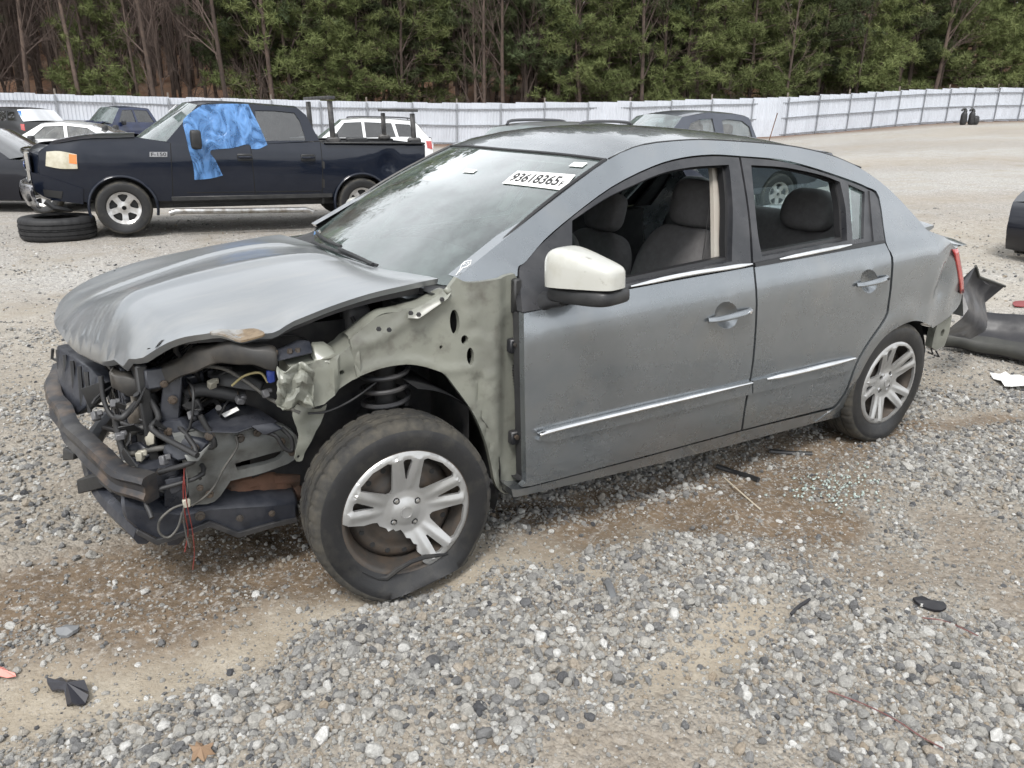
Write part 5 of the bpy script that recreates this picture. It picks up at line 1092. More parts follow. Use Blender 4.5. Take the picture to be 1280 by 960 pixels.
wire('brake_line', [(470, 478, -.66), (440, 500, -.67), (410, 514, -.68), (385, 517, -.68)], .004, WIREB)
wire('apron_cable', [(440, 396, -.50), (444, 410, -.52), (425, 425, -.55), (420, 440, -.58)], .007, WIREB)
wire('vacuum_pipe', [(347, 420, -.52), (372, 420, -.54), (390, 430, -.6), (395, 437, -.62)], .004, WIREB)
for k, (pts, m, r) in enumerate((([(231, 583, -.56), (229, 610, -.57), (231, 640, -.57), (235, 665, -.56), (231, 690, -.56)], WIRER, .0022), ([(233, 583, -.56), (234, 612, -.57), (229, 640, -.57), (232, 665, -.57), (237, 684, -.57)], WIREG, .0028), ([(231, 630, -.57), (215, 636, -.57), (200, 650, -.57), (199, 665, -.57), (210, 672, -.57), (222, 660, -.57), (228, 640, -.57)], WIREG, .004), ([(229, 580, -.56), (233, 625, -.58), (240, 660, -.57), (243, 690, -.56), (241, 712, -.56)], WIRER, .0016), ([(240, 632, -.53), (255, 622, -.55), (268, 608, -.56), (280, 585, -.56), (296, 560, -.56), (295, 545, -.55)], WIREG, .004))): wire('hanging_wire', pts, r, m)
slab('hanging_plug', [(228, 626, -.58), (238, 624, -.58), (239, 634, -.58), (230, 636, -.58)], (0, .015, 0), mat('pale_plug', (.36, .34, .28), .5), bev=.003)
rg2 = random.Random(4); mb = MB()
for k in range(46):
    a = Vector((rg2.uniform(-.70, -.35), rg2.uniform(-.48, -.10), rg2.uniform(.38, .74))); pts = [a]
    for _ in range(3): a = a+Vector((rg2.gauss(0, .06), rg2.gauss(0, .06), rg2.gauss(0, .06))); pts.append(a)
    mb.tube(cr(pts, 4), rg2.uniform(.004, .011), 6)
tag(obj('tangled_wiring', mb, WIREB, car, smooth=80), kind='stuff')
mb = MB()
for k in range(26): mb.box((rg2.uniform(-.64, -.35), rg2.uniform(-.42, -.02), rg2.uniform(.36, .74)), (rg2.uniform(.03, .10), rg2.uniform(.03, .08), rg2.uniform(.03, .09)), Matrix.Rotation(rg2.uniform(0, 3), 3, 'X') @ Matrix.Rotation(rg2.uniform(-.5, .5), 3, 'Z'))
tag(obj('broken_housings', mb, BLUEM, car, bevel=.005), kind='stuff')
# far fender keeps that side closed
ff = [(.48, .27), (.49, .60), (.49, .92), (.30, .97), (.05, .955), (-.25, .93), (-.5, .86), (-.62, .72), (-.6, .5), (-.45, .34)]+[(.02+.36*math.cos(a), .31+.36*math.sin(a)) for a in np.linspace(2.9, .05, 14)]
obj('far_fender', panel(MB(), ff, FSURF(0), step=.06, ret=(0, -.05, 0), flip=True), PAINT, car)

# ------------------------------------------------------------------ cabin
def seat(nm, yc, xh, zh, w=.25):
    r = Matrix.Rotation(rad(18), 3, 'Y'); s = obj(nm, MB().sell((xh-.10, yc, zh-.42), (.075, w, .33), .45, .5, rot=r, nu=32, nv=22, fn=lambda p: Vector((p.x+.03*(p.y/w)**2*(-1 if p.x < 0 else .3), p.y*(1-.12*sstep(.1, .33, p.z)), p.z))), SEAT, car, smooth=80)
    obj('head_rest', MB().sell((xh, yc, zh), (.058, .135, .105), .6, .62, rot=Matrix.Rotation(rad(12), 3, 'Y'), nu=28, nv=16, fn=lambda p: Vector((p.x-.012*(1-(p.y/.135)**2), p.y*(1+.08*sstep(0, .1, p.z)), p.z))), SEAT, s, smooth=80)
    obj('seat_cushion', MB().sell((xh-.42, yc, .50), (.27, w, .11), .5, .45, nu=28, nv=12), SEAT, s, smooth=80)
    mb = MB(); [mb.tube([(xh-.01, yc+d, zh-.09), (xh-.03, yc+d, zh-.16)], .006, 6) for d in (-.055, .055)]; obj('head_rest_posts', mb, INTB, s)
p1 = atY(871, 255, -.40); seat('driver_seat', -.40, p1[0], p1[2]); p2 = atY(757, 264, .33); seat('passenger_seat', .33, p2[0], p2[2]-.0)
rb = obj('rear_bench', MB().sell((2.50, 0, .80), (.09, .66, .30), .4, .35, rot=Matrix.Rotation(rad(20), 3, 'Y'), nu=40, nv=16), SEAT, car, smooth=80)
p3 = atY(1011, 262, -.40)
for y in (-.40, .40): obj('head_rest', MB().sell((p3[0], y, p3[2]), (.06, .15, .105), .62, .6, rot=Matrix.Rotation(rad(12), 3, 'Y'), nu=28, nv=16, fn=lambda p: Vector((p.x, p.y*(1-.15*sstep(.0, .1, p.z)), p.z))), SEAT, rb, smooth=80)
obj('bench_cushion', MB().sell((2.18, 0, .50), (.28, .64, .11), .5, .3, nu=40, nv=10), SEAT, rb, smooth=80)
obj('parcel_shelf', MB().box((2.80, 0, .985), (.5, 1.2, .03)), INTB, car, bevel=.01)
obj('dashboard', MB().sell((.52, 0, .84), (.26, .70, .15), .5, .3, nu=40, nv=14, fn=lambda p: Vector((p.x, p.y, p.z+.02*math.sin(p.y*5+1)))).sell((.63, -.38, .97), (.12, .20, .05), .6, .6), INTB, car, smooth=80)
sw = Matrix.Rotation(rad(-62), 3, 'Y'); mb = MB(); mb.tube([Vector((.88, -.38, .93))+sw @ Vector((.185*math.cos(a), .185*math.sin(a), 0)) for a in np.linspace(0, 2*math.pi, 33)], .016, 8); mb.box((.87, -.38, .925), (.05, .30, .05), sw); mb.sell((.86, -.38, .92), (.03, .08, .08), .6, .6); obj('steering_wheel', mb, INTB, car, smooth=60)
# pillar trims, inside the openings
for s in (-1, 1):
    SF = (lambda o: SURF(o)) if s < 0 else (lambda o: FSURF(o))
    obj('pillar_trim', panel(MB(), spx([(906, 207, C_), (950, 207, C_), (962, 320), (966, 420, C_), (912, 430, C_), (911, 331), (909, 240)]), SF(-.075), step=.05, ret=(0, -s*.02, 0), flip=s > 0), TRIM, car)
    obj('pillar_trim', panel(MB(), spx([(1086, 238, C_), (1100, 246, C_), (1112, 302, C_), (1090, 306, C_)]), SF(-.075), step=.05, ret=(0, -s*.02, 0), flip=s > 0), INTB, car)
    obj('pillar_trim', panel(MB(), spx([(600, 330, C_), (700, 252), (765, 208), (815, 192), (870, 188), (870, 203), (815, 212), (765, 240), (690, 300), (640, 352, C_)]), SF(-.07), step=.05, ret=(0, -s*.02, 0), flip=s > 0), HEADL, car)
mb = MB(); b0 = on_side(905, 230); mb.tube([(b0[0]+.03, -side_w(*b0)+.09, b0[1]-.02), (b0[0]-.0, -.62, .95), (b0[0]-.05, -.60, .6)], .02, 6, flat=.1); obj('seat_belt', mb, SEAT, car)
mb = MB(); mb.sell((.93, 0, 1.33), (.02, .11, .035), .6, .5); obj('interior_mirror', mb, INTB, car, smooth=60)

# bolts, clamps and connectors that read in the torn front end
rb_ = random.Random(21); mb = MB()
for px, py, Y in ((205, 480, -.455), (216, 500, -.465), (211, 540, -.475), (225, 552, -.51), (244, 560, -.565), (262, 545, -.58), (300, 548, -.545), (322, 541, -.545), (352, 552, -.545), (365, 566, -.545), (250, 610, -.545), (262, 618, -.545), (180, 600, -.50), (200, 590, -.50), (176, 615, -.50), (230, 650, -.535), (300, 648, -.545), (340, 642, -.545), (250, 645, -.535), (110, 570, -.22), (130, 583, -.32), (92, 540, .02), (305, 441, -.66), (270, 446, -.60), (330, 445, -.68)):
    r = rb_.uniform(.006, .009); mb.lathe([(0, -.010), (r, -.010), (r*1.1, -.004), (r*1.8, -.003), (r*1.9, .002)], Q(px, py, Y), 'y', 8)
tag(obj('bolt_heads', mb, STEEL, car, smooth=30), kind='stuff')
PLUG = mat('pale_plug', (.36, .34, .28), .5); GPL = mat('grey_plug', (.10, .10, .105), .45)
for k, (px, py, Y, m) in enumerate(((150, 545, -.42, GPL), (205, 575, -.52, GPL), (142, 505, -.31, GPL), (240, 520, -.47, GPL), (265, 480, -.48, PLUG), (300, 500, -.52, GPL), (175, 570, -.46, PLUG), (332, 492, -.62, GPL), (120, 520, -.22, GPL))):
    c = Q(px, py, Y); o = MB().box(c, (.026, .030, .02), Matrix.Rotation(k*1.3, 3, 'X') @ Matrix.Rotation(k*.7, 3, 'Y')); o.box(c+Vector((.012, 0, .008)), (.018, .018, .014), Matrix.Rotation(k*1.3, 3, 'X')); p_ = obj('connector', o, m, car, bevel=.003)
for k, (px, py, Y) in enumerate(((237, 492, -.41), (298, 496, -.455), (190, 520, -.378), (165, 489, -.315))):
    c = Q(px, py, Y); obj('hose_clamp', MB().tube([c+Vector((.004*math.sin(a*2), .026*math.cos(a), .026*math.sin(a))) for a in np.linspace(0, 6.283, 19)], .003, 5), STEEL, car)
mb = MB(); c = Vector((-.60, .05, .58)); mb.lathe([(.17, 0), (.18, -.012), (.18, .012), (.165, .012)], c, 'x', 32)
for k in range(7): a = k*.9; mb.box(c+Vector((0, .085*math.cos(a), .085*math.sin(a))), (.012, .15, .05), Matrix.Rotation(a, 3, 'X'))
obj('radiator_fan', mb, BLACKP, car)
slab('fuse_box', [(262, 470, -.46), (300, 463, -.50), (330, 478, -.56), (326, 492, -.56), (288, 486, -.50), (262, 482, -.46)], (.03, .06, .01), BLACKP, bev=.006)
# torn plastic shreds along the edges
for k, pts in enumerate((((100, 486, 0), (128, 476, -.05), (126, 497, -.05), (112, 512, -.02), (107, 498, 0)), ((150, 560, -.36), (172, 552, -.4), (190, 566, -.44), (178, 576, -.44), (160, 572, -.4)), ((230, 505, -.42), (246, 498, -.44), (252, 512, -.46), (240, 522, -.46)), ((205, 600, -.54), (226, 596, -.55), (228, 612, -.55), (214, 618, -.55)), ((118, 588, -.3), (140, 596, -.4), (152, 612, -.45), (138, 616, -.42), (124, 604, -.34)), ((312, 532, -.6), (340, 528, -.61), (352, 536, -.62), (330, 544, -.62)))):
    slab('torn_shred', pts, (.01, .006, -.004), (BLACKP, BLUEM)[k % 2], bev=.002)

mb = MB(); rs_ = random.Random(31)
for k in range(46):
    c = Vector((rs_.uniform(-.74, -.38), rs_.uniform(-.50, -.22), rs_.uniform(.36, .74))); n_ = rs_.randint(4, 6); R_ = Matrix.Rotation(rs_.uniform(-1.2, 1.2), 3, 'X') @ Matrix.Rotation(rs_.uniform(-1.2, 1.2), 3, 'Y') @ Matrix.Rotation(rs_.uniform(0, 6), 3, 'Z'); e_ = rs_.uniform(.02, .05)
    poly = [c+R_ @ Vector((e_*rs_.uniform(.5, 1.4)*math.cos(6.283*i/n_), e_*rs_.uniform(.4, 1.1)*math.sin(6.283*i/n_), rs_.gauss(0, .004))) for i in range(n_)]; mb.prism(poly, R_ @ Vector((0, 0, .004)))
tag(obj('torn_plastic_bits', mb, BLACKP, car, smooth=20), kind='stuff')
for k in range(5):
    a = Vector((-.68+.07*k, -.44+.02*k, .70-.05*k)); pts = cr([a, a+Vector((.05, .02, -.09)), a+Vector((.12, -.01, -.12)), a+Vector((.18, .03, -.20))], 12); obj('ribbed_loom', MB().tube(pts, [.009+.0018*math.cos(i*2.4) for i in range(len(pts))], 7), WIREB, car, smooth=30)
# ------------------------------------------------------------------ other vehicles, local frame: x rearward from the front axle, near side -y, z up
def arch(cx, cz, r, zb, n=14):
    a0 = math.asin(max(-1, min(1, (zb-cz)/r))); return [(cx+r*math.cos(a), cz+r*math.sin(a)) for a in np.linspace(a0, math.pi-a0, n)]
def vehicle(name, label, cat, sp, loc, rz, paint, parts_small=False):
    g = sp; w0, zbelt, tum = g['w'], g['zbelt'], g.get('tum', .33)
    X0, X1 = g['front'][-1][0], g['rear'][-1][0]; L0 = min(p[0] for p in g['front']); L1 = max(p[0] for p in g['rear'])
    def sw_(x, z):
        w = w0-(.05*((zbelt-.25-z)/.5)**2 if z < zbelt-.25 else 0)-(.10*((z-zbelt+.25)/.25)**2*.35 if zbelt-.25 < z <= zbelt else 0)-(.035+tum*(z-zbelt) if z > zbelt else 0)
        e = max(0, (L0+.7-x)/.7); f = max(0, (x-(L1-.6))/.6); return w*(1-g.get('tf', .16)*min(1, e)**2-g.get('tr', .10)*min(1, f)**2)
    root = empty(name, loc, rz); tag(root, label, cat); root['_x'] = 0; del root['_x']
    S = lambda o=0: (lambda x, z: (x, -sw_(x, z)-o+.002*nz((x, z, 3), 2.5)+sum(d_[4]*math.exp(-((x-d_[0])/d_[2])**2-((z-d_[1])/d_[3])**2) for d_ in g.get('dents', ())), z)); Fs = lambda o=0: (lambda x, z: (x, sw_(x, z)+o, z))
    wb, R_, zb = g['wb'], g['R'], g['zb']
    low = list(reversed(arch(wb, R_*.98, R_*1.16, zb)))if False else None
    bottom = [(L0+.35, zb+.05)]+[p for p in arch(0, R_*1.0, R_*1.17, zb)[::-1]]+[p for p in arch(wb, R_*1.0, R_*1.17, zb)[::-1]]+[(L1-.25, zb+.08)]
    top = list(g['front'])+list(g['belt'])+list(g['rear'][::-1]) # front bottom->hood front, belt line, then rear top->bottom
    outline = bottom+[p for p in top[::-1]]
    for s, SF in ((-1, S), (1, Fs)): obj('body_side', panel(MB(), outline, SF(), step=.12, ret=(0, -s*.04, 0), flip=s > 0), paint, root, local=True)
    def skin(nm, pts, bulge, n=16, m=paint):
        P = cr(pts, 3)
        def f(u, v):
            q = P[int(round(u*(len(P)-1)))]; t = 2*v-1; h = sw_(q[0], min(q[1], zbelt)); return (q[0]+bulge*(1-t*t), t*h, q[1]+(.035*(1-abs(t)**3) if nm in ('hood', 'trunk_lid') else 0))
        return obj(nm, MB().grid(f, len(P), n), m, root, smooth=50, local=True)
    A, B, C2, D = g['gh'] # windscreen base, roof front, roof rear, rear glass base
    skin('front_fascia', g['front'], -g.get('fb', .10)); hood_pts = [g['front'][-1]]+[p for p in g['belt'] if p[0] <= A[0]+.02]; skin('hood', hood_pts, 0)
    if not g.get('bed'):
        rear_pts = [p for p in g['belt'] if p[0] >= D[0]-.02]+[g['rear'][-1]]
        if len(rear_pts) > 1: skin('trunk_lid', rear_pts, 0)
        skin('rear_fascia', g['rear'], .08)
    gl = g.get('glass', GLASS3)
    ghl = [A, *g.get('apts', ()), B, *g.get('rpts', ()), C2, *g.get('cpts', ()), D]+[p for p in g['belt'][::-1] if A[0]+.05 < p[0] < D[0]-.05]
    for s, SF in ((-1, S), (1, Fs)):
        cs = obj('cab_side', panel(MB(), ghl, SF(-.002), g['win'], step=.12, ret=(0, -s*.04, 0), flip=s > 0), paint, root, local=True)
        for wn in g['win']: obj('side_window', panel(MB(), offpoly(wn, -.01), SF(-.022), step=.2, flip=s > 0), gl, root if parts_small else cs, local=True)
    def cross(nm, p, q, b, m, n=14, ins=.01, k=6, up=.03, b1=None):
        def f(u, v):
            t = 2*v-1; x, z = lerp(p[0], q[0], u), lerp(p[1], q[1], u); return (x+lerp(b, b if b1 is None else b1, u)*(1-t*t), t*(sw_(x, max(z, zbelt+.001))-ins), z+up*(1-abs(t)**2.5)*(.4+.6*math.sin(math.pi*u) if nm == 'roof' else 1)*1.0)
        return obj(nm, MB().grid(f, k, n), m, root, smooth=60, local=True)
    rp = [B, *g.get('rpts', ()), C2]
    def rf(u, v):
        P = cr(rp, 4); q = P[int(round(u*(len(P)-1)))]; t = 2*v-1; return (q[0]-g.get('wb1', .06)*(1-t*t)*(1-u), t*(sw_(q[0], q[1])-.004), q[1]+.035*(1-abs(t)**2.5))
    obj('roof', MB().grid(rf, len(cr(rp, 4)), 12), g.get('roofm', paint), root, smooth=60, local=True)
    cross('windscreen', A, B, -g.get('wb0', .12), g.get('wsm', GLASS2), up=.035, b1=-g.get('wb1', .06)); cross('rear_window', D, C2, .03, gl, up=.035)
    mb = MB(); xm = (A[0]+D[0])/2; mb.box((xm, 0, zbelt-.12), (D[0]-A[0]-.1, w0*1.7, .1)); 
    for y in (-w0*.45, w0*.45):
        for xx in (lerp(A[0], D[0], .42), lerp(A[0], D[0], .78)): mb.sell((xx, y, zbelt+.02), (.10, .22, .28), .5, .5, nu=12, nv=8); mb.sell((xx+.05, y, zbelt+.34), (.06, .13, .10), .6, .6, nu=10, nv=6)
    obj('seats', mb, INTB, root, local=True); mb = MB().box((wb/2, 0, zb+.03), (wb*.72, w0*1.7, .12)); mb.box((wb/2, 0, zb+.10), (L1-L0-.9, w0*1.0, .10)); obj('underbody', mb, BLACKP, root, local=True)
    for i, (cx, s) in enumerate(((0, -1), (wb, -1), (0, 1), (wb, 1))):
        mb = MB(); mb.grid(lambda u, v: (cx+R_*1.17*math.cos(math.pi*u), s*lerp(w0*.95, w0*.55, v), R_+R_*1.17*math.sin(math.pi*u)), 10, 2); mb.grid(lambda u, v: (cx+lerp(-1, 1, u)*R_*1.15, s*w0*.55, lerp(zb, R_*2, v)), 2, 2); obj('wheel_well', mb, BLACKP, root, local=True)
        w = bpy.data.objects.new('wheel', None); COL.objects.link(w); w.parent = root; w.location = (cx, s*(w0-.13), R_); w.rotation_euler = (0, 0, (math.pi if s > 0 else 0)+(g.get('steer', 0) if cx == 0 else 0))
        shared('tyre', ('bt', R_), lambda: tyre_mesh(R_, g.get('tw', .11), R_*.60, flat=R_*.955, tn=72), [RUBBER, TREAD], w, smooth=50); shared('rim', ('br', R_, g.get('rim')), lambda: spoke_rim(R_*.60, g.get('tw', .11), g.get('rim', 5)), ALLOY, w, smooth=40); shared('hub', ('bh', R_), lambda: MB().lathe([(0, -.02), (R_*.58, -.02), (R_*.58, .08), (R_*.60, .09)], n=24), BLACKP, w)
    for s in (-1, 1):
        if g.get('mirror'):
            mx, mz = g['mirror']; m_ = obj('mirror', MB().sell((mx, s*(sw_(mx, mz)+.14), mz), (.07, .10, .09), .5, .5, nu=16, nv=8).tube([(mx+.02, s*sw_(mx, mz), mz-.04), (mx+.02, s*(sw_(mx, mz)+.08), mz-.05)], .03, 6), g.get('mirm', BLACKP), root, local=True)
        for nm, key, m in (('headlamp', 'hl', CLEARL), ('tail_lamp', 'tl', LAMP)):
            if g.get(key): obj(nm, panel(MB(), g[key], (S if s < 0 else Fs)(.012), step=.08, ret=(0, -s*.02, 0), flip=s > 0), g.get('hlm', m) if key == 'hl' else m, root, local=True)
    root_orig(root); return root, S, Fs, sw_, skin
def root_orig(o): ORIG[o.name] = Vector((0, 0, 0))
ALLOY = mat('alloy_rim', (.55, .55, .55), rough=.3, metal=.6, col2=(.35, .33, .3), scale=8)
def spoke_rim(R, hw, n=5):
    mb = MB(); out = [pol(R, a) for a in np.linspace(0, 360, 60, endpoint=False)]; holes = []
    for k in range(n):
        t = 360/n*k+18; d = 360/n*.31; holes.append([pol(R*r, t+d*a) for r, a in ((.42, -.55), (.6, -.85), (.78, -1), (.84, -.8), (.86, 0), (.84, .8), (.78, 1), (.6, .85), (.42, .55), (.38, 0))])
    holes.append([pol(R*.14, a) for a in np.linspace(0, 360, 12, endpoint=False)])
    panel(mb, out, lambda x, z: (x, -hw*interp(math.hypot(x, z)/R, [0, .2, .35, .6, .85, .93, 1], [.72, .72, .60, .66, .70, .9, .93]), z), holes, step=R*.12, ret=(0, .03, 0), flip=True); return mb

def place(px, py, D): p = atD(px, py, D); return p
def ground_anchor(px, D):
    """a spot at pixel column px and depth D, on the ground"""
    p = atD(px, 142+(px-640)*.021, D); return Vector((p[0], p[1], G(p[0], p[1])))
VIEWR = math.atan2(_r[1], _r[0])   # heading of the picture's right-hand direction
# ---- black crew-cab pickup
BLACKT = mat('black_truck_paint', (.005, .008, .017), rough=.3, spec=.15, coat=.65, coatr=.05, col2=(.008, .011, .02), scale=4)
fw = atD(160, 293, 11.45); TRZ = VIEWR+rad(25); ex = Vector((math.cos(TRZ), math.sin(TRZ), 0)); ey = Vector((-math.sin(TRZ), math.cos(TRZ), 0))
tloc = Vector((fw[0], fw[1], fw[2]))+ey*.93
def tr(px, py, y=-.985):
    """pixel -> truck-local (x, z) on the plane y"""
    d = Vector(ray(px, py)); o = Vector(CAM)-tloc; t = (y-o.dot(ey))/d.dot(ey); p = o+d*t; return (p.dot(ex), p.z)
tb_ = lambda L_, y=-.985: [tr(*p, y) for p in L_]
zb_ = tr(300, 182)[1]
win2 = tb_([(320, 138), (345, 138.5), (369, 141), (376, 152), (382, 175.5), (321, 176)], -.90); win1 = tb_([(236, 172), (232, 168), (255, 137.5), (285, 136), (310.5, 137), (313, 178), (262, 182), (240, 184)], -.90)
A = tr(208, 177, -.95); B_ = tr(247, 131, -.80); C2_ = tr(372, 135, -.80); D_ = tr(399.5, 176, -.95)
belt_ = [tr(60, 181.5), tr(105, 173.5), tr(168, 171.5), tr(213, 178.5), tr(262, 183), tr(312, 181), tr(399, 177.5)]
bedtop = [tr(405, 179.5), tr(470, 185.5), tr(532, 193)]
L1t = 4.62
truck, TS, TF, tsw, tskin = vehicle('pickup_truck', 'black crew-cab pickup with blue plastic film over its front window', 'pickup',
    dict(w=.99, zbelt=zb_, tum=.30, front=[(-.92, .50), (-1.0, .62), (-1.02, .80), (-1.0, 1.0), (-.98, 1.15), (-.90, 1.225), tr(60, 181.5)], belt=belt_[1:]+[(L1t-.02, bedtop[0][1])], rear=[(L1t-.1, .62), (L1t, .8), (L1t, bedtop[0][1]-.02)], gh=(A, B_, C2_, D_), apts=(), rpts=(tr(270, 128.5, -.80), tr(316, 130.5, -.80)), cpts=(tr(383, 144, -.85),), win=[win2, win1], wb=3.53, R=.385, zb=.47, tw=.125, rim=5, bed=True, fb=.20, wb0=.40, wb1=.16, tf=.17, tr=.02, mirror=None, wsm=GLASS2,
         dents=((tr(487, 205)[0], tr(487, 205)[1], .10, .16, .10), (tr(470, 210)[0], tr(470, 210)[1], .06, .10, .05))), tloc, TRZ, BLACKT)
def tobj(nm, mb, m, parent=truck, **kw): return obj(nm, mb, m, parent, local=True, **kw)
def tpan(nm, pts, off, m, y=-.985, d=.015, parent=truck, n=3, step=.08): return tobj(nm, panel(MB(), cr([tr(*p[:2], y)+p[2:] for p in pts], n, True), TS(off), step=step, ret=(0, d, 0)), m, parent)
CLH = mat('hazed_headlamp', (.55, .52, .42), .2, coat=.8, col2=(.42, .38, .28), scale=9); AMB = mat('amber_lens', (.75, .22, .05), .2, coat=.6)
hl = tpan('headlamp', [(57, 190, C_), (74, 189), (96, 193, C_), (97, 211, C_), (75, 211), (56, 208, C_)], .02, CLH); tpan('turn_signal', [(86, 192.5, C_), (95.5, 193.5, C_), (96, 205, C_), (86.5, 204, C_)], .024, AMB, parent=hl)
def nose(t, x0, b=.20): return x0-b*(1-t*t)
gr = tobj('grille', MB().grid(lambda u, v: (nose((2*u-1)*.70, -1.03), (2*u-1)*.66, lerp(.76, 1.12, v)), 14, 4), BLACKP)
for i in range(4): tobj('grille_bar', MB().tube([(nose(t*.70, -1.045), t*.66, .80+.09*i) for t in np.linspace(-1, 1, 13)], .014, 6), CHROME if i == 1 else BLACKP, gr)
ring = [(nose(t*.72, -1.045), t*.68, 1.15+.015*(1-t*t)) for t in np.linspace(-1, 1, 13)]+[(nose(t*.72, -1.05), t*.66, .745) for t in np.linspace(1, -1, 13)]; ring.append(ring[0]); tobj('grille_surround', MB().tube(ring, .034, 8), CHROME, gr, smooth=60)
tobj('emblem', MB().sell((nose(0, -1.06), 0, .95), (.02, .12, .055), .8, .8, nu=20, nv=8), mat('blue_emblem', (.03, .06, .2), .3, coat=1), gr, smooth=60)
bmp = tobj('front_bumper', MB().grid(lambda u, v: (nose(2*u-1, -1.06+.05*math.cos(v*3.1)*.4, .24)-.035*math.sin(v*math.pi), (2*u-1)*.97, lerp(.42, .72, v)+.02*nz((u*5, v*3, 0))), 22, 7), mat('scuffed_chrome_bumper', (.34, .34, .35), .25, metal=.8, col2=(.03, .03, .035), scale=4, lo=.48, hi=.58), solid=.03)
tobj('fog_lamp', MB().sell((nose(-.8, -1.10, .24), -.78, .55), (.03, .10, .06), .7, .7, nu=14, nv=8), INK, bmp)
tpan('bumper_side', [(36, 216, C_), (60, 222), (104, 236, C_), (104, 256, C_), (60, 250), (42, 240, C_)], .012, BLACKT); tpan('bumper_torn_end', [(52, 238, C_), (78, 240, C_), (76, 249, C_), (54, 247, C_)], .02, INK)
mb = MB(); mb.tube([(-.98, -.92, .50), (-.9, -.95, .42), (-.7, -.8, .36), (-.9, -.4, .33)], [.05, .04, .03, .02], 6); tobj('torn_valance', mb, BLACKP)
# wheel-arch flares, door lines, handles
def flare(cx): return MB().tube([(cx+.455*math.cos(a), -tsw(cx, .7)-.012, .385+.455*math.sin(a)) for a in np.linspace(-.25, math.pi+.25, 26)], .024, 8, flat=.7)
tobj('arch_flare', flare(0), BLACKT); tobj('arch_flare', flare(3.53), BLACKT)
SEAM = mat('dark_seam', (.002, .002, .002), .8)
def seam(pts, r=.006): return MB().tube([TS(.0)(*q) for q in cr([tr(*p) for p in pts], 4)], r, 5)
for pts in ([(213, 179), (215, 220), (217, 258)], [(313, 180), (317, 220), (321, 256)], [(401, 178), (403.5, 220), (403, 254)], [(217, 257), (321, 255), (403, 253)], [(234, 241), (318, 240), (402, 239)]): tobj('door_seam', seam(pts), SEAM)
tpan('bed_gap', [(401.5, 176, C_), (405.5, 179, C_), (406.5, 255, C_), (403, 255, C_)], .003, INK)
for cx, cy in ((306, 196.5), (385, 197)):
    q = tr(cx, cy); mb = MB().box((q[0], -tsw(*q)-.012, q[1]), (.22, .02, .10)); h = tobj('handle_bezel', mb, BLACKP, bevel=.01); tobj('door_handle', MB().tube([(q[0]-.09, -tsw(*q)-.02, q[1]), (q[0]-.05, -tsw(*q)-.05, q[1]), (q[0]+.05, -tsw(*q)-.05, q[1]), (q[0]+.09, -tsw(*q)-.02, q[1])], .018, 6), BLACKT, h)
bd = tpan('badge', [(187, 190, C_), (209, 190, C_), (209, 196, C_), (187, 196, C_)], .01, mat('dull_badge', (.30, .30, .31), .35, metal=.6)); V, F_ = text_mesh('F-150', .02); a_, b_ = tr(189, 195.2), tr(207.5, 190.6)
mb = MB(); mb.add([TS(.014)(lerp(a_[0], b_[0], v[0]/V[:, 0].max()), lerp(a_[1], b_[1], v[1]/V[:, 1].max())) for v in V], F_); tobj('badge_letters', mb, INK, bd, smooth=0)
# chrome side step
sb_ = [tr(p[0], p[1], -1.03) for p in ((212, 267), (220, 264), (300, 263.5), (382, 262), (391, 265))]; mb = MB(); mb.tube([(x, -1.03, z) for x, z in sb_], .042, 10); tobj('side_step', mb, mat('dull_chrome', (.5, .5, .5), .28, metal=.9, col2=(.25, .23, .2), scale=9), smooth=60)
tobj('side_step', MB().tube([(x, 1.03, z) for x, z in sb_], .042, 10), CHROME, smooth=60)
tobj('sill', MB().box((1.85, -.93, .50), (2.4, .06, .07)), BLACKP, bevel=.01)
# open bed
zt = bedtop[0][1]; x0b = tr(406, 179)[0]; mb = MB(); mb.box(((x0b+L1t)/2, -.86, zt-.27), (L1t-x0b, .06, .52)); mb.box(((x0b+L1t)/2, .86, zt-.27), (L1t-x0b, .06, .52)); mb.box(((x0b+L1t)/2, 0, zt-.53), (L1t-x0b, 1.7, .04)); mb.box((x0b+.03, 0, zt-.27), (.05, 1.8, .52)); tobj('bed_liner', mb, BLACKP, bevel=.01)
mb = MB(); mb.box((L1t-.0, 0, zt-.27), (.07, 1.78, .54)); tobj('tailgate', mb, BLACKT, bevel=.02)
mb = MB(); mb.box(((x0b+L1t)/2, -.93, zt+.012), (L1t-x0b, .14, .03)); tobj('bed_rail_cap', mb, BLACKP, bevel=.01); tobj('bed_rail_cap', MB().box(((x0b+L1t)/2, .93, zt+.012), (L1t-x0b, .14, .03)), BLACKP, bevel=.01)
q = tr(244, 174); tobj('mirror', MB().sell((q[0], -tsw(*q)-.20, q[1]), (.075, .13, .135), .35, .4, nu=20, nv=12).tube([(q[0]+.03, -tsw(*q)+.02, q[1]-.08), (q[0]+.02, -tsw(*q)-.12, q[1]-.08)], .035, 6), BLACKP, smooth=50); tobj('mirror', MB().sell((q[0], tsw(*q)+.20, q[1]), (.075, .13, .135), .35, .4, nu=20, nv=12), BLACKP, smooth=50)
for s_ in (-1, 1): tobj('frame_rail', MB().box((1.9, s_*.62, .42), (4.6, .12, .16)), BLACKP, bevel=.01)
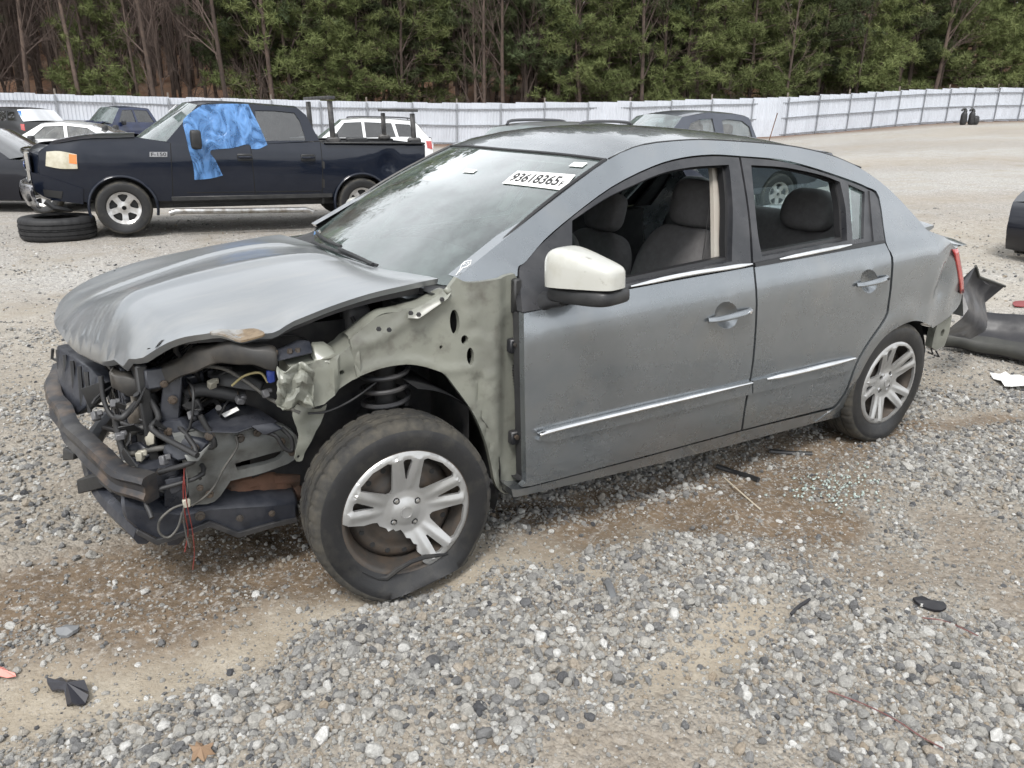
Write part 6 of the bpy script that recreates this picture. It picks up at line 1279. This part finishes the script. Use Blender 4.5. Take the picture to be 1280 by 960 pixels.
# ladder rack: two hoops
rack = mat('black_rack', (.03, .03, .032), .5, col2=(.09, .085, .08), scale=7)
for xn, ztop in ((tr(416, 172, -.88), tr(415, 122, -.88)[1]), (tr(517.5, 185, -.88), tr(515, 138, -.88)[1])):
    x = xn[0]; mb = MB(); mb.tube([(x, -.90, zt), (x-.02, -.88, ztop-.05)], .045, 8); mb.tube([(x, .90, zt), (x-.02, .88, ztop-.05)], .045, 8); mb.box((x-.02, 0, ztop), (.12, 2.02, .045)); h = tobj('ladder_rack_hoop', mb, rack, bevel=.006)
    for s in (-1, 1): tobj('rack_foot', MB().box((x, s*.90, zt+.05), (.22, .12, .10)), rack, h, bevel=.03)
mb = MB(); mb.box((x0b+.55, -.80, zt+.05), (.34, .14, .08)); tobj('rack_clamp', mb, BLACKP, bevel=.02)
# crash film: blue, wrinkled, glossy
def film_mat():
    m = bpy.data.materials.new('blue_plastic_film'); m.use_nodes = True; T = m.node_tree; N = T.nodes; L = T.links; N.clear()
    tc = N.new('ShaderNodeTexCoord'); n = N.new('ShaderNodeTexNoise'); n.inputs['Scale'].default_value = 3.2; n.inputs['Detail'].default_value = 5; n.inputs['Distortion'].default_value = 2.2; mp = N.new('ShaderNodeMapping'); mp.inputs['Scale'].default_value = (1.6, 1, .8); mp.inputs['Rotation'].default_value = (0, .5, 0); L.new(tc.outputs['Object'], mp.inputs[0]); L.new(mp.outputs[0], n.inputs[0])
    bp = N.new('ShaderNodeBump'); bp.inputs['Distance'].default_value = .03; bp.inputs['Strength'].default_value = 1; L.new(n.outputs[0], bp.inputs['Height'])
    df = N.new('ShaderNodeBsdfPrincipled'); df.inputs['Base Color'].default_value = (.14, .32, .66, 1); df.inputs['Roughness'].default_value = .22; L.new(bp.outputs[0], df.inputs['Normal'])
    t = N.new('ShaderNodeBsdfTransparent'); t.inputs[0].default_value = (.35, .58, .95, 1); mx = N.new('ShaderNodeMixShader')
    r = N.new('ShaderNodeMapRange'); r.inputs[1].default_value = .35; r.inputs[2].default_value = .6; r.inputs[3].default_value = .25; r.inputs[4].default_value = .75; L.new(n.outputs[0], r.inputs[0]); L.new(r.outputs[0], mx.inputs[0]); L.new(t.outputs[0], mx.inputs[1]); L.new(df.outputs[0], mx.inputs[2])
    o = N.new('ShaderNodeOutputMaterial'); L.new(mx.outputs[0], o.inputs[0]); return m
FILM = film_mat()
film = tobj('plastic_film', panel(MB(), cr([tr(*p[:2], -.95)+p[2:] for p in ((229, 151), (240, 140), (254, 131, C_), (285, 129.5), (312, 130, C_), (317, 141), (326, 160), (334, 181, C_), (323, 186), (314, 186, C_), (310, 180), (290, 185), (263, 188), (269, 200), (278, 219, C_), (262, 223), (243, 224.5, C_), (241, 205), (236, 188), (232, 168))], 3, True), lambda x, z: (x, -tsw(x, z)-.016-.006*nz((x*2, z*2, 1), 3)-.003*nz((x, z, 9), 14), z), step=.05), FILM, smooth=60)
film['label'] = 'blue plastic film over the front window'
mb = MB(); q = tr(224, 142.5, -.65); mb.grid(lambda u, v: (q[0]+lerp(-.06, .06, v)-.08, lerp(-.62, -.38, u), q[1]+lerp(-.05, .05, v)+.08), 2, 2); tobj('window_sticker', mb, WHITE)

# ---- simple shapes of other cars
def sedan(L=4.6, h=1.45, wb=2.7, w=.9, R=.33, **k):
    fo = -.9; re = wb+1.0; zb_ = .92
    d = dict(w=w, zbelt=zb_, tum=.42, front=[(fo+.12, .22), (fo, .38), (fo, .55), (fo+.08, .68), (fo+.18, .74)], belt=[(-.2, .88), (.30, .93), (.55, .95), (1.5, .97), (wb+.1, 1.0), (wb+.45, 1.02)], rear=[(re-.1, .26), (re, .45), (re+.02, .75), (re-.05, 1.0)],
             gh=((.45, .95), (1.12, h-.05), (wb-.45, h-.07), (wb+.42, 1.02)), rpts=((1.6, h),), win=[[(.85, 1.0), (1.20, h-.11), (1.66, h-.08), (1.70, 1.01)], [(1.78, 1.01), (1.74, h-.08), (wb-.45, h-.13), (wb-.02, 1.04)]], wb=wb, R=R, zb=.24, hl=[(fo+.10, .60), (fo+.42, .74), (fo+.5, .70), (fo+.3, .58)], tl=[(re-.3, .92), (re-.04, .92), (re-.04, .76), (re-.22, .80)], mirror=(.95, 1.0)); d.update(k); return d
def suv(h=1.68, wb=2.75, w=.93, R=.36, **k):
    fo = -.88; re = wb+.98; zb_ = 1.06
    d = dict(w=w, zbelt=zb_, tum=.34, front=[(fo+.12, .28), (fo, .45), (fo, .75), (fo+.06, .88), (fo+.14, .94)], belt=[(-.2, 1.02), (.25, 1.06), (.5, 1.08), (1.5, 1.10), (wb+.2, 1.14), (wb+.8, 1.15)], rear=[(re-.1, .32), (re, .5), (re, .9), (re-.06, 1.14)],
             gh=((.42, 1.08), (1.05, h-.06), (wb+.45, h-.06), (wb+.86, 1.15)), rpts=((1.6, h), (wb-.2, h-.005)), win=[[(.78, 1.12), (1.12, h-.12), (1.62, h-.09), (1.66, 1.13)], [(1.74, 1.13), (1.70, h-.09), (2.5, h-.11), (2.62, 1.16)], [(2.70, 1.17), (2.60, h-.12), (wb+.30, h-.14), (wb+.38, 1.17)]], wb=wb, R=R, zb=.30, hl=[(fo+.06, .74), (fo+.36, .92), (fo+.46, .88), (fo+.3, .72)], tl=[(re-.22, 1.06), (re-.05, 1.06), (re-.02, .82), (re-.18, .86)], mirror=(.86, 1.16)); d.update(k); return d
def roof_rails(v, x0, x1, z, y, m):
    for s in (-1, 1): obj('roof_rail', MB().tube(cr([(x0, s*y, z), (x0+.12, s*y, z+.05), ((x0+x1)/2, s*y, z+.065), (x1-.12, s*y, z+.05), (x1, s*y, z-.01)], 4), .02, 6), m, v, local=True)
WPAINT = mat('white_car_paint', (.72, .73, .74), .25, coat=.8, coatr=.05, col2=(.66, .67, .68), scale=3); NPAINT = mat('dark_navy_paint', (.004, .005, .010), .3, spec=.2, coat=.7, coatr=.04); GPAINT = mat('slate_grey_paint', (.032, .038, .055), .3, coat=.8, col2=(.045, .052, .07), scale=4)
BPAINT = mat('wreck_blue_paint', (.008, .014, .045), .28, coat=.7, col2=(.014, .024, .07), scale=3); DSUV = mat('dull_black_paint', (.02, .021, .023), .4, coat=.5); SPAINT = mat('silver_car_paint', (.33, .34, .35), .3, metal=.5, coat=.8)
PALEG = glass('pale_glass', (.45, .50, .50), .12)
def put(px, D, rz, name, label, cat, sp, paint, ref, zoff=0):
    """put a vehicle so that its local reference point (x along) shows at pixel column px and depth D"""
    p = ground_anchor(px, D); e = Vector((math.cos(rz), math.sin(rz), 0)); loc = p-e*ref; loc.z = G(loc.x+e.x*1.3, loc.y+e.y*1.3)+zoff
    return vehicle(name, label, cat, sp, loc, rz, paint)
v = put(0, 14.2, VIEWR+math.pi+rad(4), 'dark_sedan', 'shiny dark navy sedan at the left edge behind the black pickup', 'car', sedan(glass=GLASS3, hl=None, wsm=GLASS3), NPAINT, .9, .0)[0]
v = put(85, 20.5, VIEWR+rad(8), 'white_sedan', 'white sedan parked behind the dark sedan at left', 'car', sedan(h=1.42, glass=PALEG), WPAINT, 1.6, .0)[0]
v = put(460, 23.5, VIEWR+rad(12), 'white_suv', 'white SUV with roof rails behind the black pickup bed', 'SUV', suv(h=1.66), WPAINT, 1.85, -.03)[0]; roof_rails(v, 1.2, 3.1, 1.655, .60, mat('dark_rail', (.04, .04, .045), .4))
v = put(20, 30, VIEWR+rad(-28), 'dark_wagon', 'dark battered wagon parked at the far left by the fence', 'car', suv(h=1.62, hl=None), DSUV, 2.0, .1)[0]
obj('blue_tape', MB().box((3.3, -.72, 1.35), (.28, .02, .34)), FILM, v, local=True)
v, bS, bF, bsw, _k = put(103, 32, VIEWR+rad(58), 'blue_pickup', 'dark blue wrecked pickup near the fence facing the camera', 'pickup', suv(h=1.80, w=.98, R=.40, wb=3.4, hl=None, zb=.5, wsm=GLASS2, belt=[(-.25, 1.06), (.25, 1.10), (.5, 1.12), (1.5, 1.13), (3.0, 1.13), (4.1, 1.13)], rear=[(4.3, .5), (4.38, .6), (4.38, .9), (4.3, 1.12)], gh=((.42, 1.12), (.95, 1.74), (2.3, 1.74), (2.55, 1.13)), rpts=((1.5, 1.79),), win=[[(.75, 1.18), (1.05, 1.66), (1.5, 1.68), (1.52, 1.18)], [(1.6, 1.18), (1.58, 1.68), (2.2, 1.66), (2.38, 1.18)]], tl=None), BPAINT, -.2, .05)
obj('crumpled_hood', MB().grid(lambda u, q: (lerp(-.8, .35, u), lerp(-.85, .85, q), 1.05+.10*u+.10*nz((u*3, q*4, 1), 1.4)+.03), 12, 14), BPAINT, v, smooth=20, local=True)
pk = suv(h=1.60, w=.88, R=.34, wb=2.95, hl=None, zb=.36, belt=[(-.2, .95), (.25, .98), (.5, 1.0), (1.5, 1.01), (2.6, 1.01), (3.9, 1.01)], rear=[(4.05, .45), (4.12, .6), (4.12, .9), (4.06, 1.0)], gh=((.42, 1.0), (1.02, 1.53), (2.30, 1.54), (2.50, 1.02)), rpts=((1.5, 1.60), (2.1, 1.585)), win=[[(.88, 1.06), (1.16, 1.44), (1.34, 1.50), (1.58, 1.515), (1.66, 1.06)], [(1.80, 1.06), (1.76, 1.49), (1.88, 1.51), (2.16, 1.49), (2.30, 1.40), (2.38, 1.06)]], tl=None, mirror=(.95, 1.08), glass=PALEG)
pk['zbelt'] = 1.0; pk['front'] = [(-.76, .34), (-.86, .5), (-.86, .7), (-.8, .85), (-.7, .9)]
v = put(838, 12.6, VIEWR+rad(24), 'grey_pickup', 'slate grey extended-cab pickup showing above the sedan roof', 'pickup', pk, GPAINT, 1.25, .0)[0]
obj('antenna', MB().tube([(2.6, -.8, 1.0), (2.75, -.8, 1.62)], .008, 5), RUST, v, local=True)
v = put(712, 10.2, VIEWR+rad(62), 'silver_wagon', 'silver wagon with dark roof rails hidden behind the sedan roof', 'car', suv(h=1.40, w=.88, R=.32, zbelt=.92, belt=[(-.2, .88), (.25, .92), (.5, .94), (1.5, .96), (2.95, 1.0), (3.5, 1.0)], gh=((.42, .94), (1.05, 1.35), (3.1, 1.33), (3.56, 1.0)), rpts=((1.6, 1.40), (2.5, 1.39)), win=[[(.78, .98), (1.12, 1.28), (1.62, 1.31), (1.66, .99)], [(1.74, .99), (1.70, 1.31), (2.5, 1.29), (2.62, 1.02)]], front=[(-.76, .26), (-.86, .4), (-.86, .6), (-.8, .72), (-.7, .78)], rear=[(3.6, .3), (3.7, .5), (3.7, .8), (3.62, 1.0)], hl=None, tl=None, mirror=None), SPAINT, 1.9, .09)[0]; roof_rails(v, 1.1, 2.9, 1.385, .50, mat('dark_rail', (.04, .04, .045), .4))
v = vehicle('black_car', 'nose of a black car cut off by the right edge of the picture', 'car', sedan(h=1.5), Vector((9.48, .82, G(9.48, .82)-.12)), rad(4), NPAINT)[0]
# ------------------------------------------------------------------ loose things on the ground
def gp(px, py, dz=0.0):
    z = 0
    for _ in range(5): p = atZ(px, py, z); z = G(p[0], p[1])
    return Vector((p[0], p[1], z+dz))
# tyre lying flat
p = gp(75, 297); tp_ = empty('loose_tyre', (p.x, p.y, p.z)); tag(tp_, 'black tyre lying flat on the gravel in front of the pickup', 'tyre')
tm = tyre_mesh(.50, .155, .29, tn=150); t = obj('tread_and_sidewall', tm, [mat('black_tyre_rubber', (.009, .009, .010), .65, col2=(.018, .018, .019), scale=9, bump=.001, bscale=60)]*2, tp_, local=True, smooth=45); t.rotation_euler = (math.pi/2, 0, .3); t.location = (0, 0, .155)
# bumper cover shell on the ground at right, and its torn wing
DKB = mat('dark_bumper_plastic', (.009, .009, .012), .55, col2=(.022, .021, .023), scale=5, rvar=.12); OLV = mat('dusty_bumper_face', (.045, .045, .038), .5, col2=(.028, .028, .025), scale=6)
a_ = gp(1180, 438); b_ = gp(1330, 470); ax = (b_-a_); ax.z = 0; Lb = ax.length; ax.normalize(); nx = Vector((-ax.y, ax.x, 0))
def bump(u, v):
    s = u*Lb*1.25; th = lerp(-.15, math.pi*1.02, v); R_ = .17+.05*math.sin(u*5); c = a_+ax*s+nx*(.26+.10*math.sin(u*3.1))+Vector((0, 0, .0))
    return tuple(c+nx*(-.24*math.cos(th)*1.0)+Vector((0, 0, .01+.15*abs(math.sin(th))**.7*(.55+.45*(v > .5))+.03*u+.012*nz((u*5, v*4, 0)))))
def bump2(u, v):
    prof = [(-.02, .012), (-.03, .05), (-.01, .10), (.04, .135), (.12, .10), (.24, .055), (.36, .05), (.46, .10), (.52, .19), (.60, .24), (.70, .22)]
    k = v*(len(prof)-1); i = min(int(k), len(prof)-2); d = lerp(prof[i][0], prof[i+1][0], k-i); z = lerp(prof[i][1], prof[i+1][1], k-i); s = u*Lb*1.3
    rise = .02+.16*sstep(.35, 1, u)*(v > .55)*min(1, (v-.55)*3)
    return tuple(a_+ax*s+nx*(d*(.75+.5*u)+.04*math.sin(u*4))+Vector((0, 0, .0+z*(.8+.2*u)+rise+.012*nz((u*6, v*6, 0)))))
be = empty('bumper_cover', tuple(a_)); tag(be, 'dark torn-off bumper cover lying upturned on the gravel at right', 'bumper')
obj('shell', MB().grid(bump2, 26, 30), DKB, be, smooth=50, solid=.006)
def face(u, v): q = Vector(bump2(u*.95, .02+v*.28)); return tuple(q-nx*.006+Vector((0, 0, .006)))
obj('painted_face', MB().grid(face, 20, 8), OLV, be, smooth=50)
wz = [Q(1188, 420, -.55), Q(1196, 398, -.55), Q(1204, 366, -.52), Q(1222, 333, -.50), Q(1229, 347, -.48), Q(1251, 357, -.40), Q(1240, 380, -.42), Q(1228, 398, -.45), Q(1222, 412, -.48), Q(1214, 424, -.50)]
Yw = -.5; o2 = [(q.x, q.z) for q in wz]
def wing(x, z):
    best = min(range(len(wz)), key=lambda i: (wz[i].x-x)**2+(wz[i].z-z)**2); y = sum(q.y/(((q.x-x)**2+(q.z-z)**2)+.002) for q in wz)/sum(1/(((q.x-x)**2+(q.z-z)**2)+.002) for q in wz); return (x, y+.05*math.sin(z*14+x*6)+.012*nz((x, z, 2), 12), z)
bw = empty('torn_bumper_wing', (wz[0].x, wz[0].y, wz[0].z)); tag(bw, 'torn dark bumper corner hanging behind the sedan rear wheel', 'bumper')
obj('wing_sheet', panel(MB(), o2, wing, step=.03, ret=(.004, .005, 0)), mat('grey_black_liner', (.03, .03, .034), .4, col2=(.065, .064, .066), scale=6, rvar=.1), bw, smooth=40)
mb = MB(); mb.tube([wing(*o2[3]), wing(lerp(o2[3][0], o2[4][0], 1), o2[4][1]), wing(*o2[5])], .009, 6); obj('wing_lip', mb, OLV, bw)
def flat_thing(nm, label, cat, pts, m, th=.006, wob=.012, group=None):
    P = [gp(*p) for p in pts]; c = sum(P, Vector())/len(P); mb = MB(); n = len(P); R_ = random.Random(len(label)); top = []
    out = cr([tuple(q) for q in P], 2, True); out = [Vector(q)+Vector((0, 0, .008+R_.uniform(0, wob))) for q in out]; n = len(out); cc = c+Vector((0, 0, .012+wob))
    mb.add(out+[q-Vector((0, 0, th)) for q in out]+[cc, cc-Vector((0, 0, th))], [(i, (i+1) % n, 2*n) for i in range(n)]+[((i+1) % n+n, i+n, 2*n+1) for i in range(n)]+[(i, i+n, (i+1) % n+n, (i+1) % n) for i in range(n)])
    return tag(obj(nm, mb, m, smooth=25), label, cat, group)
flat_thing('white_paper', 'crumpled white paper on the gravel beside the bumper cover', 'paper', [(1236, 470), (1250, 472), (1262, 470), (1285, 476), (1292, 486), (1262, 489), (1250, 482)], WHITE, .003, .03)
flat_thing('red_scrap', 'small red plastic scrap at the right edge', 'scrap', [(1266, 379), (1274, 377), (1290, 379), (1288, 384), (1268, 384)], mat('red_scrap_plastic', (.2, .03, .03), .5), .006, .008)
flat_thing('dark_shard', 'dark flat plastic shard at lower right', 'shard', [(1140, 752), (1152, 750), (1178, 757), (1182, 764), (1168, 766), (1150, 760)], DKB, .008, .012)
flat_thing('grey_shard', 'upright grey stone shard below the front door', 'shard', [(756, 733), (762, 728), (770, 745), (772, 756), (764, 755)], mat('slate_shard', (.16, .165, .17), .6), .012, .02)
flat_thing('black_shard', 'black crumpled plastic scrap at lower left', 'scrap', [(60, 856), (78, 852), (90, 860), (108, 862), (112, 876), (100, 886), (84, 884), (82, 872), (66, 868)], mat('crumpled_black', (.022, .022, .028), .4), .006, .03)
flat_thing('pink_ribbon', 'faded pink ribbon end at the left edge', 'ribbon', [(-10, 836), (6, 840), (20, 847), (18, 851), (0, 849), (-12, 845)], mat('pink_tape', (.62, .24, .2), .5), .002, .012)
flat_thing('brown_leaf', 'dry lobed brown oak leaf in the foreground gravel', 'leaf', [(236, 934), (244, 940), (246, 932), (252, 932), (256, 938), (268, 934), (264, 942), (270, 948), (260, 948), (256, 957), (248, 952), (240, 956), (242, 946)], mat('dry_leaf', (.22, .145, .09), .8), .002, .012)
flat_thing('slate_chip', 'flat dark grey chip under the front bumper', 'shard', [(70, 790), (84, 784), (100, 787), (92, 795), (76, 798)], mat('slate_shard', (.16, .165, .17), .6), .01, .01)
def stick(nm, label, cat, pts, r, m): return tag(obj(nm, MB().tube(cr([tuple(gp(*p, .012)) for p in pts], 5), r, 6, flat=.6), m, smooth=60), label, cat)
stick('wiper_blade', 'thin black strip lying beside the rear wheel', 'strip', [(962, 566), (985, 567), (1015, 569)], .011, BLACKP)
stick('trim_strip', 'bent black trim strip under the rear door', 'strip', [(895, 585), (915, 592), (935, 598), (948, 603)], .012, BLACKP)
stick('dark_twig', 'dark grey splinter in the gravel at right', 'twig', [(988, 772), (998, 762), (1012, 753)], .006, DKB)
stick('red_wire', 'thin dark red wire lying across the gravel at lower right', 'wire', [(1035, 868), (1080, 885), (1120, 905), (1150, 925), (1178, 940)], .0018, mat('dull_red_wire', (.13, .05, .045), .6))
stick('red_wire', 'short reddish wire near the dark plastic shard', 'wire', [(1152, 776), (1175, 779), (1195, 786), (1222, 799)], .002, mat('dull_red_wire', (.13, .05, .045), .6))
stick('pale_twig', 'pale thin stick on the gravel below the rear door', 'twig', [(905, 600), (925, 618), (950, 640)], .003, mat('pale_wood', (.5, .44, .34), .8))
# single stones that stand out
for k, (px, py, s, lab) in enumerate(((498, 912, .016, 'blocky pale stone in the foreground gravel'), (393, 778, .012, 'small dark stone in front of the flat tyre'), (311, 781, .010, 'yellowish stone on the tan lane'), (773, 853, .022, 'pale tan rock lying alone on the sandy patch'), (752, 624, .022, 'rounded beige rock under the front door sill'), (1098, 553, .018, 'white rounded stone touching the rear tyre'), (440, 880, .017, 'long white stone standing in the gravel'))):
    c = gp(px, py); o = bpy.data.objects.new('rock', STONES[k]); COL.objects.link(o); o.location = c+Vector((0, 0, s*.5)); o.scale = (s, s, s*1.2); o.rotation_euler = (k, k*2, k*3); tag(o, lab, 'rock')
# crumbs of broken side glass
gb = MB(); rg = random.Random(12)
for k in range(150):
    c = gp(rg.gauss(1040, 26)+rg.gauss(0, 14), rg.gauss(612, 13)); s = rg.uniform(.0025, .0055); gb.box(c+Vector((0, 0, .008+rg.uniform(0, .006))), (s*2, s*1.6, s*1.4), Matrix.Rotation(rg.uniform(0, 3), 3, 'X') @ Matrix.Rotation(rg.uniform(0, 3), 3, 'Z'))
tag(obj('glass_crumbs', gb, mat('green_glass_crumbs', (.36, .42, .39), .35), smooth=0), 'pale green crumbs of broken glass beside the rear door', 'glass', kind='stuff')
# two black bundles by the far fence
for k, (px, hgt, lab) in enumerate(((1203.5, 1.0, 'left one of two black hooked bundles by the far fence'), (1213.5, .98, 'right one of two black hooked bundles by the far fence'))):
    p = ground_anchor(px, 52); r = empty('black_bundle', tuple(p)); tag(r, lab, 'bundle', 'black bundles by the far fence')
    rr = Vector(_r); mb = MB(); mb.sell(p+Vector((0, 0, .40)), (.20, .20, .42), .6, .8, nu=14, nv=10, fn=lambda q: q*(1+.15*nz(q, 3))); obj('sack', mb, BLACKP, r, smooth=40)
    mb = MB(); mb.tube(cr([tuple(p+Vector((0, 0, .72))), tuple(p+rr*.02+Vector((0, 0, hgt-.05))), tuple(p-rr*.12+Vector((0, 0, hgt+.02))), tuple(p-rr*.24+Vector((0, 0, hgt-.10)))], 5), [.12]*5+[.09]*5+[.07]*5+[.05], 8); obj('hooked_top', mb, BLACKP, r, smooth=50)
    if k: obj('side_flap', MB().sell(p+rr*.28+Vector((0, 0, .3)), (.22, .2, .30), .7, .7, nu=12, nv=8), BLACKP, r, smooth=40)
